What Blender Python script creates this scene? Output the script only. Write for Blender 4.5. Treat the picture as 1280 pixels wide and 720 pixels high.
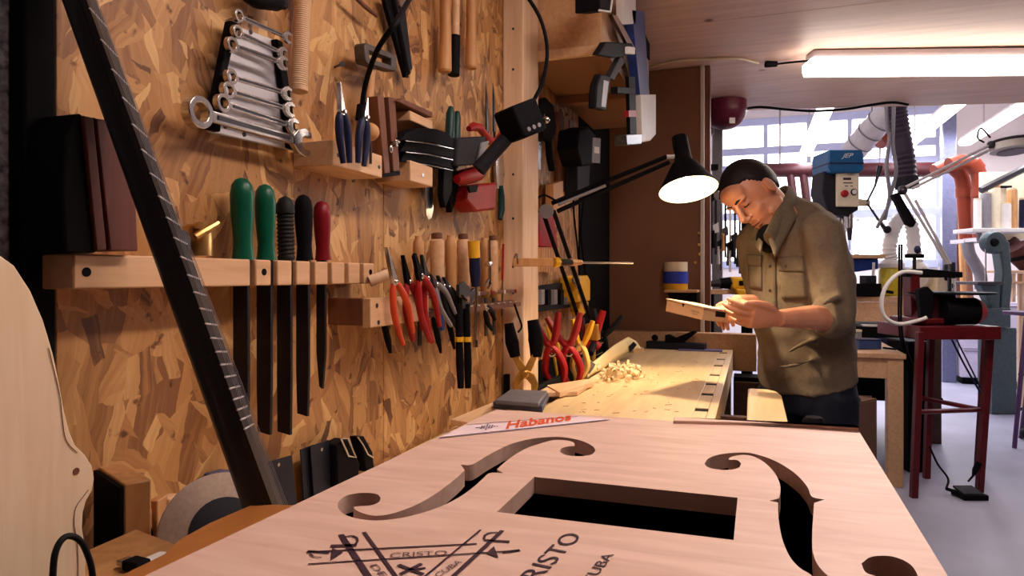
import bpy, bmesh, math, random
from mathutils import Vector, Matrix
from math import sin, cos, pi, radians, atan2, sqrt

for _o in list(bpy.data.objects):
    bpy.data.objects.remove(_o)
scene = bpy.context.scene
COL = scene.collection
rng = random.Random(7)

# ------------------------------------------------------------------ camera
FPX, HZ, CAMZ = 860.0, 345.0, 1.25          # focal length and horizon row for a 1280x720 frame
TH = math.atan(300.0 / FPX)                  # yaw towards the tool wall
CS, SN = cos(TH), sin(TH)
cam_data = bpy.data.cameras.new('camera')
cam = bpy.data.objects.new('camera', cam_data)
COL.objects.link(cam)
cam_data.sensor_width = 36.0
cam_data.lens = 36.0 * FPX / 1280.0
cam_data.shift_y = -(360.0 - HZ) / 1280.0
cam_data.clip_start = 0.02
cam.location = (0, 0, CAMZ)
cam.rotation_euler = (pi / 2, 0, TH)
scene.camera = cam

# ------------------------------------------------------------------ colour management, world
vs = scene.view_settings
vs.view_transform = 'Standard'
vs.look = 'None'
vs.gamma = 1.0
vs.use_curve_mapping = False
vs.exposure = 0.0
world = bpy.data.worlds.new('overcast_sky')
scene.world = world
world.use_nodes = True
_bg = world.node_tree.nodes['Background']
_bg.inputs[0].default_value = (1.0, 0.93, 0.86, 1)
_bg.inputs[1].default_value = 8.0

def area_light(name, loc, size, power, color, rot=(0, 0, 0), portal=False):
    ld = bpy.data.lights.new(name, 'AREA')
    ld.shape = 'RECTANGLE'
    ld.size, ld.size_y = size
    ld.energy = power
    ld.color = color
    if portal:
        ld.cycles.is_portal = True
    o = bpy.data.objects.new(name, ld)
    o.location = loc
    o.rotation_euler = rot
    COL.objects.link(o)
    return o

def spot_light(name, loc, target, power, color, size=1.2, blend=0.5, radius=0.03):
    ld = bpy.data.lights.new(name, 'SPOT')
    ld.energy = power
    ld.color = color
    ld.spot_size = size
    ld.spot_blend = blend
    ld.shadow_soft_size = radius
    o = bpy.data.objects.new(name, ld)
    o.location = loc
    o.rotation_euler = (Vector(target) - Vector(loc)).to_track_quat('-Z', 'Y').to_euler()
    COL.objects.link(o)
    return o

# daylight enters through the glazed back door: a portal guides sky sampling
area_light('sky_portal', (1.0, 10.85, 2.3), (4.2, 2.9), 1.0, (1, 1, 1), (-pi / 2, 0, 0), portal=True)
# tubes inside the ceiling fittings (each fitting is modelled below)
area_light('bench_tube_light', (0.20, 0.98, 2.17), (0.13, 1.25), 11.0, (1.0, 0.81, 0.745))
area_light('aisle_tube_light', (0.85, 3.62, 2.14), (1.15, 0.12), 9.0, (1.0, 0.87, 0.76), (0, 0, TH))
for _x, _y0, _y1 in ((0.72, 7.3, 10.6), (1.95, 7.3, 10.6), (2.62, 6.6, 10.4)):
    area_light('hall_tube_light_source', (_x, (_y0+_y1)/2, 2.94), (0.15, _y1-_y0), 60.0, (0.90, 0.90, 1.0))

# ------------------------------------------------------------------ pixel -> place
def ray(px, py):
    t = (px - 640.0) / FPX
    return Vector((-SN + CS * t, CS + SN * t, (HZ - py) / FPX))
CAM = Vector((0, 0, CAMZ))
WX = -0.70                                   # face of the tool wall
def W(px, py, d=0.0):                        # point at distance d in front of the tool wall
    r = ray(px, py); return CAM + r * ((WX + d) / r.x)
def PX(px, py, x):
    r = ray(px, py); return CAM + r * (x / r.x)
def PY(px, py, y):                           # point on the plane Y = y
    r = ray(px, py); return CAM + r * (y / r.y)
def PZ(px, py, z):                           # point on the level z
    r = ray(px, py); return CAM + r * ((z - CAMZ) / r.z)
def PC(px, py, zc):                          # point at viewing depth zc
    return CAM + ray(px, py) * zc
def wy(px, d=0.0): return W(px, HZ, d).y
def wz(px, py, d=0.0): return W(px, py, d).z

# ------------------------------------------------------------------ mesh builder
class MB:
    def __init__(self):
        self.v = []; self.f = []
    def add(self, vs_, fs):
        b = len(self.v)
        self.v += [Vector(p) for p in vs_]
        self.f += [tuple(i + b for i in f) for f in fs]
        return self
    def box(self, a, b):                     # opposite corners
        x0, x1 = sorted((a[0], b[0])); y0, y1 = sorted((a[1], b[1])); z0, z1 = sorted((a[2], b[2]))
        return self.add([(x0,y0,z0),(x1,y0,z0),(x1,y1,z0),(x0,y1,z0),(x0,y0,z1),(x1,y0,z1),(x1,y1,z1),(x0,y1,z1)],
                        [(3,2,1,0),(4,5,6,7),(0,1,5,4),(1,2,6,5),(2,3,7,6),(3,0,4,7)])
    def obox(self, c, U, V, N, su, sv, sn):  # oriented box, full sizes
        c = Vector(c); U = Vector(U) * (su/2); V = Vector(V) * (sv/2); N = Vector(N) * (sn/2)
        p = [c-U-V-N, c+U-V-N, c+U+V-N, c-U+V-N, c-U-V+N, c+U-V+N, c+U+V+N, c-U+V+N]
        return self.add(p, [(3,2,1,0),(4,5,6,7),(0,1,5,4),(1,2,6,5),(2,3,7,6),(3,0,4,7)])
    def prism(self, poly, off):              # planar outline swept by off
        poly = [Vector(p) for p in poly]; off = Vector(off); n = len(poly)
        nrm = Vector((0,0,0))
        for i in range(n):
            a, b = poly[i], poly[(i+1) % n]
            nrm += a.cross(b)
        if nrm.dot(off) < 0: poly.reverse()
        vs_ = poly + [p + off for p in poly]
        fs = [tuple(range(n-1, -1, -1)), tuple(range(n, 2*n))]
        fs += [(i, (i+1) % n, n + (i+1) % n, n + i) for i in range(n)]
        return self.add(vs_, fs)
    def tube(self, pts, r, n=8, flat=1.0, up=None, cap=True):
        pts = [Vector(p) for p in pts]; m = len(pts)
        rs = list(r) if isinstance(r, (list, tuple)) else [r] * m
        vs_, fs = [], []
        prev = None
        for i, p in enumerate(pts):
            t = (pts[min(i+1, m-1)] - pts[max(i-1, 0)])
            t = t.normalized() if t.length > 1e-9 else Vector((0,0,1))
            if prev is None:
                a = Vector(up) if up is not None else (Vector((0,0,1)) if abs(t.z) < 0.9 else Vector((1,0,0)))
            else: a = prev
            a = a - t * a.dot(t)
            if a.length < 1e-6: a = t.orthogonal()
            a.normalize(); b = t.cross(a); prev = a
            for k in range(n):
                q = 2*pi*k/n
                vs_.append(p + a*(cos(q)*rs[i]*flat) + b*(sin(q)*rs[i]))
        for i in range(m-1):
            for k in range(n):
                k2 = (k+1) % n
                fs.append((i*n+k, i*n+k2, (i+1)*n+k2, (i+1)*n+k))
        if cap:
            fs.append(tuple(range(n-1, -1, -1))); fs.append(tuple((m-1)*n + k for k in range(n)))
        return self.add(vs_, fs)
    def lathe(self, o, axis, prof, n=16):    # prof: (radius, height along axis)
        o = Vector(o); axis = Vector(axis).normalized()
        return self.tube_rings([(o + axis*h, r) for r, h in prof], axis, n)
    def tube_rings(self, rings, axis, n):
        a = axis.orthogonal().normalized(); b = axis.cross(a)
        vs_, fs = [], []
        for p, r in rings:
            for k in range(n):
                q = 2*pi*k/n
                vs_.append(p + a*(cos(q)*r) + b*(sin(q)*r))
        m = len(rings)
        for i in range(m-1):
            for k in range(n):
                k2 = (k+1) % n
                fs.append((i*n+k, i*n+k2, (i+1)*n+k2, (i+1)*n+k))
        fs.append(tuple(range(n-1, -1, -1))); fs.append(tuple((m-1)*n + k for k in range(n)))
        return self.add(vs_, fs)
    def ell(self, c, rx, ry=None, rz=None, U=(1,0,0), V=(0,1,0), N=(0,0,1), nu=14, nv=9):
        c = Vector(c); U, V, N = Vector(U), Vector(V), Vector(N)
        ry = rx if ry is None else ry; rz = rx if rz is None else rz
        vs_ = [c - N*rz]; fs = []
        for j in range(1, nv):
            la = -pi/2 + pi*j/nv
            for i in range(nu):
                lo = 2*pi*i/nu
                vs_.append(c + U*(rx*cos(la)*cos(lo)) + V*(ry*cos(la)*sin(lo)) + N*(rz*sin(la)))
        vs_.append(c + N*rz); top = len(vs_) - 1
        for i in range(nu):
            i2 = (i+1) % nu
            fs.append((0, 1+i2, 1+i))
            for j in range(nv-2):
                a = 1 + j*nu
                fs.append((a+i, a+i2, a+nu+i2, a+nu+i))
            a = 1 + (nv-2)*nu
            fs.append((a+i, a+i2, top))
        return self.add(vs_, fs)
    def ring(self, c, U, V, r0, r1, depth, n=24, a0=0.0, a1=2*pi):   # flat annulus swept along the normal
        c = Vector(c); U, V = Vector(U), Vector(V); N = U.cross(V) * depth
        full = abs(a1 - a0 - 2*pi) < 1e-6; m = n if full else n + 1
        vs_ = []
        for i in range(m):
            q = a0 + (a1-a0)*i/n; d = U*cos(q) + V*sin(q)
            vs_ += [c+d*r0, c+d*r1, c+d*r1+N, c+d*r0+N]
        fs = []
        for i in range(n):
            a, b = i*4, ((i+1) % m)*4
            for k in range(4):
                k2 = (k+1) % 4
                fs.append((a+k, b+k, b+k2, a+k2))
        if not full:
            fs.append((0,1,2,3)); e = (m-1)*4; fs.append((e+3,e+2,e+1,e))
        return self.add(vs_, fs)
    def torus(self, c, axis, R, r, n=20, m=8):
        c = Vector(c); axis = Vector(axis).normalized(); a = axis.orthogonal().normalized(); b = axis.cross(a)
        vs_, fs = [], []
        for i in range(n):
            q = 2*pi*i/n; d = a*cos(q) + b*sin(q)
            for k in range(m):
                w = 2*pi*k/m
                vs_.append(c + d*(R + r*cos(w)) + axis*(r*sin(w)))
        for i in range(n):
            for k in range(m):
                fs.append((i*m+k, ((i+1) % n)*m+k, ((i+1) % n)*m+(k+1) % m, i*m+(k+1) % m))
        return self.add(vs_, fs)
    def grid(self, fn, nu, nv):
        vs_ = [fn(i/nu, j/nv) for j in range(nv+1) for i in range(nu+1)]
        fs = [(j*(nu+1)+i, j*(nu+1)+i+1, (j+1)*(nu+1)+i+1, (j+1)*(nu+1)+i) for j in range(nv) for i in range(nu)]
        return self.add(vs_, fs)
    def merge(self, other):
        return self.add(other.v, other.f)
    def bounds(self):
        xs = [p.x for p in self.v]; ys = [p.y for p in self.v]; zs = [p.z for p in self.v]
        return min(xs), max(xs), min(ys), max(ys), min(zs), max(zs)

def from_mesh(me, mw=Matrix.Identity(4)):
    mb = MB(); mb.add([mw @ v.co for v in me.vertices], [tuple(p.vertices) for p in me.polygons]); return mb

ORG = {}
def make(name, mb, mat, parent=None, bevel=0.0, smooth=35, origin=None, solid=0.0, sub=0):
    if origin is None:
        if parent is not None: origin = ORG[parent.name]
        else:
            b = mb.bounds(); origin = Vector(((b[0]+b[1])/2, (b[2]+b[3])/2, b[4]))
    me = bpy.data.meshes.new(name)
    me.from_pydata([tuple(p - origin) for p in mb.v], [], mb.f)
    me.update()
    if smooth:
        for p in me.polygons: p.use_smooth = True
        me.set_sharp_from_angle(angle=radians(smooth))
    o = bpy.data.objects.new(name, me)
    COL.objects.link(o)
    ORG[o.name] = Vector(origin)
    if parent is None: o.location = origin
    else: o.parent = parent
    if mat: me.materials.append(mat)
    if solid:
        m = o.modifiers.new('solid', 'SOLIDIFY'); m.thickness = solid; m.offset = 0
    if bevel:
        m = o.modifiers.new('bevel', 'BEVEL'); m.width = bevel; m.segments = 2; m.limit_method = 'ANGLE'; m.angle_limit = radians(40)
    if sub:
        m = o.modifiers.new('sub', 'SUBSURF'); m.levels = sub; m.render_levels = sub
    return o

def tag(o, label, cat, group=None):
    o['label'] = label; o['category'] = cat
    if group: o['group'] = group
    return o
def single(name, label, cat, mb, mat, group=None, **k):
    return tag(make(name, mb, mat, **k), label, cat, group)
def thing(name, label, cat, parts, group=None):
    """parts: (name, MB, material[, kwargs[, subparts]])"""
    bs = [p[1].bounds() for p in parts]
    x0 = min(b[0] for b in bs); x1 = max(b[1] for b in bs); y0 = min(b[2] for b in bs); y1 = max(b[3] for b in bs); z0 = min(b[4] for b in bs)
    org = Vector(((x0+x1)/2, (y0+y1)/2, z0))
    e = bpy.data.objects.new(name, None)
    COL.objects.link(e)
    e.empty_display_size = 0.05
    e.location = org
    ORG[e.name] = org
    tag(e, label, cat, group)
    add_parts(e, parts)
    return e
def add_parts(e, parts):
    for p in parts:
        k = dict(p[3]) if len(p) > 3 and p[3] else {}
        lab = k.pop('label', None); kind = k.pop('kind', None)
        o = make(p[0], p[1], p[2], parent=e, **k)
        if lab: o['label'] = lab
        if kind: o['kind'] = kind
        if len(p) > 4: add_parts(o, p[4])
def struct(name, mb, mat, parent=None, **k):
    o = make(name, mb, mat, parent=parent, **k)
    if parent is None: o['kind'] = 'structure'
    return o

# ------------------------------------------------------------------ materials
def _nt(name):
    m = bpy.data.materials.new(name); m.use_nodes = True
    nt = m.node_tree; b = nt.nodes['Principled BSDF']
    return m, nt, b
def lin(c):                                  # 0-255 sRGB to linear
    out = []
    for x in c:
        x /= 255.0
        out.append(x/12.92 if x <= 0.04045 else ((x+0.055)/1.055)**2.4)
    return tuple(out) + (1.0,)
MC = {}
def plain(name, rgb, rough=0.5, metal=0.0, var=0.12, scale=30.0, bump=0.0, spec=0.25, coat=0.0):
    if name in MC: return MC[name]
    m, nt, b = _nt(name); N = nt.nodes; L = nt.links
    c = lin(rgb)
    tc = N.new('ShaderNodeTexCoord'); nz = N.new('ShaderNodeTexNoise')
    nz.inputs['Scale'].default_value = scale; nz.inputs['Detail'].default_value = 4
    L.new(tc.outputs['Object'], nz.inputs['Vector'])
    rp = N.new('ShaderNodeValToRGB')
    rp.color_ramp.elements[0].position = 0.3; rp.color_ramp.elements[1].position = 0.7
    rp.color_ramp.elements[0].color = tuple(max(0, x*(1-var)) for x in c[:3]) + (1,)
    rp.color_ramp.elements[1].color = tuple(min(1, x*(1+var)) for x in c[:3]) + (1,)
    L.new(nz.outputs['Fac'], rp.inputs['Fac']); L.new(rp.outputs['Color'], b.inputs['Base Color'])
    b.inputs['Roughness'].default_value = rough; b.inputs['Metallic'].default_value = metal
    b.inputs['Specular IOR Level'].default_value = spec
    if coat: b.inputs['Coat Weight'].default_value = coat
    if bump:
        bp = N.new('ShaderNodeBump'); bp.inputs['Strength'].default_value = bump; bp.inputs['Distance'].default_value = 0.002
        L.new(nz.outputs['Fac'], bp.inputs['Height']); L.new(bp.outputs['Normal'], b.inputs['Normal'])
    MC[name] = m
    return m
def wood(name, rgb1, rgb2, stretch=(12, 1.2, 12), scale=6.0, rough=0.55, knots=0.0, bump=0.08):
    if name in MC: return MC[name]
    m, nt, b = _nt(name); N = nt.nodes; L = nt.links
    tc = N.new('ShaderNodeTexCoord'); mp = N.new('ShaderNodeMapping'); mp.inputs['Scale'].default_value = stretch
    L.new(tc.outputs['Object'], mp.inputs['Vector'])
    nz = N.new('ShaderNodeTexNoise'); nz.inputs['Scale'].default_value = scale; nz.inputs['Detail'].default_value = 6; nz.inputs['Distortion'].default_value = 0.6
    L.new(mp.outputs['Vector'], nz.inputs['Vector'])
    rp = N.new('ShaderNodeValToRGB'); rp.color_ramp.elements[0].position = 0.32; rp.color_ramp.elements[1].position = 0.68
    rp.color_ramp.elements[0].color = lin(rgb1); rp.color_ramp.elements[1].color = lin(rgb2)
    L.new(nz.outputs['Fac'], rp.inputs['Fac'])
    col = rp.outputs['Color']
    if knots:
        vo = N.new('ShaderNodeTexVoronoi'); vo.inputs['Scale'].default_value = knots
        L.new(tc.outputs['Object'], vo.inputs['Vector'])
        r2 = N.new('ShaderNodeValToRGB'); r2.color_ramp.elements[0].position = 0.03; r2.color_ramp.elements[1].position = 0.08
        r2.color_ramp.elements[0].color = (0.25, 0.15, 0.1, 1); r2.color_ramp.elements[1].color = (1, 1, 1, 1)
        L.new(vo.outputs['Distance'], r2.inputs['Fac'])
        mx = N.new('ShaderNodeMix'); mx.data_type = 'RGBA'; mx.blend_type = 'MULTIPLY'; mx.inputs['Factor'].default_value = 1.0
        L.new(col, mx.inputs[6]); L.new(r2.outputs['Color'], mx.inputs[7]); col = mx.outputs[2]
    L.new(col, b.inputs['Base Color'])
    b.inputs['Roughness'].default_value = rough
    bp = N.new('ShaderNodeBump'); bp.inputs['Strength'].default_value = bump; bp.inputs['Distance'].default_value = 0.002
    L.new(nz.outputs['Fac'], bp.inputs['Height']); L.new(bp.outputs['Normal'], b.inputs['Normal'])
    MC[name] = m
    return m
def emit(name, rgb, strength):
    if name in MC: return MC[name]
    m, nt, b = _nt(name)
    b.inputs['Base Color'].default_value = lin(rgb)
    b.inputs['Emission Color'].default_value = lin(rgb); b.inputs['Emission Strength'].default_value = strength
    MC[name] = m
    return m
def glass(name, rgb, opacity=0.12, rough=0.05):
    if name in MC: return MC[name]
    m, nt, b = _nt(name); N = nt.nodes; L = nt.links
    tr = N.new('ShaderNodeBsdfTransparent'); tr.inputs[0].default_value = lin(rgb)
    mx = N.new('ShaderNodeMixShader'); mx.inputs[0].default_value = opacity
    b.inputs['Base Color'].default_value = lin(rgb); b.inputs['Roughness'].default_value = rough
    L.new(tr.outputs[0], mx.inputs[1]); L.new(b.outputs[0], mx.inputs[2])
    L.new(mx.outputs[0], N['Material Output'].inputs['Surface'])
    MC[name] = m
    return m

def osb_material():
    m, nt, b = _nt('oriented_strand_board'); N = nt.nodes; L = nt.links
    tc = N.new('ShaderNodeTexCoord'); geo = tc.outputs['Object']
    sep = N.new('ShaderNodeSeparateXYZ'); L.new(geo, sep.inputs[0])
    flat = N.new('ShaderNodeCombineXYZ'); L.new(sep.outputs['Y'], flat.inputs['X']); L.new(sep.outputs['Z'], flat.inputs['Y'])
    # bend the flake outlines a little
    nz = N.new('ShaderNodeTexNoise'); nz.inputs['Scale'].default_value = 22; nz.inputs['Detail'].default_value = 3
    L.new(flat.outputs[0], nz.inputs['Vector'])
    off = N.new('ShaderNodeVectorMath'); off.operation = 'MULTIPLY_ADD'
    L.new(nz.outputs['Color'], off.inputs[0]); off.inputs[1].default_value = (0.014, 0.03, 0); L.new(flat.outputs[0], off.inputs[2])
    def layer(scale, seed, spread, ramp, sx=1.0, sy=0.45):
        # large cells give each flake a direction, cells stretched along it give the flakes
        mp0 = N.new('ShaderNodeMapping'); mp0.inputs['Location'].default_value = (seed, seed*1.7, 0)
        L.new(off.outputs[0], mp0.inputs['Vector'])
        v1 = N.new('ShaderNodeTexVoronoi'); v1.inputs['Scale'].default_value = scale*0.33; v1.voronoi_dimensions = '2D'
        L.new(mp0.outputs[0], v1.inputs['Vector'])
        s1 = N.new('ShaderNodeSeparateColor'); L.new(v1.outputs['Color'], s1.inputs[0])
        ang = N.new('ShaderNodeMath'); ang.operation = 'MULTIPLY_ADD'; ang.inputs[1].default_value = spread; ang.inputs[2].default_value = -spread/2
        L.new(s1.outputs[0], ang.inputs[0])
        rot = N.new('ShaderNodeVectorRotate'); rot.rotation_type = 'Z_AXIS'
        L.new(mp0.outputs[0], rot.inputs['Vector']); L.new(ang.outputs[0], rot.inputs['Angle'])
        mp = N.new('ShaderNodeMapping'); mp.inputs['Scale'].default_value = (sx, sy, 1)
        L.new(rot.outputs[0], mp.inputs['Vector'])
        v2 = N.new('ShaderNodeTexVoronoi'); v2.inputs['Scale'].default_value = scale; v2.voronoi_dimensions = '2D'
        L.new(mp.outputs[0], v2.inputs['Vector'])
        s2 = N.new('ShaderNodeSeparateColor'); L.new(v2.outputs['Color'], s2.inputs[0])
        mp2 = N.new('ShaderNodeMapping'); mp2.inputs['Scale'].default_value = (150, 9, 1); L.new(rot.outputs[0], mp2.inputs['Vector'])
        gr = N.new('ShaderNodeTexNoise'); gr.inputs['Scale'].default_value = 1.0; gr.inputs['Detail'].default_value = 3; L.new(mp2.outputs[0], gr.inputs['Vector'])
        ad = N.new('ShaderNodeMath'); ad.operation = 'MULTIPLY_ADD'; ad.inputs[1].default_value = 0.8
        L.new(gr.outputs['Fac'], ad.inputs[0]); L.new(s2.outputs[0], ad.inputs[2])
        sb = N.new('ShaderNodeMath'); sb.operation = 'SUBTRACT'; L.new(ad.outputs[0], sb.inputs[0]); sb.inputs[1].default_value = 0.40
        rp = N.new('ShaderNodeValToRGB'); els = rp.color_ramp.elements
        els[0].position, els[0].color = ramp[0][0], lin(ramp[0][1]); els[1].position, els[1].color = ramp[-1][0], lin(ramp[-1][1])
        for p, c in ramp[1:-1]:
            e = els.new(p); e.color = lin(c)
        L.new(sb.outputs[0], rp.inputs['Fac'])
        return rp.outputs['Color'], s2.outputs[1], v2.outputs['Distance'], sb.outputs[0]
    ramp1 = [(0.0, (134, 86, 48)), (0.25, (168, 118, 68)), (0.6, (184, 132, 78)), (0.9, (198, 148, 92)), (1.0, (214, 168, 112))]
    ramp2 = [(0.0, (100, 60, 32)), (0.2, (160, 108, 60)), (0.6, (188, 138, 84)), (1.0, (216, 172, 114))]
    c1, k1, d1, h1 = layer(30, 3.1, 0.9, ramp1, 1.0, 0.13)
    c2, k2, d2, h2 = layer(56, 9.4, 2.6, ramp2, 1.0, 0.16)
    gt = N.new('ShaderNodeMath'); gt.operation = 'GREATER_THAN'; gt.inputs[1].default_value = 0.66; L.new(k2, gt.inputs[0])
    mx = N.new('ShaderNodeMix'); mx.data_type = 'RGBA'; L.new(gt.outputs[0], mx.inputs['Factor']); L.new(c1, mx.inputs[6]); L.new(c2, mx.inputs[7])
    # dark gaps between flakes, here and there
    n3 = N.new('ShaderNodeTexNoise'); n3.inputs['Scale'].default_value = 38; n3.inputs['Detail'].default_value = 5; L.new(flat.outputs[0], n3.inputs['Vector'])
    r3 = N.new('ShaderNodeValToRGB'); r3.color_ramp.elements[0].position = 0.30; r3.color_ramp.elements[1].position = 0.37
    r3.color_ramp.elements[0].color = (0.3, 0.2, 0.13, 1); r3.color_ramp.elements[1].color = (1, 1, 1, 1); L.new(n3.outputs['Fac'], r3.inputs['Fac'])
    m2 = N.new('ShaderNodeMix'); m2.data_type = 'RGBA'; m2.blend_type = 'MULTIPLY'; m2.inputs['Factor'].default_value = 1
    L.new(mx.outputs[2], m2.inputs[6]); L.new(r3.outputs['Color'], m2.inputs[7])
    L.new(m2.outputs[2], b.inputs['Base Color'])
    b.inputs['Roughness'].default_value = 0.55
    bp = N.new('ShaderNodeBump'); bp.inputs['Strength'].default_value = 0.35; bp.inputs['Distance'].default_value = 0.002
    ah = N.new('ShaderNodeMath'); ah.operation = 'MULTIPLY'; L.new(h1, ah.inputs[0]); L.new(r3.outputs['Color'], ah.inputs[1])
    L.new(ah.outputs[0], bp.inputs['Height']); L.new(bp.outputs['Normal'], b.inputs['Normal'])
    return m

OSB = osb_material()
PINE = wood('pale_pine', (218, 182, 146), (234, 202, 170), stretch=(14, 14, 1.2), scale=4)
PINE_Y = wood('pale_pine_along', (212, 172, 132), (230, 194, 156), stretch=(14, 1.2, 14), scale=4)
BEECH = wood('beech', (200, 156, 116), (218, 176, 136), stretch=(14, 1.5, 14), scale=5)
TAN = wood('tan_wood', (176, 122, 72), (200, 148, 94), stretch=(10, 10, 1.5), scale=6)
WALNUT = wood('walnut', (92, 52, 34), (120, 70, 46), stretch=(14, 14, 1.5), scale=5)
MAHOG = wood('mahogany', (84, 36, 24), (106, 48, 32), stretch=(14, 14, 1.5), scale=5)
STEEL = plain('polished_steel', (196, 192, 190), 0.22, 1.0, 0.1, 60)
DSTEEL = plain('dark_steel', (74, 72, 76), 0.38, 0.9, 0.2, 60)
IRON = plain('grey_iron', (96, 88, 86), 0.55, 0.7, 0.2, 50, 0.2)
BLACK = plain('black_plastic', (17, 15, 19), 0.62, 0, 0.2, 40, 0, 0.06)
BLACKM = plain('black_matt', (13, 12, 15), 0.8, 0, 0.2, 40, 0, 0.1)
CHAR = plain('charcoal_plastic', (38, 36, 42), 0.62, 0, 0.15, 40, 0, 0.10)
RED = plain('red_plastic', (156, 22, 26), 0.5, 0, 0.15, 40)
DRED = plain('dark_red_paint', (92, 16, 24), 0.42, 0.0, 0.2, 20, 0, 0.3)
ORANGE = plain('orange_plastic', (206, 74, 40), 0.4, 0, 0.12, 40)
BLUE = plain('blue_plastic', (34, 60, 130), 0.4, 0, 0.15, 40)
NAVY = plain('navy_grip', (28, 32, 66), 0.45, 0, 0.15, 40)
GREEN = plain('green_plastic', (10, 84, 62), 0.35, 0, 0.12, 40)
TEAL = plain('dark_teal_plastic', (14, 54, 54), 0.4, 0, 0.15, 40)
YELLOW = plain('yellow_plastic', (224, 170, 44), 0.45, 0, 0.12, 40)
GOLD = plain('yellow_zinc', (196, 150, 74), 0.35, 0.7, 0.15, 40)
BRASS = plain('brass', (196, 154, 92), 0.3, 0.9, 0.15, 40)
WHITE = plain('white_paint', (226, 222, 220), 0.5, 0, 0.05, 20)
CREAM = plain('cream_plastic', (224, 210, 182), 0.5, 0, 0.06, 20)
GREY = plain('grey_plastic', (130, 126, 132), 0.5, 0, 0.1, 20)
PAPER = plain('white_paper', (232, 226, 220), 0.8, 0, 0.04, 20)
ALU = plain('aluminium', (206, 202, 208), 0.38, 0.15, 0.06, 20)
RUBBER = plain('black_rubber', (18, 17, 19), 0.6, 0, 0.15, 40)

# ================================================================== the setting
CEIL = 2.29
YB = 11.0                                    # back wall with the glazed door
XR = 4.1
ZHALL = 3.75
CONC = plain('concrete_floor', (160, 160, 180), 0.42, 0, 0.14, 2.2, 0.05)
struct('floor', MB().box((-1.2, -2.6, -0.1), (XR+0.1, YB+0.1, 0)), CONC, smooth=0)
STONE = plain('grey_render', (104, 100, 108), 0.9, 0, 0.7, 120, 0.9)
wl = struct('wall_left', MB().box((-0.80, -2.6, 0), (WX-0.018, 5.0, CEIL)), STONE, smooth=0)
Y0, Y1, Y2 = wy(70), wy(479.5), wy(628)
for a, b in ((Y0, Y1-0.001), (Y1+0.001, Y2), (Y2+0.002, 3.42)):
    struct('osb_panel', MB().box((WX-0.018, a, 0.05), (WX, b, CEIL-0.005)), OSB, parent=wl, bevel=0.0015)
# black upright strip painting the shadowed gap left of the boards
struct('shade_strip', MB().box((WX-0.018, wy(31, 0.006), 0), (WX+0.006, Y0-0.004, CEIL)), BLACKM, bevel=0.003)
# upright timber post on the wall
pa, pb = W(628, 200), W(651, 200, 0.066)
POST_Y0 = Y2
post = struct('trim_2', MB().box((WX, POST_Y0, 0.0), (WX+0.066, POST_Y0+0.15, CEIL)), PINE, bevel=0.004)
struct('post_plate', MB().box((WX, POST_Y0-0.10, CEIL-0.10), (WX+0.066, POST_Y0-0.002, CEIL-0.002)), PINE_Y, parent=post, bevel=0.003)
for z in (1.98, 1.86, 1.55, 1.42, 1.2):
    scr = MB(); q = Vector((WX+0.034, POST_Y0, z)); scr.lathe(q, (0,-1,0), [(0.004,-0.002),(0.004,0.0012),(0.0005,0.0012)], 8)
    struct('screw', scr, DSTEEL, parent=post)

# lower plywood ceiling over the benches
PLY = wood('ceiling_plywood', (208, 172, 154), (226, 192, 174), stretch=(0.9, 9, 9), scale=3, knots=3.2, bump=0.03, rough=0.5)
ea, eb = PZ(880, 139, CEIL), PZ(1280, 129, CEIL)
def edge_y(x): return ea.y + (eb.y-ea.y)*(x-ea.x)/(eb.x-ea.x)
JY = PZ(1000, 14, CEIL).y
cl = struct('ceiling', MB().box((-0.80, -2.6, CEIL+0.02), (XR, JY+0.6, CEIL+0.06)), PLY, smooth=0)
yj = [-2.6, JY-2.5, JY-1.25, JY]
for a, b in zip(yj[:-1], yj[1:]):
    struct('ceiling_board', MB().box((-0.80, a+0.0015, CEIL), (XR, b-0.0015, CEIL+0.02)), PLY, parent=cl, bevel=0.001)
struct('ceiling_board', MB().prism([(-0.80, JY+0.0015, CEIL), (XR, JY+0.0015, CEIL), (XR, edge_y(XR), CEIL), (-0.80, edge_y(-0.8), CEIL)], (0,0,0.02)), PLY, parent=cl, bevel=0.001)
# upstand above the edge of the lower ceiling
HALLW = plain('hall_white', (222, 214, 214), 0.7, 0, 0.05, 3)
struct('wall_loft', MB().prism([(-0.80, edge_y(-0.8)-0.02, CEIL+0.02), (XR, edge_y(XR)-0.02, CEIL+0.02), (XR, edge_y(XR)-0.14, CEIL+0.02), (-0.80, edge_y(-0.8)-0.14, CEIL+0.02)], (0,0,ZHALL-CEIL)), HALLW, smooth=0)
struct('ceiling_hall', MB().box((-1.2, 3.6, ZHALL), (XR+0.1, YB+0.1, ZHALL+0.1)), HALLW, smooth=0)
struct('wall_right', MB().box((XR, 4.6, 0), (XR+0.1, YB+0.1, ZHALL)), HALLW, smooth=0)
NEARW = plain('dark_unseen_wall', (84, 62, 50), 0.7, 0, 0.1, 4)  # unseen near walls, coloured dark to cut bounced light
struct('wall_right_near', MB().box((XR, -2.6, 0), (XR+0.1, 4.6, ZHALL)), NEARW, smooth=0)
struct('wall_near', MB().box((-1.2, -2.7, 0), (XR+0.1, -2.6, CEIL+0.05)), NEARW, smooth=0)
struct('wall_hall_left', MB().box((-1.2, 5.0, 0), (-1.1, YB+0.1, ZHALL)), HALLW, smooth=0)
struct('wall_return', MB().box((-1.2, 4.95, 0), (-0.72, 5.0, ZHALL)), HALLW, smooth=0)

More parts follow.
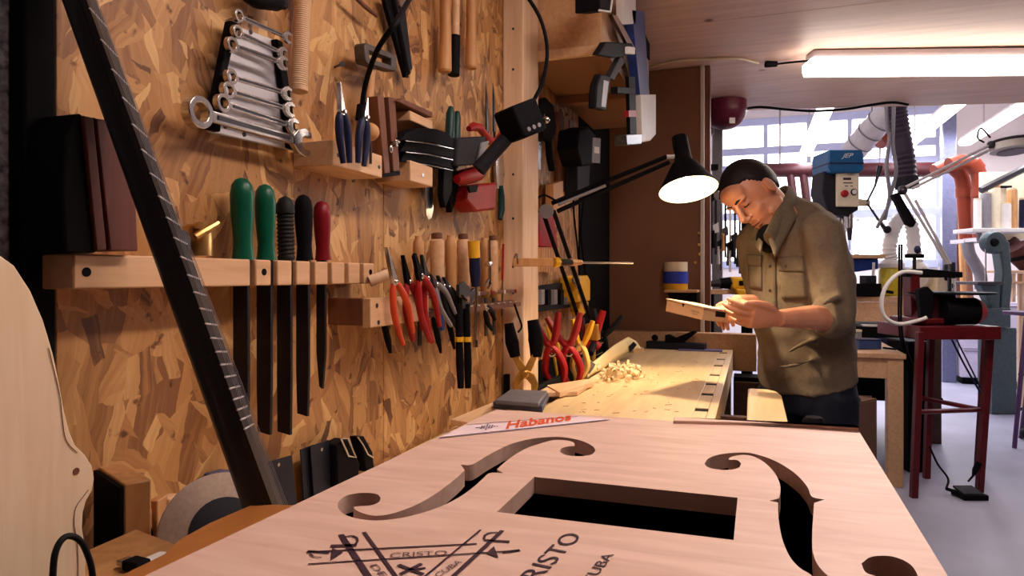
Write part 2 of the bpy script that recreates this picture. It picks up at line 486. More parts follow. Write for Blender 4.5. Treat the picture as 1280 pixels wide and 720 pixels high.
# back wall with a big glazed sectional door
FRAME = plain('pale_blue_frame', (176, 184, 216), 0.5, 0.1, 0.06, 10)
def bx(px): return PY(px, 250, YB).x
def bz(py, px=1035): return PY(px, py, YB).z
wx0, wx1 = bx(901), bx(1172)
wz0, wz1 = bz(330), bz(147)
wb = MB()
wb.box((-1.2, YB, 0), (wx0, YB+0.15, ZHALL)); wb.box((wx1, YB, 0), (XR+0.1, YB+0.15, ZHALL))
wb.box((wx0, YB, 0), (wx1, YB+0.15, wz0)); wb.box((wx0, YB, wz1), (wx1, YB+0.15, ZHALL))
struct('wall_back', wb, HALLW, smooth=0)
cols = [901, 957, 1011, 1062, 1112, 1172]
rows = [147, 184, 206, 268, 330]
fr = MB()
for c in cols:
    fr.box((bx(c)-0.03, YB-0.03, wz0), (bx(c)+0.03, YB+0.05, wz1))
for r in rows:
    fr.box((wx0, YB-0.035, bz(r)-0.055), (wx1, YB+0.05, bz(r)+0.055))
win = struct('window_1', fr, FRAME, bevel=0.006)
PANE = glass('window_glass', (250, 250, 255), 0.06)
for i in range(len(cols)-1):
    for j in range(len(rows)-1):
        struct('pane', MB().box((bx(cols[i])+0.03, YB+0.005, bz(rows[j+1])+0.055), (bx(cols[i+1])-0.03, YB+0.011, bz(rows[j])-0.055)), PANE, parent=win, smooth=0)
# grille of the lowest sashes
sash = MB()
for i in range(1, 4):
    a, b = bx(cols[i])+0.09, bx(cols[i+1])-0.09
    for z in (bz(275)-0.0, bz(322)):
        sash.box((a, YB-0.03, z-0.03), (b, YB-0.005, z+0.03))
    for x in (a, b):
        sash.box((x-0.03, YB-0.03, bz(322)), (x+0.03, YB-0.005, bz(275)))
struct('sash', sash, WHITE, parent=win, bevel=0.004)

# ================================================================== helpers for hand tools
class Fr:
    def __init__(s, o, U, N):
        s.o = Vector(o); s.U = Vector(U).normalized(); N = Vector(N); N = (N - s.U*N.dot(s.U)).normalized()
        s.N = N; s.V = N.cross(s.U)
    def p(s, u, v, n=0.0): return s.o + s.U*u + s.V*v + s.N*n
    def poly(s, pts, n=0.0): return [s.p(u, v, n) for u, v in pts]
def wf(A, B, d=0.02):                        # frame lying on the wall, from pixel A towards pixel B
    a = W(A[0], A[1], d); b = W(B[0], B[1], d)
    f = Fr(a, b-a, (1,0,0)); f.L = (b-a).length
    return f
def ff(a, b, N):
    f = Fr(a, Vector(b)-Vector(a), N); f.L = (Vector(b)-Vector(a)).length
    return f
def wbox(mb, x0, y0, x1, y1, d0, d1):        # pixel rectangle on the plane d1, going back to d0
    a = W(x0, y0, d1); b = W(x1, y1, d1)
    za, zb = a.z, b.z
    return mb.box((WX+d0, a.y, za), (WX+d1, b.y, zb))
def wpoly(mb, pts, d0, d1):
    return mb.prism([W(x, y, d1) for x, y in pts], (d0-d1, 0, 0))
def wtube(mb, pts, r, d=0.02, n=8, flat=1.0):
    return mb.tube([W(p[0], p[1], p[2] if len(p) > 2 else d) for p in pts], r, n, flat)
def spline(pts, k=6):                        # Catmull-Rom through points
    P = [Vector(p) for p in pts]; P = [P[0]*2-P[1]] + P + [P[-1]*2-P[-2]]
    out = []
    for i in range(1, len(P)-2):
        a, b, c, d = P[i-1:i+3]
        for j in range(k):
            t = j/k
            out.append(0.5*((2*b) + (c-a)*t + (2*a-5*b+4*c-d)*t*t + (3*b-a-3*c+d)*t**3))
    out.append(P[-2])
    return out
def interp(vals, m):                         # resample radii to m samples
    out = []
    for i in range(m):
        t = i/(m-1)*(len(vals)-1); j = min(int(t), len(vals)-2); out.append(vals[j]+(vals[j+1]-vals[j])*(t-j))
    return out

def wrench(label, A, B, d, size, group):
    f = wf(A, B, d); L = f.L; s = size
    sh = MB().prism(f.poly([(s*0.6, -s*0.26), (L-s*0.75, -s*0.24), (L-s*0.75, s*0.24), (s*0.6, s*0.26)], 0), f.N*(s*0.28))
    gv = MB().prism(f.poly([(s*1.1, -s*0.10), (L-s*1.2, -s*0.09), (L-s*1.2, s*0.09), (s*1.1, s*0.10)], s*0.28), f.N*(s*0.05))
    rg = MB().ring(f.p(0, 0, -s*0.08), f.U, f.V, s*0.42, s*0.72, s*0.5, 24)
    c = f.p(L-s*0.1, 0, 0)
    jaw = [(L-s*0.85, -s*0.24), (L-s*0.45, -s*0.62), (L+s*0.1, -s*0.78), (L+s*0.55, -s*0.62), (L+s*0.62, -s*0.38), (L+s*0.12, -s*0.34),
           (L-s*0.12, -s*0.2), (L-s*0.12, s*0.2), (L+s*0.12, s*0.34), (L+s*0.7, s*0.30), (L+s*0.66, s*0.6), (L+s*0.1, s*0.78), (L-s*0.45, s*0.62), (L-s*0.85, s*0.24)]
    jw = MB().prism(f.poly(jaw, -s*0.02), f.N*(s*0.34))
    return thing('combination_wrench', label, 'wrench', [('shaft', sh, STEEL, {'bevel': s*0.05}, [('groove', gv, DSTEEL)]), ('ring_end', rg, STEEL, {'bevel': s*0.04}), ('open_jaw', jw, STEEL, {'bevel': s*0.04})], group)

def pliers(label, f, L, jaw, handle, hmat, jmat=None, spread=0.035, w=0.011, jlen=0.38, group=None, n0=0.0, bend=0.6, tip=0.25, hmat2=None, hr=0.0065):
    """f: frame at the pivot, U towards the jaw tips"""
    jmat = jmat or DSTEEL
    jl = L*jlen; hl = L*(1-jlen); parts = []
    for s in (-1, 1):
        jp = [(-w*0.9, 0), (-w*0.5, s*w*1.05), (w*0.8, s*w*0.95), (jl*0.5, s*w*0.62), (jl, s*w*tip), (jl, s*0.0006), (w*0.6, s*0.0006)]
        parts.append(('jaw', MB().prism(f.poly(jp, n0 + (0.001 if s > 0 else 0)), f.N*0.008), jmat, {'bevel': 0.001}))
        hp = [f.p(-w*0.2, -s*w*0.6, n0+0.004), f.p(-hl*0.18, -s*(w*0.9+spread*0.25), n0+0.004), f.p(-hl*0.5, -s*(w+spread*bend), n0+0.004), f.p(-hl, -s*(w*0.4+spread*0.62), n0+0.004)]
        pts = spline(hp, 5)
        parts.append(('handle', MB().tube(pts, interp([hr*0.75, hr*1.05, hr*1.1, hr, hr*0.75], len(pts)), 8), (hmat2 if (hmat2 and s > 0) else hmat), {'smooth': 60}))
    parts.append(('pivot', MB().lathe(f.p(0, 0, n0), f.N, [(w*0.5, 0), (w*0.5, 0.011), (w*0.35, 0.0125), (0.0005, 0.0125)], 12), STEEL))
    return thing('pliers', label, 'pliers', parts, group)

def spring_clamp(label, f, L, body, grip, tipm, op=0.3, group=None, cat='clamp'):
    """two lever arms crossing at a sprung pivot; U towards the jaw tips"""
    parts = []
    for s in (-1, 1):
        arm = [f.p(L*0.48, s*L*0.05, 0), f.p(L*0.25, s*L*0.13, 0), f.p(0, s*L*0.06, 0), f.p(-L*0.15, -s*L*0.06, 0)]
        pts = spline(arm, 4)
        parts.append(('jaw_arm', MB().tube(pts, interp([L*0.035, L*0.05, L*0.055, L*0.045], len(pts)), 8, flat=1.5, up=f.N), body, {'smooth': 60}))
        hp = spline([f.p(-L*0.10, -s*L*0.04, 0), f.p(-L*0.3, -s*L*(0.06+op*0.35), 0), f.p(-L*0.52, -s*L*(0.08+op*0.62), 0)], 4)
        parts.append(('grip', MB().tube(hp, interp([L*0.045, L*0.055, L*0.04], len(hp)), 8, flat=1.5, up=f.N), grip, {'smooth': 60}))
        parts.append(('jaw_pad', MB().ell(f.p(L*0.49, s*L*0.045, 0), L*0.05, L*0.05, L*0.06), tipm))
    parts.append(('spring', MB().torus(f.p(0, 0, L*0.05), f.N, L*0.05, L*0.018, 16, 6).torus(f.p(0, 0, -L*0.05), f.N, L*0.05, L*0.018, 16, 6), STEEL))
    return thing('spring_clamp', label, cat, parts, group)

# ================================================================== tool wall: upper left
# wrench rack: sheet-metal board with two toothed black rails
rack_p = [(300, 30), (345, 52), (349, 92), (352, 190), (262, 163), (282, 88)]
rk = wpoly(MB(), [(291, 30), (350, 52), (368, 188), (262, 165)], 0.004, 0.012)
railL = wpoly(MB(), [(289, 25), (299, 29), (285, 88), (276, 165), (262, 161), (274, 100)], 0.012, 0.024)
railR = wpoly(MB(), [(346, 48), (354, 52), (374, 188), (364, 185)], 0.012, 0.024)
holes = []
for q in ((313, 40), (281, 158), (305, 168)):
    c = W(q[0], q[1], 0.012); holes.append(MB().lathe(c, (1,0,0), [(0.0035, 0), (0.0035, 0.0012), (0.0003, 0.0012)], 10))
thing('wrench_rack', 'pale metal wrench rack with black side rails on strand board', 'rack', [('back_plate', rk, ALU, {'bevel': 0.002}, [*[('screw', h_, DSTEEL) for h_ in holes]]), ('side_rail', railL, BLACK, {'bevel': 0.002}), ('side_rail', railR, BLACK, {'bevel': 0.002})])
WR = [((296, 20), (358, 47), 0.0085, 'smallest combination wrench, topmost on the metal wrench rack'),
      ((294, 40), (352, 67), 0.009, 'second combination wrench from the top of the metal rack'),
      ((287, 56), (352, 79), 0.010, 'third combination wrench from the top, above the empty gap of the rack'),
      ((286, 96), (357, 117), 0.010, 'combination wrench just below the empty gap of the metal rack'),
      ((282, 113), (360, 137), 0.011, 'third combination wrench from the bottom of the metal rack'),
      ((275, 129), (364, 158), 0.012, 'second lowest combination wrench on the metal rack'),
      ((243, 141), (374, 178), 0.020, 'largest combination wrench, lowest on the rack, big ring end at left')]
for A, B, s, lab in WR:
    wrench(lab, A, B, 0.034, s*1.45, 'combination wrenches on the metal rack')
# black tool at the top edge
bt = wtube(MB(), [(306, -8), (322, -3), (345, 2), (354, 4)], [0.010, 0.016, 0.014, 0.008], 0.03, 10)
bt2 = wtube(MB(), [(346, 2), (355, 5)], [0.010, 0.009], 0.032, 8)
thing('trigger_clamp', 'black plastic tool hanging above the wrench rack', 'clamp', [('body', bt, BLACK, {'smooth': 60}), ('nose', bt2, CHAR)])
# ribbed wooden rod
f = wf((379, -12), (374, 116), 0.022); N = 46
pr = []
for i in range(N*2+1):
    pr.append((0.0125 + (0.0012 if i % 2 else -0.0002), f.L*0.94*i/(N*2)))
thing('ribbed_rod', 'pale wooden rod with ribbed surface hanging right of the wrenches', 'rod', [('ribs', MB().lathe(f.o, f.U, pr, 14), PINE, {'smooth': 25}), ('tip', MB().lathe(f.p(f.L*0.94, 0), f.U, [(0.0135, 0), (0.0138, f.L*0.045), (0.010, f.L*0.06), (0.001, f.L*0.06)], 14), BEECH)])
# thin dark rod at the top
single('scribing_rod', 'thin dark rod slanting across the wall above the iron hammer', 'rod', wtube(MB(), [(440, -8), (456, 8), (471, 20)], [0.004, 0.0045, 0.0035], 0.03, 8), WALNUT)
# iron loop-headed hammer
f = wf((445, 68), (481, 80), 0.03); L = f.L
lo = [(-0.006, -0.012), (0.0, -0.018), (L, -0.016), (L+0.008, -0.008), (L+0.008, 0.008), (L, 0.016), (0.0, 0.018), (-0.006, 0.012)]
li = [(0.006, -0.007), (L*0.9, -0.006), (L*0.9, 0.006), (0.006, 0.009)]
hd = MB()
n1 = len(lo)
fr_o = [f.p(u, v, 0) for u, v in lo]
ins = []
for u, v in lo:
    cu = min(max(u, 0.010), L*0.88); cv = min(max(v, -0.007), 0.007); ins.append(f.p(cu, cv, 0))
h_ = f.N*0.022
hd.add(fr_o + ins + [p+h_ for p in fr_o] + [p+h_ for p in ins],
       [(i, (i+1) % n1, n1+(i+1) % n1, n1+i) for i in range(n1)] + [(2*n1+i, 3*n1+i, 3*n1+(i+1) % n1, 2*n1+(i+1) % n1) for i in range(n1)] +
       [(i, 2*n1+i, 2*n1+(i+1) % n1, (i+1) % n1) for i in range(n1)] + [(n1+i, n1+(i+1) % n1, 3*n1+(i+1) % n1, 3*n1+i) for i in range(n1)])
thing('loop_head_hammer', 'hammer with hollow grey iron head hanging on the strand board', 'hammer', [('head', hd, IRON, {'bevel': 0.002}), ('handle', wtube(MB(), [(465, 76), (462, 110), (458, 150)], [0.008, 0.009, 0.010], 0.035, 10), TAN, {'smooth': 60})])
nb = MB(); nb.lathe(W(428, 80, 0.03), (W(418, 84, 0.0)-W(428, 80, 0.03)), [(0.005, 0), (0.005, 0.002), (0.002, 0.002), (0.002, 0.04)], 8)
single('nail', 'bare nail sticking out of the strand board left of the hammer', 'nail', nb, DSTEEL)
# black folding tool
thing('hinged_tool', 'black hinged tool with two long flat legs hanging at top', 'tool', [
    ('leg', wpoly(MB(), [(480, -6), (496, -6), (514, 92), (508, 97)], 0.016, 0.026), BLACK, {'bevel': 0.002}),
    ('leg', wpoly(MB(), [(494, -6), (505, -6), (516, 86), (512, 90)], 0.026, 0.036), CHAR, {'bevel': 0.002}),
    ('hinge', MB().lathe(W(500, 4, 0.036), (1,0,0), [(0.012, 0), (0.012, 0.006), (0.001, 0.006)], 14), STEEL),
    ('foot', wtube(MB(), [(508, 93), (509, 97)], 0.004, 0.022), STEEL)])
# three handles hanging from above
for pts, rs, m, lab, ext in (
    ([(556, -14), (557, 40), (556, 88)], [0.012, 0.0135, 0.016], TAN, 'tan wooden hammer handle hanging at top, left of three', None),
    ([(570, -14), (569, 45)], [0.010, 0.010], BEECH, 'hammer handle with pale shaft and black grip, middle of three', [(569, 45), (568, 70), (567, 94)]),
    ([(589, -14), (589, 40), (589, 84)], [0.012, 0.013, 0.016], TAN, 'bulbous tan wooden handle, right of the three hanging at top', None)):
    parts = [('shaft', wtube(MB(), pts, rs, 0.03, 12), m, {'smooth': 60})]
    if ext:
        parts.append(('grip', wtube(MB(), ext, [0.0125, 0.0135, 0.0145], 0.03, 12), BLACK, {'smooth': 60}))
    else:
        e = W(pts[-1][0], pts[-1][1], 0.03); parts.append(('end_cap', MB().lathe(e, (0,0,-1), [(rs[-1], 0), (rs[-1]*0.85, 0.004), (0.001, 0.005)], 12), m))
    thing('hammer_handle', lab, 'hammer', parts, 'handles hanging at the top of the wall')

# ================================================================== small upper rack
rb = MB(); a = W(416, 171, 0.075); b = W(478, 212, 0.075)
ya, yb = W(416, 190, 0.075).y, W(478, 190, 0.075).y
zb, zt = W(416, 200, 0.075).z, W(416, 165, 0.075).z
rb.box((WX, ya, zb-0.008), (WX+0.075, yb, zt-0.012))
sc = []
for y in (ya+0.015, yb-0.012):
    sc.append(MB().lathe(Vector((WX+0.075, y, (zb+zt)/2-0.012)), (1,0,0), [(0.0035, 0), (0.0035, 0.001), (0.0004, 0.001)], 10))
thing('tool_block', 'small pale wooden block holding blue-handled pliers on the wall', 'rack', [('block', rb, BEECH, {'bevel': 0.002}, [('screw', q_, DSTEEL) for q_ in sc])])
pliers('needle-nose pliers with dark blue handles, left pair in the small block', Fr(W(424, 140, 0.085), W(421, 110, 0.085)-W(424, 140, 0.085), (1,0,0)), 0.125, 0, 0, NAVY, STEEL, spread=0.010, w=0.007, jlen=0.36, group='blue pliers', bend=0.5, hr=0.0062)
pliers('stubby pliers with dark blue handles, right pair in the small block', Fr(W(453, 147, 0.085), W(455, 120, 0.085)-W(453, 147, 0.085), (1,0,0)), 0.115, 0, 0, NAVY, STEEL, spread=0.010, w=0.007, jlen=0.3, group='blue pliers', bend=0.5, hr=0.0062)
thing('ball_awl', 'awl with round wooden ball grip in the small block', 'awl', [('ball', MB().ell(W(463, 165, 0.085), 0.0155), TAN, {'smooth': 80}), ('shank', wtube(MB(), [(463, 166), (463, 205)], 0.003, 0.08), STEEL)])
# wooden marking gauge with slot and wing nut
gf = wf((487, 119), (491, 219), 0.075)
g1 = wpoly(MB(), [(472, 120), (480, 119), (488, 218), (481, 219)], 0.045, 0.07)
g2 = wpoly(MB(), [(486, 121), (494, 122), (500, 213), (492, 215)], 0.045, 0.07)
g3 = wpoly(MB(), [(479, 122), (487, 122), (493, 214), (486, 215)], 0.045, 0.056)
wn = MB().lathe(W(489, 180, 0.07), (1,0,0), [(0.005, 0), (0.005, 0.012), (0.001, 0.013)], 10)
wn.ell(W(497, 177, 0.08), 0.003, 0.010, 0.004).ell(W(489, 186, 0.08), 0.003, 0.005, 0.008)
thing('slotted_gauge', 'reddish wooden gauge with long slot and wing nut', 'gauge', [('beam', g1, WALNUT, {'bevel': 0.0015}), ('beam', g2, WALNUT, {'bevel': 0.0015}), ('blade', g3, BLACK), ('wing_nut', wn, STEEL), ('end_stop', wpoly(MB(), [(478, 217), (500, 214), (500, 219), (478, 222)], 0.045, 0.072), BLACK)])
# pair of blocks with cabinet scrapers
def wblock(x0, y0, x1, y1, d):               # front face facing the room at depth d
    m = MB(); a = W(x0, y0, d); b = W(x1, y1, d); m.box((WX, a.y, a.z), (WX+d, b.y, b.z)); return m
thing('scraper_holder', 'two pale wooden blocks with a dark cap holding scraper blades', 'rack', [
    ('upper_block', wblock(513, 138, 541, 163, 0.075), BEECH, {'bevel': 0.002}),
    ('lower_block', wblock(513, 200, 541, 234, 0.075), BEECH, {'bevel': 0.002}),
    ('cap', wpoly(MB(), [(496, 126), (503, 123), (541, 140), (541, 147)], 0.02, 0.078), WALNUT, {'bevel': 0.0015}),
    ('screw', MB().lathe(W(528, 219, 0.075), (1,0,0), [(0.004, 0), (0.004, 0.0015), (0.0005, 0.0015)], 10), STEEL)])
for i, (dy, lab) in enumerate(((0, 'curved black scraper blade, uppermost between the pale blocks'), (14, 'middle black scraper blade between the pale blocks'), (27, 'lowest black scraper blade between the pale blocks'))):
    m = MB()
    top = [(501, 175+dy), (508, 166+dy*0.75), (525, 160+dy*0.8), (545, 161+dy*0.9), (560, 166+dy), (567, 176+dy), (566, 184+dy), (540, 178+dy), (520, 176+dy)]
    wpoly(m, top, 0.05-0.01*i, 0.083-0.008*i)
    edge = wtube(MB(), [(507, 176+dy), (535, 179+dy), (566, 186+dy)], 0.0012, 0.084-0.008*i, 6)
    thing('cabinet_scraper', lab, 'scraper', [('blade', m, BLACK, {'bevel': 0.001}), ('edge', edge, STEEL)], 'scraper blades')
single('steel_rule', 'rounded end of a steel rule below the pale blocks', 'ruler', wpoly(MB(), [(532, 234), (541, 234), (542, 262), (540, 272), (536, 275), (533, 268)], 0.02, 0.024), STEEL, bevel=0.0005)
# teal-handled knives
for x, lab, dd in ((564, 'left of two knives with dark teal handles and black sheaths', 0.045), (572, 'right of two knives with dark teal handles and black sheaths', 0.03)):
    y = 134 if x == 564 else 140
    thing('bench_knife', lab, 'knife', [('handle', wtube(MB(), [(x, y), (x-1, y+8), (x-2, y+40), (x-4, y+62), (x-4, y+70)], [0.006, 0.0105, 0.0115, 0.009, 0.010], dd, 10), TEAL, {'smooth': 60}),
        ('ferrule', wtube(MB(), [(x-4, y+70), (x-4, y+76)], 0.007, dd), STEEL),
        ('sheath', wpoly(MB(), [(x-9, y+74), (x+3, y+74), (x+1, y+105), (x-7, y+126), (x-10, y+110)], dd-0.012, dd+0.003), BLACK, {'bevel': 0.002})], 'teal-handled knives')
# two slim rasps
for x, lab in ((608, 'slim dark needle rasp hanging point up, left of two'), (617, 'slim dark needle rasp hanging point up, right of two')):
    thing('needle_rasp', lab, 'file', [('blade', wtube(MB(), [(x-1, 97 if x == 608 else 103), (x, 120), (x+1, 165)], [0.001, 0.006, 0.0095], 0.02, 6, 0.5), DSTEEL), ('tang', wtube(MB(), [(x+1, 165), (x+1, 178)], [0.004, 0.003], 0.02, 6), DSTEEL)], 'needle rasps')
# red and black block plane hung on the wall
thing('hand_tool', 'red handled tool with dark metal body hanging beside the timber post', 'tool', [
    ('body', wpoly(MB(), [(573, 172), (608, 170), (604, 205), (570, 208)], 0.02, 0.075), CHAR, {'bevel': 0.004}),
    ('side_plate', wpoly(MB(), [(603, 178), (612, 176), (600, 205), (596, 206)], 0.03, 0.08), GREY, {'bevel': 0.001}),
    ('handle', wtube(MB(), [(586, 161), (592, 158), (600, 160), (606, 168), (612, 176), (622, 178), (626, 166)], [0.007, 0.011, 0.011, 0.010, 0.011, 0.012, 0.006], 0.045, 10), RED, {'smooth': 60}),
    ('front_knob', wtube(MB(), [(571, 224), (577, 222), (590, 219), (598, 217)], [0.010, 0.019, 0.020, 0.018], 0.05, 12), RED, {'smooth': 60}),
    ('lower_housing', wpoly(MB(), [(585, 232), (622, 228), (620, 262), (596, 265), (583, 250)], 0.01, 0.06), RED, {'bevel': 0.006}),
    ('slot', wpoly(MB(), [(586, 233), (598, 231), (596, 240), (588, 241)], 0.058, 0.064), BLACK)])
thing('drawknife', 'curved steel blade with green handle hanging next to the timber post', 'knife', [
    ('blade', wpoly(MB(), [(622, 176), (628, 180), (631, 215), (629, 238), (622, 236), (620, 210)], 0.012, 0.020), STEEL, {'bevel': 0.001}),
    ('handle', wtube(MB(), [(626, 232), (627, 245), (627, 262), (625, 274)], [0.007, 0.010, 0.011, 0.007], 0.02, 10), TEAL, {'smooth': 60})])

# ================================================================== file rack
yA, yB_ = W(92, 340, 0.05).y, W(313, 340, 0.05).y
zt_, zb_ = W(230, 321.5, 0.05).z, W(230, 359, 0.05).z
RT, RBm = zt_, zb_
FR_D = 0.05
fr_parts = [('left_bar', MB().box((WX, yA, RBm), (WX+FR_D, yB_, RT)), BEECH, {'bevel': 0.002})]
slots = [(320, 339), (347, 365), (371, 388), (394, 410), (415, 431), (436, 450), (455, 468)]
for a, b in slots:
    fr_parts.append(('block', MB().box((WX, W(a, 340, FR_D).y, RBm), (WX+FR_D, W(b, 340, FR_D).y, RT)), BEECH, {'bevel': 0.002}))
fr_parts.append(('back_strip', MB().box((WX, yB_-0.01, RBm+0.004), (WX+0.010, W(468, 340, FR_D).y, RT-0.004)), BEECH, {}))
for x in (108, 330, 463):
    c = W(x, 340, FR_D); fr_parts.append(('screw', MB().lathe(c, (1,0,0), [(0.005, 0), (0.005, 0.0008), (0.0005, 0.0008)], 12), BLACKM))
thing('file_rack', 'long pale wooden rack bar with vertical slots for files', 'rack', fr_parts)
single('dowel_stub', 'round pale wooden dowel sticking out past the end of the file rack', 'dowel', MB().lathe(W(462, 352, 0.055), W(480, 345, 0.075)-W(462, 352, 0.055), [(0.010, 0), (0.010, 0.04), (0.008, 0.043), (0.0005, 0.043)], 14), PINE)
FD = 0.031
def file_tool(label, x, ytop, hw, mat, blade, ytip, bw, tipw, ribs=False, dx=0):
    f = wf((x, ytop), (x+2, 325), FD); L = f.L
    prof = [(0.001, 0), (hw*0.55, 0.003), (hw*0.85, 0.010), (hw, 0.024), (hw*0.96, L*0.45), (hw*0.78, L*0.78), (hw*0.86, L*0.92), (hw*0.95, L)]
    if ribs:
        prof = [(0.001, 0), (hw*0.6, 0.004), (hw*0.95, 0.014), (hw, 0.026)]
        m = 11
        for i in range(m*2):
            prof.append((hw*(0.92 if i % 2 else 0.78), 0.028 + (L-0.03)*i/(m*2)))
        prof.append((hw*0.85, L))
    yc = W(x, 340, FD).y; tk = 0.003
    z0 = W(x, 325, FD).z; z1 = W(x, ytip, FD).z; zm = z0 + (z1-z0)*0.72; cx = WX + FD
    b = MB().prism([Vector((cx-bw, yc-tk, z0)), Vector((cx+bw, yc-tk, z0)), Vector((cx+bw, yc-tk, zm)), Vector((cx+tipw, yc-tk, z1)), Vector((cx-tipw, yc-tk, z1+0.004)), Vector((cx-bw, yc-tk, zm))], (0, 2*tk, 0))
    thing('file', label, 'file', [('handle', MB().lathe(f.o, f.U, prof, 16), mat, {'smooth': 50}), ('blade', b, blade, {'bevel': 0.0008})], 'files in the rack')
STEELF = plain('file_steel', (52, 50, 54), 0.5, 0.85, 0.25, 400, 0.3)
file_tool('broad flat file with green handle, left of the two green ones', 302, 222, 0.0160, GREEN, STEELF, 553, 0.0125, 0.0105)
file_tool('flat file with green handle, right of the two green ones', 331, 230, 0.0150, GREEN, STEELF, 543, 0.0125, 0.011)
file_tool('file with black ribbed handle next to the green handles', 356, 245, 0.0145, RUBBER, STEELF, 543, 0.0125, 0.0115, True)
file_tool('file with smooth black handle beside the red handle', 379, 243, 0.0145, BLACK, STEELF, 520, 0.0115, 0.0095)
file_tool('narrow tapered file with dark red handle at the right of the row', 402, 251, 0.0145, plain('crimson_handle', (120, 16, 26), 0.4, 0, 0.12), STEELF, 486, 0.0085, 0.003, dx=-4)
# sanding block tower on the rack
sb = MB(); q = [(103, 143), (122, 147), (143, 313), (92, 316), (75, 316), (78, 220)]
d0 = 0.075
def wedge(pts, da, db): return wpoly(MB(), pts, da, db)
thing('curved_sanding_block', 'tall dark block with red-brown stripes standing on the file rack', 'block', [
    ('body', wedge([(98, 141), (104, 143), (122, 316), (82, 317), (78, 240), (84, 170)], 0.005, 0.062), BLACKM, {'bevel': 0.003}),
    ('strip', wedge([(104, 144), (117, 147), (134, 312), (121, 314)], 0.006, 0.066), MAHOG, {'bevel': 0.0015}),
    ('strip', wedge([(120, 148), (142, 151), (168, 216), (173, 314), (138, 313)], 0.006, 0.066), MAHOG, {'bevel': 0.0015}),
    ('seam', wedge([(117, 147), (120, 148), (138, 313), (134, 312)], 0.006, 0.062), BLACKM)])
# brass pencil sharpener / small vice
thing('brass_oiler', 'small shiny brass cylinder with a lever on the file rack', 'oiler', [
    ('body', MB().lathe(W(246, 320, 0.03), (0,0,1), [(0.019, 0.0005), (0.019, 0.036), (0.016, 0.040), (0.001, 0.041)], 18), BRASS, {'smooth': 50}),
    ('side_disc', MB().lathe(W(226, 303, 0.045), (1,0.2,0), [(0.015, -0.008), (0.015, 0.004), (0.010, 0.006), (0.001, 0.006)], 18), DSTEEL),
    ('lever', wtube(MB(), [(244, 296, 0.055), (258, 288, 0.06), (273, 279, 0.065)], [0.004, 0.005, 0.004], 0.05, 8), BRASS),
    ('screw', MB().lathe(W(250, 282, 0.045), (0,0.3,1), [(0.006, -0.006), (0.006, 0.002), (0.004, 0.004), (0.001, 0.004)], 10), BRASS)])

# ================================================================== pliers rack
PRD = 0.085
yp0, yp1 = W(463, 390, PRD).y, W(536, 390, PRD).y
zp0, zp1 = W(463, 410, PRD).z, W(463, 373, PRD).z
yp2 = POST_Y0 - 0.03
thing('pliers_rack', 'pale wooden rack box at end of the wall row, pliers hooked over it', 'rack', [
    ('front_board', MB().box((WX+PRD-0.016, yp0, zp0), (WX+PRD, yp1, zp1)), BEECH, {'bevel': 0.0015}),
    ('end_board', MB().box((WX, yp0, zp0+0.004), (WX+PRD-0.017, yp0+0.016, zp1)), WALNUT, {'bevel': 0.0015}),
    ('base_board', MB().box((WX, yp0+0.017, zp0+0.002), (WX+PRD-0.017, yp2, zp0+0.014)), WALNUT, {}),
    ('screw', MB().lathe(W(471, 382, PRD), (1,0,0), [(0.004, 0), (0.004, 0.001), (0.0004, 0.001)], 10), DSTEEL), ('screw', MB().lathe(W(473, 403, PRD), (1,0,0), [(0.004, 0), (0.004, 0.001), (0.0004, 0.001)], 10), DSTEEL)])
# bit rail right of the box
br = MB().box((WX+0.03, yp1+0.004, zp0+0.006), (WX+0.052, yp2, zp0+0.018))
br2 = MB().box((WX+0.03, yp1+0.004, zp0+0.040), (WX+0.052, yp2, zp0+0.050))
rail_parts = [('rail', br, WALNUT, {'bevel': 0.001}), ('rail', br2, WALNUT, {'bevel': 0.001})]
for i in range(14):
    y = yp1 + 0.012 + i*(yp2-yp1-0.02)/13
    rail_parts.append(('bit', MB().box((WX+0.050, y, zp0+0.008), (WX+0.056, y+0.007, zp0+0.016)), CREAM, {'bevel': 0.0008}))
    if i % 2: rail_parts.append(('clip', MB().box((WX+0.050, y, zp0+0.040), (WX+0.055, y+0.010, zp0+0.050)), RED if i % 4 == 1 else CREAM, {'bevel': 0.0008}))
thing('bit_rail', 'double rail of small pale bits along the wall below the chisels', 'rack', rail_parts)
def wp(px, py, tx, ty, d):
    a = W(px, py, d); return Fr(a, W(tx, ty, d)-a, (1,0,0))
pliers('long-nose pliers with bright jaws and orange-red handles, leftmost on the rack', wp(490, 352, 479, 308, 0.095), 0.185, 0, 0, ORANGE, STEEL, spread=0.03, w=0.008, jlen=0.36, tip=0.15, group='pliers on the rack', hr=0.006)
pliers('black-jawed pliers with dark red handles, second on the rack', wp(507, 352, 499, 312, 0.085), 0.165, 0, 0, plain('deep_red', (150, 22, 30), 0.4), BLACK, spread=0.03, w=0.009, jlen=0.32, group='pliers on the rack')
pliers('side cutters with bright red handles and black head on the rack', wp(522, 345, 512, 308, 0.098), 0.18, 0, 0, RED, BLACK, spread=0.034, w=0.012, jlen=0.26, tip=0.45, group='pliers on the rack')
pliers('pliers with one red and one blue handle on the rack', wp(530, 348, 524, 318, 0.085), 0.18, 0, 0, RED, DSTEEL, spread=0.036, w=0.011, jlen=0.28, group='pliers on the rack', hmat2=BLUE)
for i, (x, lab) in enumerate(((541, 'grey-handled pliers right of the red and blue pair'), (550, 'charcoal-handled pliers in the middle of the rack'), (557, 'slim black pliers, rightmost of the dark pairs'))):
    pliers(lab, wp(x, 355+i*2, x-9, 338, 0.09-0.01*i), 0.15, 0, 0, (GREY, CHAR, BLACK)[i], DSTEEL, spread=0.022, w=0.008, jlen=0.2, group='pliers on the rack', hr=0.0055)
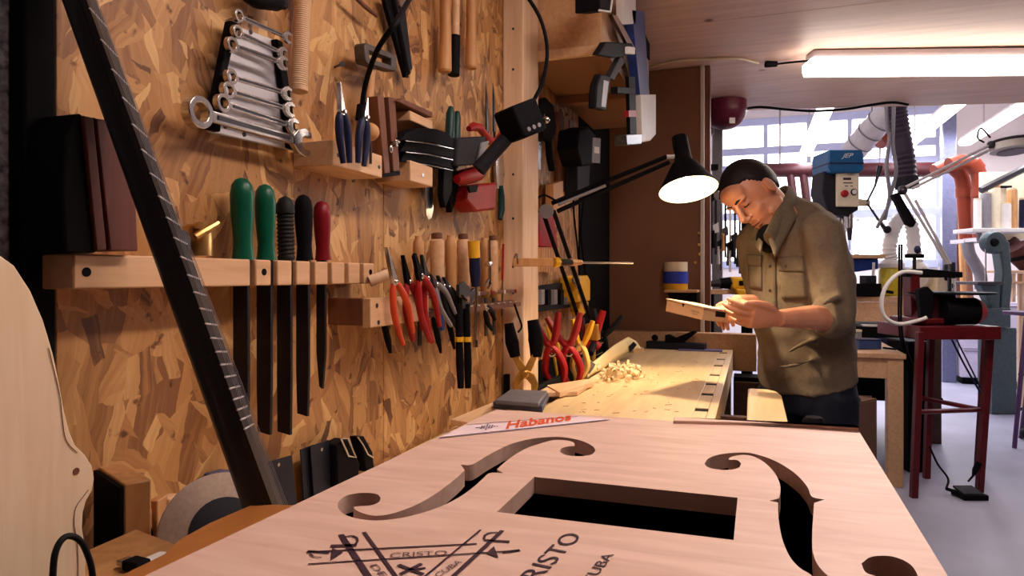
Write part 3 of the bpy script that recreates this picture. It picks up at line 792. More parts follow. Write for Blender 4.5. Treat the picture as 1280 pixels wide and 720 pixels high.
for x, y, lab in ((480, 405, 'black handle hanging below the left end of the pliers rack'), (543, 405, 'slim dark rod hanging below the pliers rack'), (560, 400, 'short dark rod hanging under the pliers rack near the chisels')):
    single('hanging_punch', lab, 'punch', wtube(MB(), [(x-2, y-8), (x, y), (x+5, y+20), (x+8, y+36)], [0.004, 0.006, 0.0065, 0.003], 0.07, 8), BLACK)
# chisels
CH = [(523, 295, 'TAN', 0.012, 'chisel with plain tan handle, leftmost of the row'), (546, 294, 'BEECH', 0.0165, 'chisel with pale handle and dark steel cap, second of the row'), (563, 294, 'TAN', 0.013, 'chisel with slender tan handle, third of the row'),
      (579, 295, 'BEECH', 0.016, 'stout chisel with dark cap beside the blue screwdriver'), (606, 297, 'TAN', 0.015, 'chisel with tan handle right of the blue screwdriver'), (616, 297, 'BEECH', 0.014, 'chisel with pale handle, rightmost of the row')]
for x, y, mn, r, lab in CH:
    f = wf((x, y), (x+1, 372), 0.045); L = f.L; m = {'TAN': TAN, 'BEECH': BEECH}[mn]
    prof = [(r*0.6, 0), (r*0.62, 0.008), (r*0.95, 0.012), (r, 0.03), (r*0.92, L*0.5), (r*1.0, L*0.8), (r*0.8, L*0.88), (r*0.75, L*0.9)]
    parts = [('handle', MB().lathe(f.o, f.U, prof, 14), m, {'smooth': 50}), ('ferrule', MB().lathe(f.p(L*0.9, 0), f.U, [(r*0.8, 0), (r*0.7, L*0.1)], 14), BRASS),
             ('blade', MB().prism(f.poly([(L, -r*0.5), (L+0.10, -r*0.55), (L+0.10, r*0.55), (L, r*0.5)], -0.002), f.N*0.004), DSTEEL)]
    if mn == 'BEECH': parts.append(('steel_cap', MB().lathe(f.p(-0.006, 0), f.U, [(r*0.4, 0), (r*0.75, 0.002), (r*0.78, 0.012), (r*0.65, 0.013)], 14), WALNUT))
    thing('chisel', lab, 'chisel', parts, 'chisels in the rack')
# long water-pump pliers
f = wp(577, 372, 574, 352, 0.10)
parts = [('jaw', MB().prism([W(x, y, 0.10) for x, y in ((570, 356), (576, 352), (583, 358), (585, 372), (581, 376), (574, 368), (570, 370))], (0.008,0,0)), DSTEEL, {'bevel': 0.001}),
         ('jaw', MB().prism([W(x, y, 0.094) for x, y in ((573, 372), (583, 366), (590, 360), (591, 368), (583, 385), (575, 386))], (0.008,0,0)), DSTEEL, {'bevel': 0.001}),
         ('pivot', MB().lathe(W(580, 374, 0.10), (1,0,0), [(0.007, 0), (0.007, 0.011), (0.0005, 0.011)], 12), STEEL)]
for xs in ([574, 574, 575, 576], [583, 584, 585, 585]):
    parts.append(('handle', wtube(MB(), [(xs[0], 380), (xs[1], 424), (xs[2], 455), (xs[3], 485)], [0.008, 0.0085, 0.0095, 0.0075], 0.10, 8), BLACK, {'smooth': 60}, [('band', wtube(MB(), [(xs[1], 421), (xs[1], 427)], 0.0102, 0.10, 8), YELLOW)]))
thing('pump_pliers', 'long black water-pump pliers with yellow bands hanging below the rack', 'pliers', parts)
thing('screwdriver', 'screwdriver with yellow and navy handle hanging among the chisels', 'screwdriver', [
    ('handle', wtube(MB(), [(592, 304), (593, 310), (594, 340), (595, 358)], [0.010, 0.014, 0.014, 0.010], 0.09, 10), NAVY, {'smooth': 60}),
    ('end_cap', wtube(MB(), [(592, 301), (593, 322)], [0.014, 0.0145], 0.09, 10), YELLOW, {'smooth': 60}),
    ('shank', wtube(MB(), [(595, 358), (594, 425)], 0.003, 0.09), STEEL), ('hex_tip', wtube(MB(), [(594, 425), (594, 434)], 0.0065, 0.09, 6), STEEL)])
pliers('small bright pincers hanging open below the bit rail', wp(605, 386, 600, 376, 0.09), 0.09, 0, 0, BLACK, STEEL, spread=0.02, w=0.006, jlen=0.25)
thing('toothed_bar', 'thin chrome toothed bar hanging right of the screwdriver', 'bar', [('bar', wtube(MB(), [(611, 300), (612, 352)], 0.004, 0.07, 6), STEEL), ('stud', wtube(MB(), [(609, 330), (613, 330)], 0.007, 0.075, 8), STEEL), ('hook', wtube(MB(), [(606, 356), (610, 350), (613, 354), (610, 360)], 0.004, 0.075, 6), STEEL)])
thing('red_scriber', 'thin red-handled scriber hanging next to the post', 'scriber', [('handle', wtube(MB(), [(629, 305), (628, 350)], 0.0035, 0.05), RED), ('needle', wtube(MB(), [(628, 350), (627, 395)], 0.0022, 0.05), STEEL)])

# ================================================================== cards and clips low on the wall
PLATE = plain('blued_steel_plate', (44, 46, 60), 0.45, 0.6, 0.15, 25)
def plate(lab, pts, d):
    h = W(sum(p[0] for p in pts)/len(pts), min(p[1] for p in pts)+12, d)
    thing('steel_plate', lab, 'plate', [('sheet', wpoly(MB(), pts, d-0.002, d), PLATE), ('rivet', MB().lathe(h, (1,0,0), [(0.003, 0), (0.003, 0.001), (0.0004, 0.001)], 10), STEEL)], 'steel plates low on the wall')
plate('dark steel plate, largest, half behind the guitar neck', [(326, 580), (365, 569), (371, 630), (330, 640)], 0.02)
plate('dark steel plate, narrow left one of the overlapping pair', [(376, 562), (392, 556), (394, 625), (380, 628)], 0.02)
plate('dark steel plate, right one of the overlapping pair', [(388, 558), (411, 550), (415, 615), (393, 625)], 0.026)
thing('belt_clip', 'black clip with bright bracket hanging low on the wall', 'clip', [('body', wpoly(MB(), [(421, 556), (436, 548), (450, 580), (448, 605), (422, 610)], 0.01, 0.04), BLACK, {'bevel': 0.003}),
    ('bracket', wtube(MB(), [(426, 548), (436, 570), (445, 572), (435, 548), (426, 548)], 0.0016, 0.044, 6), STEEL)])
thing('wire_stripper', 'small black snips with curved wire edge, rightmost low on the wall', 'snips', [('body', wpoly(MB(), [(448, 546), (455, 545), (466, 565), (468, 585), (458, 590), (455, 570)], 0.01, 0.03), BLACK, {'bevel': 0.002}),
    ('wire', wtube(MB(), [(447, 546), (454, 556), (460, 568), (467, 572)], 0.0014, 0.034, 6), STEEL)])

# ================================================================== flat outlines with holes and lettering
def filled(loops, depth, z0):
    """2-D loops (first outer, rest holes) as a plate from z0 up to z0+depth"""
    cu = bpy.data.curves.new('outline', 'CURVE'); cu.dimensions = '2D'; cu.fill_mode = 'BOTH'; cu.extrude = depth/2
    for lp in loops:
        s = cu.splines.new('POLY'); s.points.add(len(lp)-1); s.use_cyclic_u = True
        for i, p in enumerate(lp): s.points[i].co = (p[0], p[1], 0, 1)
    o = bpy.data.objects.new('outline', cu)
    me = o.to_mesh()
    mb = from_mesh(me, Matrix.Translation((0, 0, z0+depth/2)))
    o.to_mesh_clear(); bpy.data.objects.remove(o); bpy.data.curves.remove(cu)
    return mb
def lettering(txt, O, E, T, off=Vector((0,0,0)), depth=0.0, shear=0.0, bold=0.0):
    """text whose baseline runs from O to E and whose capital height reaches T above O"""
    cu = bpy.data.curves.new('text', 'FONT'); cu.body = txt; cu.size = 1.0; cu.fill_mode = 'FRONT'; cu.shear = shear; cu.offset = bold
    o = bpy.data.objects.new('text', cu)
    me = o.to_mesh()
    xs = [v.co.x for v in me.vertices]; x0, x1 = min(xs), max(xs); h = 0.70
    O, E, T = Vector(O), Vector(E), Vector(T)
    mb = MB(); mb.add([O + (E-O)*((v.co.x-x0)/(x1-x0)) + (T-O)*(v.co.y/h) + off for v in me.vertices], [tuple(p.vertices) for p in me.polygons])
    o.to_mesh_clear(); bpy.data.objects.remove(o); bpy.data.curves.remove(cu)
    return mb

# ================================================================== workbench
BZ = 0.90
BX1 = -0.085
BENCH = wood('bench_beech', (220, 188, 140), (236, 208, 164), stretch=(10, 1.0, 10), scale=3.5, bump=0.05, rough=0.42)
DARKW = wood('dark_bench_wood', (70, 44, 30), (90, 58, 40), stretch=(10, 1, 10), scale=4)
def by(py, px=900): return PZ(px, py, BZ).y
holes_y = [by(433), by(441), by(449), by(457), by(469), by(480.5), by(493.5), by(513.5), by(529.5), by(548), by(575)]
YE = 3.42
b_parts = [('main_top', MB().box((-0.525, -0.15, BZ-0.05), (-0.142, YE, BZ)), BENCH, {'bevel': 0.002}),
           ('front_strip', MB().box((-0.108, -0.15, BZ-0.10), (BX1, YE, BZ)), BENCH, {'bevel': 0.002}),
           ('hole_shade_floor', MB().box((-0.1415, -0.15, BZ-0.05), (-0.1085, YE, BZ-0.03)), BLACKM, {})]  # black base, shade at the bottom of the holes put into colour
ys = sorted(holes_y)
edges = [-0.15]
for y in ys: edges += [y-0.023, y+0.023]
edges.append(YE)
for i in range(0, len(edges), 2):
    if i: b_parts.append(('dog_hole_shade', MB().box((-0.1412, edges[i-1]+0.0004, BZ-0.029), (-0.1088, edges[i]-0.0004, BZ-0.0025)), BLACKM, {}))  # black plug paints the shade inside the hole
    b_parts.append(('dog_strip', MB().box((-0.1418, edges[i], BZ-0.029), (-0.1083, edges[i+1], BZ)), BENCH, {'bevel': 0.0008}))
b_parts.append(('tool_tray', MB().box((-0.69, -0.15, BZ-0.045), (-0.527, YE, BZ-0.02)), BENCH, {'bevel': 0.002}))
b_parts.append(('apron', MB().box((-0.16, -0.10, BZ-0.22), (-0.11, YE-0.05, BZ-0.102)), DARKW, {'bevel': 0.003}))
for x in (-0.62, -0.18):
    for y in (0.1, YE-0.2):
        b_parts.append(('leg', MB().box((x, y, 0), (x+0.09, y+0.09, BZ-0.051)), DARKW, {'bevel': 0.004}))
thing('workbench', 'long pale wooden workbench with a row of square dog holes', 'workbench', b_parts)
# tail vise jaw beside the bench
va, vb = by(486, 950), by(560, 950)
tv = [(-0.012, vb), (0.082, vb), (0.082, va-0.10), (0.070, va-0.03), (0.045, va), (-0.004, va), (-0.012, va-0.01)]
thing('tail_vise', 'pale wooden tail vise jaw with rounded end beside the workbench', 'vise', [
    ('jaw', MB().prism([Vector((x, y, 0.79)) for x, y in tv], (0, 0, BZ-0.79)), BENCH, {'bevel': 0.004}),
    ('guide_rail', MB().box((-0.084, va-0.9, 0.70), (-0.014, va-0.06, 0.78)), DARKW, {'bevel': 0.003}),
    ('link_bar', MB().box((-0.084, va-0.22, 0.79), (-0.012, va-0.19, 0.85)), DARKW, {})])
kc = PC(1017, 530, 1.75)
thing('vise_knob', 'round black knob with chrome collar behind the cigar box guitar corner', 'knob', [
    ('cap', MB().lathe(kc, (0,0,1), [(0.026, -0.02), (0.026, 0.010), (0.020, 0.018), (0.001, 0.019)], 20), BLACK, {'smooth': 50}),
    ('collar', MB().lathe(kc-Vector((0,0,0.05)), (0,0,1), [(0.030, 0), (0.030, 0.03), (0.027, 0.032)], 20), STEEL),
    ('post', MB().lathe(Vector((kc.x, kc.y, 0.0)), (0,0,1), [(0.05, 0), (0.05, 0.01), (0.014, 0.02), (0.014, kc.z-0.05)], 14), BLACKM)])

# shavings
sh = MB()
for i in range(90):
    px_, py_ = rng.gauss(775, 15), rng.gauss(470, 4.5)
    if rng.random() < 0.25: px_, py_ = rng.uniform(752, 800), rng.uniform(468, 479)
    c = PZ(px_, py_, BZ); c.z += max(0, rng.gauss(0.012, 0.008)) + 0.005
    R = rng.uniform(0.006, 0.014); w = rng.uniform(0.008, 0.016); q = rng.uniform(0, pi); ax = Vector((cos(q), sin(q), rng.uniform(-0.4, 0.4))).normalized()
    a = ax.orthogonal().normalized(); b = ax.cross(a); turns = rng.uniform(0.6, 1.3)
    sh.grid(lambda u, v: c + ax*((v-0.5)*w + u*0.004) + (a*cos(u*turns*2*pi) + b*sin(u*turns*2*pi))*R*(1-0.3*u), 9, 1)
o = single('wood_shavings', 'small heap of pale curled wood shavings on the workbench', 'shavings', sh, plain('shaving_wood', (236, 214, 172), 0.6, 0, 0.08, 40), smooth=60)
o['kind'] = 'stuff'
# scratches, marks and specks on the bench are left to the wood itself; loose chips
ch = MB()
for i in range(60):
    c = PZ(rng.uniform(700, 885), rng.uniform(445, 520), BZ); q = rng.uniform(0, pi)
    if c.x < -0.5 or c.x > -0.15: continue
    U = Vector((cos(q), sin(q), 0)); ch.obox(c+Vector((0,0,0.0006)), U, Vector((-sin(q), cos(q), 0)), (0,0,1), rng.uniform(0.006, 0.02), rng.uniform(0.001, 0.003), 0.001)
o = single('sawdust_chips', 'scattered thin brown chips lying on the workbench top', 'wood chips', ch, TAN, smooth=0)
o['kind'] = 'stuff'
# bent veneer sheet
def shz(px): return 2.40 + (px-735)/65.0*0.55
sheet_lo = [(734, 473), (752, 462), (770, 449), (788, 438), (801, 436)]
sheet_hi = [(737, 456), (752, 444), (768, 431), (785, 421), (796, 427)]
def vs_fn(u, v):
    t = u*4; i = min(int(t), 3); k = t-i
    lo = Vector(sheet_lo[i])*(1-k)+Vector(sheet_lo[i+1])*k; hi = Vector(sheet_hi[i])*(1-k)+Vector(sheet_hi[i+1])*k
    p = lo*(1-v)+hi*v
    return PC(p[0], p[1], shz(p[0])+0.03*v*v)
VEN = plain('pale_veneer', (238, 216, 160), 0.5, 0, 0.06, 12)
e = thing('veneer_sheet', 'bent pale yellow veneer offcut standing on the bench by the clamps', 'veneer', [('sheet', MB().grid(vs_fn, 16, 4), VEN, {'solid': 0.003, 'smooth': 60}),
    ('ink_mark', MB().prism([PC(x, y, shz(x)-0.012) for x, y in ((786, 433), (792, 427), (796, 431), (792, 436), (787, 441))], PC(0, 0, 0)-PC(0, 0, 0)+ray(790, 433)*-0.002), BLACKM, {'smooth': 0})])
single('wood_offcut', 'small pale offcut lying at the end of the veneer sheet', 'offcut', MB().obox(PZ(797, 441, BZ)+Vector((0,0,0.013)), (0.9,0.4,0), (-0.4,0.9,0), (0,0,1), 0.05, 0.03, 0.025), BENCH, bevel=0.002)

# far end: ledge, dark tools, leaning panel
single('end_ledge', 'low wooden ledge across the far end of the workbench', 'ledge', MB().box((-0.69, 3.43, 0.80), (0.02, 3.50, 0.975)), BEECH, bevel=0.003)
thing('gap_filler', 'dark cupboard added below the far bench end to darken the gap', 'filler', [('carcass', MB().box((-0.08, 3.30, 0.0), (0.17, 3.425, 0.79)), BLACKM, {'bevel': 0.003}), ('filler_front', MB().box((-0.075, 3.285, 0.03), (0.165, 3.299, 0.77)), DARKW, {'bevel': 0.002})])  # added dark block, stands for the darkness between bench and vise
BROWN = plain('brown_hardboard', (142, 102, 80), 0.6, 0, 0.08, 3)
px0, px1 = PY(757, 200, 3.53).x, PY(876, 200, 3.53).x
cab = struct('wall_partition', MB().box((px0-0.05, 3.52, 0.0), (px1, 3.56, CEIL-0.002)), BROWN, smooth=0)
struct('edge_trim', MB().box((px1, 3.50, 0.0), (px1+0.018, 3.57, CEIL-0.002)), WHITE, parent=cab, bevel=0.002)
struct('edge_trim', MB().box((px1+0.020, 3.52, 0.0), (px1+0.045, 3.60, CEIL-0.002)), WALNUT, parent=cab, bevel=0.002)
struct('cloth_shade_sheet', MB().box((WX-0.01, 2.87, 0.0), (WX+0.006, 3.515, CEIL-0.002)), BLACKM, parent=cab, smooth=0)  # black sheet paints the black cloth and shadow in this corner
# block plane-like dark tools on the ledge
def bench_item(px, py, z=BZ): return PZ(px, py, z)
c = PY(845, 425, 3.36)
thing('bench_plane', 'dark metal bench plane lying at the far end of the workbench', 'plane', [
    ('sole', MB().obox(Vector((c.x, c.y, BZ+0.018)), (0.98,-0.15,0), (0.15,0.98,0), (0,0,1), 0.28, 0.06, 0.034), PLATE, {'bevel': 0.003}),
    ('frog', MB().prism([Vector((c.x-0.02+dx, c.y-0.02, BZ+0.036+dz)) for dx, dz in ((-0.03, 0), (0.06, 0), (0.12, 0.05), (0.10, 0.055), (0.02, 0.02), (-0.01, 0.035), (-0.03, 0.03))], (0, 0.03, 0)), BLACK, {'bevel': 0.002}),
    ('knob', MB().ell(Vector((c.x-0.10, c.y, BZ+0.052)), 0.016), BLACK)])
c = PZ(880, 440, BZ)
single('blue_ruler', 'flat bluish plastic strip lying at the far right of the bench', 'ruler', MB().obox(c+Vector((-0.02,0.05,0.004)), (0.99,0.05,0), (-0.05,0.99,0), (0,0,1), 0.2, 0.07, 0.006), plain('lilac_strip', (120, 112, 168), 0.4), bevel=0.001)
# tape rolls on a small bracket shelf on the partition
def pyq(px, py, y=3.45): return PY(px, py, y)
sA, sB = pyq(833, 362), pyq(878, 354)
thing('bracket_shelf', 'small wooden bracket shelf with dark underside on the brown partition', 'shelf', [
    ('board', MB().box((sA.x, 3.36, sA.z-0.012), (px1-0.004, 3.515, sA.z)), BEECH, {'bevel': 0.002}),
    ('brace', MB().prism([Vector((sA.x+0.01, 3.40, sA.z-0.013)), Vector((px1-0.01, 3.40, sA.z-0.013)), Vector((px1-0.01, 3.40, sA.z-0.08)), Vector((sA.x+0.02, 3.40, sA.z-0.04))], (0, 0.10, 0)), BLACKM, {})])
tc_ = Vector((pyq(845, 340).x, 3.43, sA.z))
for r, h0, h1, m, lab in ((0.058, 0.0005, 0.03, YELLOW, 'dull yellow tape roll at the bottom of the small stack'), (0.060, 0.031, 0.088, plain('tape_blue', (52, 70, 186), 0.5), 'blue tape roll in the middle of the small stack'), (0.057, 0.089, 0.135, CREAM, 'cream tape roll on top of the small stack')):
    thing('tape_roll', lab, 'tape', [('tape', MB().ring(tc_+Vector((0,0,h0)), (1,0,0), (0,1,0), 0.038, r, h1-h0, 28), m, {'smooth': 40}), ('core', MB().ring(tc_+Vector((0,0,h0)), (1,0,0), (0,1,0), 0.034, 0.0378, h1-h0, 28), TAN)], 'tape rolls')
thing('hook_row', 'column of small brass hooks on the brown partition edge', 'hooks', [('hook', MB().lathe(pyq(x, y, 3.515), (0,-1,0), [(0.007, 0), (0.005, 0.02), (0.007, 0.026), (0.001, 0.027)], 10), BRASS) for x, y in ((874, 292), (874, 306), (875, 318), (869, 328))])

# ================================================================== left tray: boards, stones, clamps
def tz(px, py, z): return PZ(px, py, z)
single('tray_plank', 'pale plank lying along the tray under the strand board wall', 'plank', MB().prism([tz(x, y, 0.915) for x, y in ((563, 524), (664, 483), (735, 480), (722, 489), (668, 491), (585, 528))], (0, 0, -0.0135)), PINE_Y, bevel=0.002)
c = tz(652, 500, 0.916)
thing('stone_case', 'flat grey-blue sharpening stone case on the tray plank', 'case', [
    ('base', MB().prism([tz(x, y, 0.918) for x, y in ((616, 510), (634, 497), (686, 499), (678, 516))], (0, 0, 0.016)), plain('slate_blue', (70, 74, 100), 0.5), {'bevel': 0.002}),
    ('lid', MB().prism([tz(x, y, 0.936) for x, y in ((619, 505), (638, 491), (684, 493), (673, 509))], (0, 0, 0.010)), plain('slate_grey', (104, 102, 112), 0.5), {'bevel': 0.002})])
single('cream_wedge', 'pale cream wooden wedge lying flat in front of the red clamps', 'wedge', MB().prism([tz(x, y, 0.905) for x, y in ((683, 487), (735, 479), (742, 483), (700, 497))], (0, 0, 0.014)), PINE_Y, bevel=0.001)
def pcf(A, B, zc, zc2=None): # camera-facing frame between two pixels
    a = PC(A[0], A[1], zc); b = PC(B[0], B[1], zc2 or zc)
    f = Fr(a, b-a, -ray(A[0], A[1])); f.L = (b-a).length; return f
zc_ = 1.97
def pct(pts, r, n=8, flat=1.0, k=4): P = spline([PC(x, y, zc_) for x, y in pts], k); return MB().tube(P, interp(r, len(P)), n, flat)
def pcp(pts, zc, t): return MB().prism([PC(x, y, zc) for x, y in pts], FVc*t)
FVc = Vector((-SN, CS, 0))
thing('spring_clamp', 'large yellow zinc spring clamp with black grips standing by the post', 'clamp', [
    ('arm', pcp([(634, 434), (639, 432), (658, 460), (660, 468), (652, 470), (646, 458)], zc_, 0.012), GOLD, {'bevel': 0.002}), ('arm', pcp([(678, 430), (673, 429), (658, 456), (654, 466), (661, 471), (667, 458)], zc_-0.008, 0.007), GOLD, {'bevel': 0.002}),
    ('grip', pct([(644, 446), (640, 428), (636, 404)], [0.011, 0.015, 0.010], 8, 1.4), BLACK, {'smooth': 60}), ('grip', pct([(670, 446), (670, 425), (666, 400)], [0.012, 0.017, 0.012], 8, 1.4), BLACK, {'smooth': 60}),
    ('jaw', pcp([(652, 462), (645, 470), (641, 480), (643, 490), (650, 491), (649, 482), (653, 475), (659, 472)], zc_+0.002, 0.014), GOLD, {'bevel': 0.002}), ('jaw', pcp([(658, 462), (668, 468), (673, 480), (671, 491), (664, 491), (664, 481), (659, 475), (654, 472)], zc_-0.010, 0.011), GOLD, {'bevel': 0.002}),
    ('pivot', MB().lathe(PC(656, 468, zc_-0.012), -FVc, [(0.012, -0.03), (0.012, 0.0), (0.007, 0.004), (0.001, 0.004)], 16), GOLD)])
spring_clamp('red spring clamp with dark grips, left of the two red ones', pcf((690, 440), (696, 475), 2.25), 0.24, RED, plain('maroon_grip', (132, 20, 28), 0.45), BLACK, 0.15, 'red spring clamps')
spring_clamp('red and grey spring clamp, right of the two red ones', pcf((711, 440), (716, 475), 2.3), 0.24, RED, plain('redgrey', (150, 40, 44), 0.45), GREY, 0.25, 'red spring clamps')
spring_clamp('pale yellow spring clamp standing under the desk lamp arm', pcf((726, 438), (724, 470), 2.35), 0.2, plain('pale_yellow', (228, 196, 110), 0.45), YELLOW, YELLOW, 0.15)
spring_clamp('black spring clamp behind the veneer sheet', pcf((752, 425), (745, 455), 2.75), 0.22, BLACK, CHAR, BLACK, 0.3)
f_ = pcf((741, 428), (754, 388), 2.55)
thing('ratchet_clamp', 'red clamp with long straight red handle slanting up to the right', 'clamp', [
    ('handle', MB().tube([f_.p(0, 0), f_.p(f_.L*0.5, 0), f_.p(f_.L, 0)], [0.014, 0.016, 0.013], 8), RED, {'smooth': 60}),
    ('body', MB().tube([f_.p(-0.05, 0.035), f_.p(-0.02, 0.02), f_.p(0, 0), f_.p(-0.01, -0.03)], [0.012, 0.02, 0.02, 0.014], 8), RED, {'smooth': 60}),
    ('lever', MB().tube([f_.p(-0.01, 0.02), f_.p(f_.L*0.35, 0.055), f_.p(f_.L*0.6, 0.065)], [0.012, 0.012, 0.008], 8), DRED, {'smooth': 60})])
thing('roller_tool', 'pair of wooden-ended rollers lying against the tray clamps', 'roller', [
    ('drum', MB().lathe(PC(737, 450, 2.42), ray(720, 475)*2.42-ray(737, 450)*2.42, [(0.026, 0), (0.028, 0.02), (0.024, 0.06), (0.001, 0.062)], 16), GREY, {'smooth': 50}),
    ('end_knob', MB().ell(PC(725, 472, 2.38), 0.017), TAN, {'smooth': 80}),
    ('handle', MB().tube([PC(738, 442, 2.45), PC(742, 430, 2.5)], 0.012, 10), BLACK)])
for i, (x0, y0, x1, y1, m, lab) in enumerate(((684, 408, 692, 440, YELLOW, 'thin yellow handle standing among the clamps, left one'), (690, 405, 699, 438, YELLOW, 'thin yellow handle standing among the clamps, right one'))):
    single('handle_stick', lab, 'handle', MB().tube([PC(x0, y0, 2.4), PC(x1, y1, 2.4), PC(x1+6, 480, 2.4)], [0.007, 0.006, 0.005], 8), m, 'yellow handles')
thing('dark_crate', 'dark shallow crate the clamps stand in against the wall', 'crate', [
    ('front', MB().box((-0.60, 1.90, BZ-0.019), (-0.585, 2.9, BZ+0.025)), BLACKM), ('back', MB().box((-0.69, 1.90, BZ-0.019), (-0.676, 2.9, BZ+0.06)), BLACKM), ('floor_board', MB().box((-0.674, 1.90, BZ-0.019), (-0.602, 2.9, BZ-0.01)), BLACKM)])

# ================================================================== wall right of the post
thing('hand_saw', 'black handled saw hanging on the wall right of the post', 'saw', [
    ('handle', wpoly(MB(), [(676, 130), (683, 122), (692, 132), (696, 160), (690, 178), (680, 172), (675, 150)], 0.02, 0.045), BLACK, {'bevel': 0.003}),
    ('grip', wtube(MB(), [(685, 172), (687, 195), (690, 212)], [0.012, 0.014, 0.014], 0.035, 8), BLACK, {'smooth': 60}),
    ('screw', MB().lathe(W(680, 145, 0.045), (1,0,0), [(0.008, 0), (0.008, 0.002), (0.001, 0.003)], 12), STEEL),
    ('blade', wpoly(MB(), [(671, 165), (677, 165), (676, 212), (672, 212)], 0.02, 0.023), STEEL)])
for i, (x, y0, y1, m, lab) in enumerate(((701, 140, 236, WALNUT, 'dark wooden strip hanging on the wall, leftmost of three'), (708, 145, 240, TAN, 'tan wooden strip hanging on the wall, middle of three'), (715, 150, 250, WALNUT, 'dark wooden strip hanging beside the black glue gun'))):
    thing('wooden_strip', lab, 'strip', [('strip', wpoly(MB(), [(x-3, y0), (x+3, y0), (x+4, y1), (x-2, y1)], 0.004, 0.022), m, {'bevel': 0.002}), ('hanging_loop', MB().torus(W(x, y0-1, 0.012), (1,0,0), 0.008, 0.0015, 14, 6), STEEL)], 'wooden strips')
thing('power_tool', 'black power tool with pale label hanging in the dark corner', 'tool', [
    ('body', wpoly(MB(), [(724, 162), (736, 158), (745, 170), (744, 205), (728, 208), (722, 185)], 0.02, 0.10), BLACK, {'bevel': 0.006}),
    ('handle', wpoly(MB(), [(722, 205), (738, 206), (736, 240), (722, 245)], 0.03, 0.08), CHAR, {'bevel': 0.005}),
    ('label_plate', wpoly(MB(), [(741, 172), (751, 173), (750, 204), (740, 203)], 0.10, 0.103), GREY, {}, [('print', wpoly(MB(), [(743, 183), (749, 184), (749, 192), (743, 191)], 0.103, 0.104), WHITE)])])
thing('dust_brush', 'red hand brush with pale bristles hanging behind the lamp arm', 'brush', [
    ('head', wpoly(MB(), [(673, 264), (692, 268), (698, 310), (673, 308)], 0.01, 0.035), RED, {'bevel': 0.003})] +
    [('bristle_row', wpoly(MB(), [(x, 309), (x+2.4, 309), (x+1.8+k*0.2, 340), (x-0.6+k*0.2, 340)], 0.014+0.001*(k % 3), 0.030), TAN) for k, x in enumerate((673.5, 676.5, 679.5, 682.5, 685.5, 688.5, 691.5, 694))])
single('orange_block', 'orange-brown wooden block hanging above the lamp elbow', 'block', wpoly(MB(), [(692, 230), (704, 226), (704, 268), (692, 268)], 0.02, 0.05), TAN, bevel=0.002)
thing('lower_rack', 'dark wall rack with small tools behind the lamp arm', 'rack', [('board', wpoly(MB(), [(673, 358), (715, 352), (715, 384), (673, 390)], 0.004, 0.03), CHAR, {'bevel': 0.002})] +
    [('clip', wpoly(MB(), [(x, 362), (x+4, 362), (x+4, 380), (x, 381)], 0.03, 0.045), BLACK if k % 2 else GREY, {'bevel': 0.001}) for k, x in enumerate((677, 685, 693, 701, 709))])
thing('electronic_tool', 'yellow boxy tool hanging in the dark corner by the lamp', 'tool', [
    ('case', wpoly(MB(), [(722, 346), (735, 344), (738, 350), (738, 376), (724, 378)], 0.02, 0.09), YELLOW, {'bevel': 0.006}),
    ('foot', wpoly(MB(), [(725, 378), (736, 377), (735, 388), (728, 396), (725, 390)], 0.03, 0.07), YELLOW, {'bevel': 0.004}),
    ('side_knob', MB().ell(W(720, 350, 0.09), 0.016), GREY)])
for pts, lab in (([(728, 205), (729, 250), (726, 290), (730, 330), (733, 350)], 'black power cable hanging down the dark corner, right one'), ([(719, 205), (717, 260), (722, 310), (724, 345)], 'black power cable hanging down the dark corner, left one')):
    single('power_cable', lab, 'cable', MB().tube(spline([W(x, y, 0.04) for x, y in pts], 5), 0.004, 6), BLACK, 'cables in the corner', smooth=60)
single('thin_cable', 'loose black cable looping down under the bit rail by the post', 'cable', MB().tube(spline([W(x, y, 0.09) for x, y in ((643, 380), (648, 395), (652, 408), (648, 415))], 5), 0.003, 6), BLACK, smooth=60)
# bar clamp crossing the post
thing('bar_clamp', 'wooden bar clamp with yellow end and thin rod across the post', 'clamp', [
    ('beam', MB().obox((PC(641, 328, 1.88)+PC(692, 328, 1.96))/2, (PC(692, 328, 1.96)-PC(641, 328, 1.88)).normalized(), (0,0,1), ray(660, 328).cross(Vector((0,0,1))).normalized().cross(Vector((0,0,1))), (PC(692, 328, 1.96)-PC(641, 328, 1.88)).length, 0.023, 0.014), TAN, {'bevel': 0.002}),
    ('end_cap', MB().tube([PC(692, 328, 1.96), PC(698, 328, 1.97)], 0.0145, 8), YELLOW),
    ('slide', MB().tube([PC(698, 328, 1.97), PC(714, 328, 2.0)], 0.010, 8), DSTEEL), ('block', MB().tube([PC(712, 328, 2.0), PC(727, 328, 2.03)], [0.012, 0.007], 8), TAN),
    ('rod', MB().tube([PC(725, 328, 2.03), PC(791, 329, 2.16)], 0.0035, 8), STEEL), ('hook', MB().tube(spline([PC(641, 335, 1.88), PC(643, 322, 1.88), PC(646, 318, 1.88), PC(647, 330, 1.88)], 4), 0.003, 6), STEEL)])

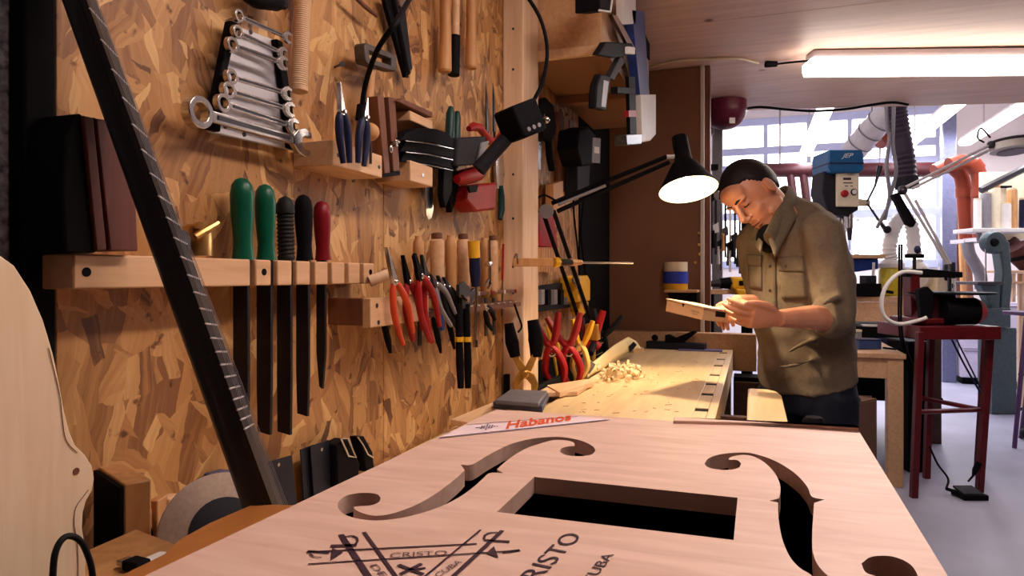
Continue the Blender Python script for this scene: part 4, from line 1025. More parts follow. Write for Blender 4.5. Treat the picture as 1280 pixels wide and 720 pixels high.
# ================================================================== overhead cabinet
cz0 = 1.955
_bp = plain('shaded_underside', (142, 102, 74), 0.6, 0, 0.08, 10)  # underside shade painted: browner than the pine of the front edge
cpar = [('bottom_board', MB().box((WX+0.009, 2.081, cz0-0.03), (-0.416, 3.12, cz0)), plain('shaded_underside', (142, 102, 74), 0.6, 0, 0.08, 10), {'bevel': 0.002}), ('edge_strip', MB().box((WX+0.009, 2.06, cz0-0.03), (-0.415, 2.08, cz0)), PINE_Y, {'bevel': 0.003}),
        ('front_panel', MB().box((WX+0.009, 2.075, cz0+0.001), (-0.435, 2.095, CEIL-0.08)), BEECH, {'bevel': 0.002}),
        ('side_panel', MB().box((-0.455, 2.096, cz0+0.001), (-0.435, 3.10, CEIL-0.08)), BEECH, {'bevel': 0.002}),
        ('upper_board', MB().box((WX+0.009, 2.072, CEIL-0.078), (-0.43, 3.10, CEIL-0.005)), BLACKM, {'bevel': 0.002}),
        ('batten', MB().box((WX+0.009, 2.5, cz0-0.06), (-0.43, 2.55, cz0-0.031)), MC['shaded_underside'], {'bevel': 0.002})]
thing('overhead_cabinet', 'pale wooden cabinet box hung high on the wall behind the post', 'cabinet', cpar)
CD = 0.31
thing('sash_clamp', 'long blue steel bar clamp with white jaw hanging beside the cabinet', 'clamp', [
    ('bar', wpoly(MB(), [(790, 12), (805, 14), (812, 120), (800, 118)], CD-0.01, CD+0.02), BLUE, {'bevel': 0.002}),
    ('upper_jaw', wpoly(MB(), [(780, -6), (795, -6), (795, 30), (780, 30)], CD-0.005, CD+0.02), WHITE, {'bevel': 0.003}),
    ('lower_jaw', wpoly(MB(), [(801, 118), (820, 118), (820, 168), (813, 176), (803, 178)], CD-0.005, CD+0.022), WHITE, {'bevel': 0.003})])
thing('quick_clamp', 'black quick-grip clamp with angled pistol handle hanging under the cabinet edge', 'clamp', [
    ('bar', wpoly(MB(), [(765, 18), (772, 20), (795, 62), (789, 64)], CD+0.024, CD+0.034), STEEL),
    ('head', wpoly(MB(), [(758, 52), (790, 54), (796, 66), (770, 72), (748, 68)], CD+0.022, CD+0.040), BLACK, {'bevel': 0.003}),
    ('trigger', wpoly(MB(), [(776, 70), (782, 76), (768, 100), (762, 97)], CD+0.02, CD+0.036), CHAR, {'bevel': 0.002}),
    ('handle', wpoly(MB(), [(752, 92), (764, 96), (758, 138), (745, 135), (747, 105)], CD+0.018, CD+0.038), BLACK, {'bevel': 0.004}, [('inlay', wpoly(MB(), [(755, 100), (761, 102), (757, 134), (752, 133)], CD+0.038, CD+0.039), GREY)]),
    ('pad', wpoly(MB(), [(786, 58), (794, 59), (794, 68), (786, 67)], CD+0.040, CD+0.052), WHITE, {'bevel': 0.002})])
thing('small_bar_clamp', 'black clamp with bright screw head hanging on the cabinet side', 'clamp', [
    ('bar', wpoly(MB(), [(786, 95), (794, 96), (796, 168), (788, 168)], CD, CD+0.012), BLACK, {'bevel': 0.001}),
    ('arm', wpoly(MB(), [(772, 108), (794, 110), (794, 117), (772, 117)], CD, CD+0.02), BLACK, {'bevel': 0.002}),
    ('foot', wpoly(MB(), [(783, 168), (803, 167), (802, 180), (784, 182)], CD-0.01, CD+0.03), DSTEEL, {'bevel': 0.003}),
    ('band', wpoly(MB(), [(786, 138), (796, 138), (796, 146), (786, 146)], CD-0.002, CD+0.015), RED)])
thing('shelf_bracket', 'slanting grey steel bracket struts on the cabinet edge', 'bracket', [
    ('strut', wtube(MB(), [(766, 20), (802, 135)], 0.007, CD-0.02, 6), ALU), ('strut', wtube(MB(), [(792, 30), (796, 92)], 0.006, CD-0.02, 6), GREY)])
thing('work_light_socket', 'small black box lamp with white rim above the cabinet', 'lamp', [('box', wpoly(MB(), [(750, -8), (764, -8), (763, 14), (750, 13)], 0.24, CD), BLACK, {'bevel': 0.003}), ('rim', wtube(MB(), [(749, 13), (763, 15), (766, -6)], 0.003, CD+0.01, 6), WHITE)])

# ================================================================== gooseneck lamp with black cube head
hz_ = 1.55
A0 = W(452, 138, 0.085); B0 = PC(664, 130, hz_)
neck = spline([A0, W(457, 105, 0.10), W(472, 62, 0.14), W(497, 25, 0.18), PC(520, -12, 1.30), PC(560, -50, 1.40), PC(620, -50, 1.5), PC(656, -8, hz_), PC(676, 25, hz_), PC(684, 62, hz_), PC(679, 100, hz_), PC(667, 126, hz_)], 6)
hf = pcf((650, 152), (680, 140), hz_)
U_, V_, N_ = hf.U, hf.V, hf.N
R45 = Matrix.Rotation(radians(35), 3, V_)
U2 = R45 @ U_; N2 = R45 @ N_
hc = hf.o
hcub = MB().obox(hc, U2, V_, N2, 0.075, 0.075, 0.075)
btn = MB()
for k in (-1, 0, 1):
    btn.lathe(hc + N2*0.0375 + U2*(k*0.016) - V_*0.022 , N2, [(0.005, 0), (0.005, 0.002), (0.001, 0.002)], 12)
gp = MB().tube([PC(632, 174, hz_), PC(614, 194, hz_-0.005), PC(598, 212, hz_-0.01)], [0.0165, 0.0165, 0.0175], 16)
thing('gooseneck_lamp', 'black cube work lamp on a long thin gooseneck with grey grip', 'lamp', [
    ('neck', MB().tube(neck, 0.0045, 8), BLACK, {'smooth': 60}), ('head', hcub, BLACK, {'bevel': 0.006}, [('button', btn, GREY), ('cable_gland', MB().tube([PC(667, 126, hz_), PC(661, 134, hz_)], 0.007, 8), ALU)]),
    ('grip', gp, CHAR, {'smooth': 50}), ('clip', MB().ell(PC(683, 150, hz_), 0.008), STEEL), ('base', wtube(MB(), [(452, 132, 0.085), (450, 150, 0.085)], 0.008, 0.085, 8), BLACK)])

# ================================================================== desk lamp over the bench
LZ = 2.35
el = PC(683, 264, 2.25); bs = PC(741, 408, 2.55); hd_ = PC(833, 196, LZ)
ld = [('base_clamp', MB().obox(bs+Vector((0,0,-0.02)), (1,0,0), (0,1,0), (0,0,1), 0.05, 0.05, 0.06).tube([bs+Vector((0,0,-0.06)), Vector((bs.x, bs.y, BZ+0.0005))], 0.012, 8), GOLD, {'bevel': 0.004}),
      ('lower_arm', MB().tube([PC(679, 266, 2.26), PC(724, 400, 2.53)], 0.0075, 8), BLACK), ('lower_arm', MB().tube([PC(692, 264, 2.25), PC(737, 396, 2.54)], 0.0075, 8), BLACK),
      ('spring', MB().tube([PC(712, 330, 2.4), PC(733, 390, 2.53)], 0.0055, 8), ALU),
      ('elbow', MB().lathe(el-ray(683, 262)*0.008, -ray(683, 262), [(0.024, -0.012), (0.024, 0.012), (0.004, 0.014), (0.001, 0.014)], 18), GREY),
      ('upper_arm', MB().tube([PC(690, 254, 2.25), hd_], 0.0075, 8), BLACK), ('upper_arm', MB().tube([PC(697, 264, 2.25), PC(836, 203, LZ)], 0.0075, 8), BLACK),
      ('spring', MB().tube([PC(698, 256, 2.23), PC(757, 232, 2.27)], 0.005, 8), GREY),
      ('cable', MB().tube(spline([PC(697, 252, 2.24), PC(680, 244, 2.24), PC(668, 252, 2.24), PC(670, 263, 2.25), PC(682, 266, 2.25)], 5), 0.0035, 6), BLACK, {'smooth': 60})]
ax = (PC(861, 236, LZ-0.045) - PC(851, 178, LZ+0.02)).normalized()
top = PC(850, 176, LZ+0.02); Ls = (PC(861, 238, LZ-0.045)-top).length
prof = [(0.018, -0.016), (0.027, -0.012), (0.028, Ls*0.25), (0.030, Ls*0.42), (0.044, Ls*0.5), (0.072, Ls*0.75), (0.1005, Ls*1.0)]
inn = [(0.0985, Ls*1.0), (0.070, Ls*0.76), (0.042, Ls*0.52), (0.026, Ls*0.45)]
so = MB(); a_ = ax.orthogonal().normalized(); b_ = ax.cross(a_)
def shell(prof):
    m = MB(); n = 32; vs_, fs = [], []
    for r, h in prof:
        for k in range(n):
            q = 2*pi*k/n; vs_.append(top + ax*h + a_*(cos(q)*r) + b_*(sin(q)*r))
    for i in range(len(prof)-1):
        for k in range(n):
            k2 = (k+1) % n; fs.append((i*n+k, i*n+k2, (i+1)*n+k2, (i+1)*n+k))
    return m.add(vs_, fs)
outer = shell(prof); outer.f.append(tuple(range(31, -1, -1)))
BULB = emit('lamp_bulb', (255, 232, 190), 30)
ld += [('shade', outer, BLACK, {'smooth': 50}, [('reflector', shell(inn), plain('lamp_white', (250, 240, 215), 0.5), {'smooth': 50}), ('rim', MB().torus(top+ax*Ls, ax, 0.0995, 0.0018, 32, 6), BLACK)]),
       ('bulb', MB().ell(top+ax*(Ls*0.93), 0.033), BULB, {'smooth': 80}), ('bracket', MB().tube([hd_, PC(843, 196, LZ), PC(848, 190, LZ)], 0.008, 8), ALU)]
thing('desk_lamp', 'black swing-arm desk lamp with lit conical shade over the bench', 'lamp', ld)
lp = top + ax*(Ls*1.02+0.03)
spot_light('desk_lamp_light', lp, lp + ax, 25.0, (1.0, 0.76, 0.48), 2.2, 0.5, 0.03)

# ================================================================== foreground cigar-box guitar
BT = 1.13
def B2(px, py, z=BT): p = PZ(px, py, z); return (p.x, p.y)
bl, brr = PZ(620, 512, BT), PZ(1075, 541, BT)
nl, nr = PZ(180, 720, BT), PZ(1185, 720, BT)
dl = (nl-bl).normalized(); dr = (nr-brr).normalized()
nl2 = bl + dl*0.48; nr2 = brr + dr*0.48
def c3(pts): return [(380+x/3.048, 520+y/3.048) for x, y in pts]
def c4(pts): return [(760+x/2.667, 500+y/2.667) for x, y in pts]
fL = c3([(640,185),(700,150),(780,110),(860,88),(940,80),(1000,82),(1060,95),(1100,115),(1110,132),(1095,147),(1050,153),(1000,149),(975,137),(980,124),(1005,116),(1032,114),(1025,100),(990,92),(950,92),(900,105),(850,122),(800,150),(760,180),(735,203),(760,218),(708,217),(680,240),(640,275),(590,310),(520,345),(440,372),(360,390),(280,398),(210,392),(155,375),(130,350),(133,325),(165,302),(220,293),(275,297),(292,312),(285,328),(255,340),(215,343),(188,346),(200,360),(240,375),(280,380),(330,373),(400,350),(470,316),(540,268),(590,228),(612,206),(597,185)])
fR = c4([(322,212),(335,195),(370,182),(420,176),(475,177),(530,192),(580,215),(630,250),(665,290),(680,322),(722,332),(687,343),(684,390),(681,440),(682,500),(697,545),(735,587),(790,616),(860,640),(920,645),(960,625),(950,600),(905,590),(860,575),(845,545),(880,522),(950,522),(1010,550),(1035,600),(1010,650),(930,688),(830,682),(740,640),(680,585),(640,560),(605,520),(580,460),(568,390),(567,342),(537,336),(570,328),(575,290),(560,250),(530,215),(490,190),(450,183),(410,190),(402,199),(430,200),(444,212),(435,226),(400,233),(355,230),(330,222)])
pk = [(668, 596), (922, 622), (917, 675), (621, 640)]
def smooth_loop(pts, k=4, corner=1.15):
    P = [Vector(p) for p in pts]; n = len(P); out = []
    sharp = []
    for i in range(n):
        a, b = (P[i]-P[i-1]), (P[(i+1) % n]-P[i]); sharp.append(a.angle(b) > corner)
    for i in range(n):
        p0, p1, p2, p3 = P[i-1], P[i], P[(i+1) % n], P[(i+2) % n]
        if sharp[i]: p0 = p1*2-p2
        if sharp[(i+1) % n]: p3 = p2*2-p1
        for j in range(k):
            t = j/k; out.append(0.5*((2*p1)+(p2-p0)*t+(2*p0-5*p1+4*p2-p3)*t*t+(3*p1-p0-3*p2+p3)*t**3))
    return [(q[0], q[1]) for q in out]
fL, fR = smooth_loop(fL), smooth_loop(fR)
loops = [[(bl.x, bl.y), (brr.x, brr.y), (nr2.x, nr2.y), (nl2.x, nl2.y)], [B2(*p) for p in fL], [B2(*p) for p in fR], [B2(*p) for p in pk]]
TT = 0.010
CEDAR = wood('cedar_ply', (204, 166, 148), (222, 188, 172), stretch=(1.6, 10, 10), scale=9, bump=0.06, rough=0.5)
plate_mb = filled(loops, TT, BT-TT)
BH = 0.10
cen = (bl+brr+nl2+nr2)/4
def inset(p, k): d = cen-p; d.z = 0; return p + d.normalized()*k
corn = [bl, brr, nr2, nl2]
side_parts = []
for i in range(4):
    a, b = corn[i], corn[(i+1) % 4]; t = (b-a).normalized(); nrm = Vector((-t.y, t.x, 0))
    if nrm.dot(cen-a) < 0: nrm = -nrm
    a2 = a + nrm*0.001 + t*(0.0 if i % 2 else 0.009); b2 = b + nrm*0.001 - t*(0.0 if i % 2 else 0.009)
    q = [a2, b2, b2+nrm*0.008, a2+nrm*0.008]
    side_parts.append(('side_board', MB().prism([Vector((p.x, p.y, BT-BH)) for p in q], (0, 0, BH-TT-0.0004)), CEDAR, {'bevel': 0.001}))
bottom = MB().prism([Vector((p.x, p.y, BT-BH)) for p in [inset(p, 0.016) for p in corn]], (0, 0, 0.006))  # coloured black below, painting the shade inside the box
shade_sheets = []
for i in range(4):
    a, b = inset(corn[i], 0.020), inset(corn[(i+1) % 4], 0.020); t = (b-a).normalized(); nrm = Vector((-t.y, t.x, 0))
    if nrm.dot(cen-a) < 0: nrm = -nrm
    shade_sheets.append(('shade_sheet', MB().prism([Vector((p.x, p.y, BT-BH+0.0065)) for p in (a, b, b+nrm*0.002, a+nrm*0.002)], (0, 0, BH-TT-0.008)), BLACKM))  # black sheets paint the shade along the inner walls
# printed paper seal
eps = Vector((0, 0, 0.0004))
def T3(px, py, k=1.0): return PZ(px, py, BT) + eps*k
seal = MB().add([T3(549, 548), T3(583, 532), T3(722, 521.4), T3(762, 525.2)], [(0, 1, 2, 3)])
for fi in range(1):
    n_ = (seal.v[1]-seal.v[0]).cross(seal.v[2]-seal.v[0])
    if n_.z < 0: seal.f = [(3, 2, 1, 0)]
def strip(mb, A, B, w, k=2.0):
    a, b = T3(A[0], A[1], k), T3(B[0], B[1], k); t = (b-a).normalized(); n = Vector((-t.y, t.x, 0))*(w/2)
    return mb.add([a-n, b-n, b+n, a+n], [(0, 1, 2, 3)])
INK = plain('stamp_ink', (58, 34, 48), 0.6, 0, 0.3, 300)
SEALB = plain('seal_blue', (60, 52, 96), 0.5)
SEALR = plain('seal_orange_red', (214, 84, 36), 0.5)
seal_lines = strip(strip(MB(), (583, 532), (722, 521.6), 0.0012), (549, 548), (762, 525.4), 0.0012)
strip(seal_lines, (606, 543), (690, 534.5), 0.0007)
loz = MB()
for i in range(-4, 5):
    for j in range(-2, 3):
        if abs(i)/4.5+abs(j)/2.5 > 1.0: continue
        cx_, cy_ = 608.5 + i*3.2 + j*0.7, 534.8 - i*0.22 - j*1.55
        loz.add([T3(*p, k=2) for p in ((cx_-1.4, cy_+0.1), (cx_-0.2, cy_+0.62), (cx_+1.4, cy_-0.1), (cx_+0.2, cy_-0.62))], [(0, 1, 2, 3)])
hab = lettering('Habanos', T3(632, 537, 2), T3(714, 526, 2), T3(636, 527.5, 2), bold=0.028)
word1 = lettering('CRISTO', T3(655, 746), T3(728, 670), T3(629, 740))
word2 = lettering('DE CUBA', T3(718, 757), T3(768, 694), T3(703, 754))
emb = MB()
for A, B, w in (((384, 691), (596, 680.6), 0.0014), ((385, 706), (649, 689), 0.0011), ((426, 669), (468, 733), 0.0028), ((455, 666), (503, 733), 0.0018), ((601, 663), (515, 735), 0.0011), ((628, 664), (550, 737), 0.0022),
                ((413, 683.5), (446, 682.5), 0.0030), ((605, 676), (637, 678), 0.0022), ((628, 691.5), (650, 688.6), 0.0020), ((384, 690), (412, 691.6), 0.0022), ((498, 707), (529, 719), 0.0022), ((500, 719), (527, 705.5), 0.0020), ((514, 713), (532, 711), 0.0016)):
    strip(emb, A, B, w, 1)
def arc(pts, w):
    for a, b in zip(pts[:-1], pts[1:]): strip(emb, a, b, w, 1.2)
arc([(432, 672), (440, 670.5), (446, 673), (447, 678), (443, 683)], 0.0012)
arc([(622, 666.5), (612, 667), (606, 670), (605, 675)], 0.0012)
arc([(386, 692), (392, 697), (402, 698)], 0.0007)
emb.add([T3(415, 686, 1.2), T3(429, 691.6, 1.2), T3(413, 701.4, 1.2)], [(0, 1, 2)]); emb.add([T3(607.5, 692.7, 1.2), T3(617.4, 684, 1.2), T3(623.3, 698.6, 1.2)], [(0, 1, 2)])
word3 = lettering('CRISTO', T3(487, 698.3), T3(559, 694.6), T3(488, 692.2))
word4 = lettering('DE', T3(462, 708), T3(476, 722), T3(471, 706))
word5 = lettering('CUBA', T3(548, 723), T3(578, 704), T3(542, 719))
def upf(mb):
    out = []
    for f in mb.f:
        n = (mb.v[f[1]]-mb.v[f[0]]).cross(mb.v[f[2]]-mb.v[f[1]]); out.append(f if n.z >= 0 else tuple(reversed(f)))
    mb.f = out; return mb
for m_ in (emb, loz, seal_lines): upf(m_)
box_guitar = thing('cigar_box_guitar', 'large pale cigar box guitar body with two f-holes in the foreground', 'guitar', [
    ('soundboard', plate_mb, CEDAR, {'smooth': 30}, [('seal', seal, plain('seal_paper', (226, 204, 208), 0.6, 0, 0.03), {'smooth': 0}), ('seal_lines', seal_lines, SEALB, {'smooth': 0}), ('seal_emblem', loz, SEALB, {'smooth': 0}), ('seal_lettering', hab, SEALR, {'smooth': 0}),
        ('stamp_emblem', emb, INK, {'smooth': 0}), ('stamp_lettering', word3.merge(word4).merge(word5), plain('stamp_ink_light', (110, 84, 88), 0.6), {'smooth': 0}), ('stamp_title', word1.merge(word2), INK, {'smooth': 0})]),
    ('bottom_board', bottom, BLACKM), *shade_sheets,
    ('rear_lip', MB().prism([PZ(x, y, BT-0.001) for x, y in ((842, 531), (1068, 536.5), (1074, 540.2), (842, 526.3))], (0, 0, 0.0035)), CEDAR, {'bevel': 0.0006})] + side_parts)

# ================================================================== guitar body and neck behind it
OZ = BT-BH
HONEY = wood('honey_wood', (150, 92, 44), (176, 114, 58), stretch=(6, 2, 6), scale=5, rough=0.35)
op = [PZ(205, 692, OZ), PZ(222, 675, OZ), PZ(262, 653, OZ), PZ(318, 629, OZ), PZ(368, 631, OZ)]
far = [Vector((-0.20, 0.585, OZ)), Vector((-0.06, 0.56, OZ)), Vector((-0.03, 0.40, OZ)), Vector((-0.08, 0.15, OZ)), Vector((-0.40, 0.15, OZ)), Vector((-0.435, 0.27, OZ))]
ob = op + far
thing('honey_guitar_body', 'honey brown wooden guitar body lying beneath the cigar box guitar', 'guitar', [
    ('top_plate', MB().prism([Vector((p.x, p.y, OZ)) for p in ob], (0, 0, -0.006)), HONEY, {'bevel': 0.0015}),
    ('rim', MB().prism([Vector((p.x, p.y, OZ-0.0065)) + (Vector((cen.x-0.05, cen.y, OZ)) - p)*0.03 for p in ob], (0, 0, -(OZ-0.0065-BZ))), MAHOG, {'bevel': 0.001})])
N0 = PX(303, 625, -0.475); N1 = PX(80, 0, -0.66)
t_ = (N1-N0).normalized()
base_ = N0 - t_*((N0.z-0.905)/t_.z); tip_ = N1 + t_*0.06
vray = ((N0+N1)/2-CAM).normalized()
Nn = (t_.cross(vray)).normalized()
if Nn.y < 0: Nn = -Nn
Nn = (Nn - vray*0.26).normalized(); Nn = (Nn - t_*Nn.dot(t_)).normalized(); Sd = t_.cross(Nn).normalized()
if Sd.dot(vray) > 0: Sd = -Sd
NL = (tip_-base_).length
def npnt(u, n, s): return base_ + t_*u + Nn*n + Sd*s
nk = MB(); pr_ = []
for u, th_, w in ((0, 0.024, 0.048), (NL*0.5, 0.021, 0.044), (NL*0.9, 0.018, 0.040), (NL, 0.022, 0.042)):
    pr_.append([npnt(u, n*th_, s*w) for n, s in ((0, -0.5), (0, 0.5), (0.35, 0.5), (0.75, 0.42), (1.0, 0.2), (1.0, -0.2), (0.75, -0.42), (0.35, -0.5))])
# neck cross-section: n=1 fingerboard side is +Nn, so mirror the rounded back
pr_ = []
for u, th_, w in ((0, 0.024, 0.048), (NL*0.5, 0.021, 0.044), (NL*0.9, 0.018, 0.040), (NL, 0.022, 0.042)):
    pr_.append([npnt(u, th_*(1-n), s*w) for n, s in ((0, -0.5), (0, 0.5), (0.35, 0.5), (0.75, 0.42), (1.0, 0.2), (1.0, -0.2), (0.75, -0.42), (0.35, -0.5))])
vs_, fs = [], []
for r in pr_: vs_ += r
for i in range(3):
    for k in range(8): k2 = (k+1) % 8; fs.append((i*8+k, i*8+k2, (i+1)*8+k2, (i+1)*8+k))
fs += [tuple(range(8)), tuple(range(31, 23, -1))]
nk.add(vs_, fs)
EBONY = wood('ebony', (15, 11, 13), (24, 18, 19), stretch=(10, 10, 2), scale=6, rough=0.4)
def thick(u): return 0.024 + (0.018-0.024)*min(1, u/(NL*0.9))
fb = MB(); 
a_, b_ = [npnt(0, thick(0)+k, s*0.048) for k in (0.0004, 0.0065) for s in (-0.5, 0.5)], [npnt(NL*0.93, thick(NL)+k, s*0.040) for k in (0.0004, 0.0065) for s in (-0.5, 0.5)]
fb.add(a_+b_, [(0,1,3,2),(4,6,7,5),(0,4,5,1),(1,5,7,3),(3,7,6,2),(2,6,4,0)])
fb_parts = []
u = 0.02; scale_ = 0.65; k = 0
fret_us = []
pos = NL*0.93; rem = 0.64
while pos > 0.02 and len(fret_us) < 24:
    step = rem*(1-2**(-1/12)); rem -= step; pos -= step; fret_us.append(pos)
for u in fret_us:
    w = 0.048 + (0.040-0.048)*u/(NL*0.93)
    if u > 0.01: fb_parts.append(('fret', MB().tube([npnt(u, thick(u)+0.0068, -w/2), npnt(u, thick(u)+0.0068, w/2+0.0004)], 0.0010, 6), ALU))
strg = [('string', MB().tube([npnt(0.0, thick(0)+0.012, s), npnt(NL*0.93, thick(NL)+0.0085, s*0.85)], 0.0003, 5), GREY) for s in (-0.018, -0.011, -0.004, 0.004, 0.011, 0.018)]
headst = MB().obox(npnt(NL+0.075, 0.006, 0), t_, Nn, Sd, 0.15, 0.016, 0.062)
nutp = MB().obox(npnt(NL*0.935, thick(NL)+0.005, 0), t_, Nn, Sd, 0.005, 0.010, 0.043)
thing('guitar_neck', 'long black guitar neck with frets leaning up across the wall', 'guitar neck', [('neck', nk, EBONY, {'smooth': 40}), ('fingerboard', fb, EBONY, {}, fb_parts), ('headstock', headst, BLACK, {'bevel': 0.003}), ('nut', nutp, CREAM)] + strg)

# ================================================================== lower left corner
MAPLE = wood('maple', (230, 200, 164), (240, 216, 184), stretch=(12, 12, 1.0), scale=7, bump=0.03, rough=0.5)
PXL = -0.52
def pl(px, py): return PX(px, py, PXL)
out_px = [(107, 760), (107, 720), (108, 690), (103, 660), (104, 640), (108, 626), (115, 614), (118, 598), (115, 582), (106, 568), (94, 556), (87, 540), (80, 512), (74, 478), (66, 440), (54, 400), (38, 363), (18, 332), (0, 319), (-25, 305)]
pts = [pl(x, y) for x, y in out_px]
zbot = BZ-0.018
pts = [Vector((PXL, pts[0].y, zbot))] + pts + [Vector((PXL, pts[-1].y, zbot))]
purf = spline([pl(x, y) + Vector((0.0006, 0, 0)) for x, y in ((96, 780), (97, 720), (96, 680), (92, 655), (94, 635), (104, 620), (110, 612))], 4)
purf2 = spline([pl(x, y) + Vector((0.0006, 0, 0)) for x, y in ((96, 566), (82, 550), (77, 520), (75, 500), (70, 475), (60, 435))], 4)
hole = pl(95, 589)
thing('maple_guitar_plate', 'pale maple guitar plate with curved waist standing at the left edge', 'guitar plate', [
    ('plate', MB().prism(pts, (-0.006, 0, 0)), MAPLE, {'bevel': 0.001}, [('scribe_line', MB().tube(purf, 0.0003, 5).tube(purf2, 0.0003, 5), WALNUT), ('hole', MB().lathe(hole, (1,0,0), [(0.0028, 0), (0.0028, 0.0006), (0.0003, 0.0006)], 14), WALNUT)])])
cb = spline([PX(x, y, -0.49) for x, y in ((64, 790), (66, 720), (70, 688), (82, 671), (98, 674), (109, 692), (116, 722), (119, 790))], 5)
single('black_cable', 'thick black cable forming a loop in the bottom left corner', 'cable', MB().tube(cb, 0.0024, 8), RUBBER, smooth=60)
LZB = 0.99
thing('board_stack', 'pale grey-brown flat board lying beside the honey guitar body', 'board', [
    ('board', MB().prism([PZ(x, y, LZB) for x, y in ((108, 688), (170, 661), (222, 681), (205, 700), (160, 745), (90, 760))], (0, 0, -0.018)), TAN, {'bevel': 0.0015}),
    ('batten', MB().prism([PZ(x, y, LZB-0.019) + Vector((0.004, 0.004, 0)) for x, y in ((112, 692), (168, 670), (200, 690), (150, 750), (100, 755))], (0, 0, -(LZB-0.019-BZ+0.018))), WALNUT, {})])
single('paper_scrap', 'white paper scrap on the flat board at bottom left', 'paper', MB().prism([PZ(x, y, LZB+0.0006) for x, y in ((176, 700), (200, 690), (224, 692), (205, 722), (190, 724))], (0, 0, 0.0006)), PAPER, smooth=0)
ua, ub = PZ(157, 702, LZB+0.006), PZ(180, 708, LZB+0.006)
uf = ff(ua, ub, (0,0,1))
thing('usb_plug', 'small black cable plug with metal tip on the flat board', 'plug', [('tip', MB().obox(uf.p(0, 0), uf.U, uf.V, uf.N, 0.010, 0.011, 0.0045), STEEL, {'bevel': 0.0006}), ('shell', MB().obox(uf.p(0.014, 0), uf.U, uf.V, uf.N, 0.020, 0.015, 0.009), BLACK, {'bevel': 0.002}), ('cable', MB().tube(spline([uf.p(0.022, 0), uf.p(0.035, 0.004), uf.p(0.05, 0.015, -0.004)], 4), 0.002, 6), RUBBER)])
# wooden blocks against the wall
def yawbox(A, B, zc, depth, zt, zb):         # front face between pixels A and B at depth zc, going away
    a = PC(A, 600, zc); b = PC(B[0], 600, B[1]); a.z = b.z = 0
    u = (b-a).normalized(); n = Vector((-u.y, u.x, 0))
    if n.dot(ray(A, 345)) < 0: n = -n
    return a, b, u, n
a, b, u, n = yawbox(117, (150, 0.70), 0.765, 0.05, 1.0, 0.9)
ztp = 1.25-258/860*0.71
thing('sanding_cube', 'wooden block with dark abrasive face standing behind the flat board', 'block', [
    ('body', MB().prism([Vector((p.x, p.y, BZ-0.019)) for p in (a+n*0.004, b+n*0.004, b+n*0.03, a+n*0.03)], (0, 0, ztp-BZ+0.019)), TAN, {'bevel': 0.002}),
    ('abrasive_face', MB().prism([Vector((p.x, p.y, BZ-0.019)) for p in (a, b, b+n*0.0035, a+n*0.0035)], (0, 0, ztp-BZ+0.016)), BLACKM, {})])
for (x0, y0, x1, y1, zc, m, lab) in ((172, 640, 184, 665, 0.73, BEECH, 'small square pale block between larger blocks near the wall'), (185, 626, 197, 668, 0.74, TAN, 'narrow upright tan block leaning near the wall'), (198, 624, 212, 670, 0.76, BEECH, 'upright pale block next to the round disc')):
    p = PC(x0, y0, zc); q = PC(x1, y0, zc); U = (q-p).normalized(); Nq = Vector((-U.y, U.x, 0))
    single('wood_block', lab, 'block', MB().prism([Vector((v.x, v.y, BZ-0.019)) for v in (p, q, q+Nq*0.022, p+Nq*0.022)], (0, 0, p.z-BZ+0.019)), m, 'blocks near the wall', bevel=0.0015)
single('black_wedge', 'black wedge between the small wood blocks near the wall', 'wedge', MB().prism([PC(x, y, 0.725) for x, y in ((172, 634), (180, 630), (192, 668), (188, 676), (182, 660))], ray(180, 640)*0.02), BLACKM, bevel=0.001)
dc = PC(283, 668, 0.735); dax = (Vector((0.80, -0.45, 0.62))).normalized()
DISC = plain('grey_abrasive', (168, 146, 130), 0.8, 0, 0.1, 200, 0.2)
thing('abrasive_disc', 'round grey abrasive disc leaning behind the honey guitar body', 'disc', [('disc', MB().lathe(dc, dax, [(0.066, -0.004), (0.068, -0.002), (0.068, 0.002), (0.066, 0.0035), (0.040, 0.0035)], 40), DISC, {'smooth': 40}), ('hub', MB().lathe(dc+dax*0.004, dax, [(0.039, 0), (0.039, 0.001), (0.034, 0.0015), (0.001, 0.0015)], 32), CHAR)])
thing('blue_clip', 'small blue-grey clip on the wall behind the disc', 'clip', [('body', wpoly(MB(), [(275, 594), (296, 588), (298, 606), (276, 610)], 0.002, 0.03), plain('steel_blue', (78, 84, 116), 0.45), {'bevel': 0.002}), ('dark_end', wpoly(MB(), [(263, 600), (274, 595), (275, 612), (264, 612)], 0.002, 0.025), BLACK, {'bevel': 0.002})])

# ================================================================== the man at the bench
from mathutils.bvhtree import BVHTree
def remeshed(mb, voxel, smooth_it=4, disp=0.0, dscale=0.08):
    me = bpy.data.meshes.new('tmp'); me.from_pydata([tuple(p) for p in mb.v], [], mb.f); me.update()
    o = bpy.data.objects.new('tmp', me); COL.objects.link(o)
    m = o.modifiers.new('r', 'REMESH'); m.mode = 'VOXEL'; m.voxel_size = voxel
    if disp:
        tx = bpy.data.textures.new('folds', 'CLOUDS'); tx.noise_scale = dscale; tx.noise_depth = 1
        d = o.modifiers.new('d', 'DISPLACE'); d.texture = tx; d.strength = disp; d.texture_coords = 'GLOBAL'
    s = o.modifiers.new('s', 'SMOOTH'); s.factor = 0.5; s.iterations = smooth_it
    dg = bpy.context.evaluated_depsgraph_get(); dg.update()
    ev = o.evaluated_get(dg); em = ev.to_mesh()
    out = from_mesh(em); ev.to_mesh_clear(); bpy.data.objects.remove(o); bpy.data.meshes.remove(me)
    return out
RV = Vector((CS, SN, 0)); FV = Vector((-SN, CS, 0)); UZ = Vector((0, 0, 1))
fb_ = (-RV*0.78 - FV*0.62).normalized()      # where the chest faces
lb_ = UZ.cross(fb_).normalized()             # his left
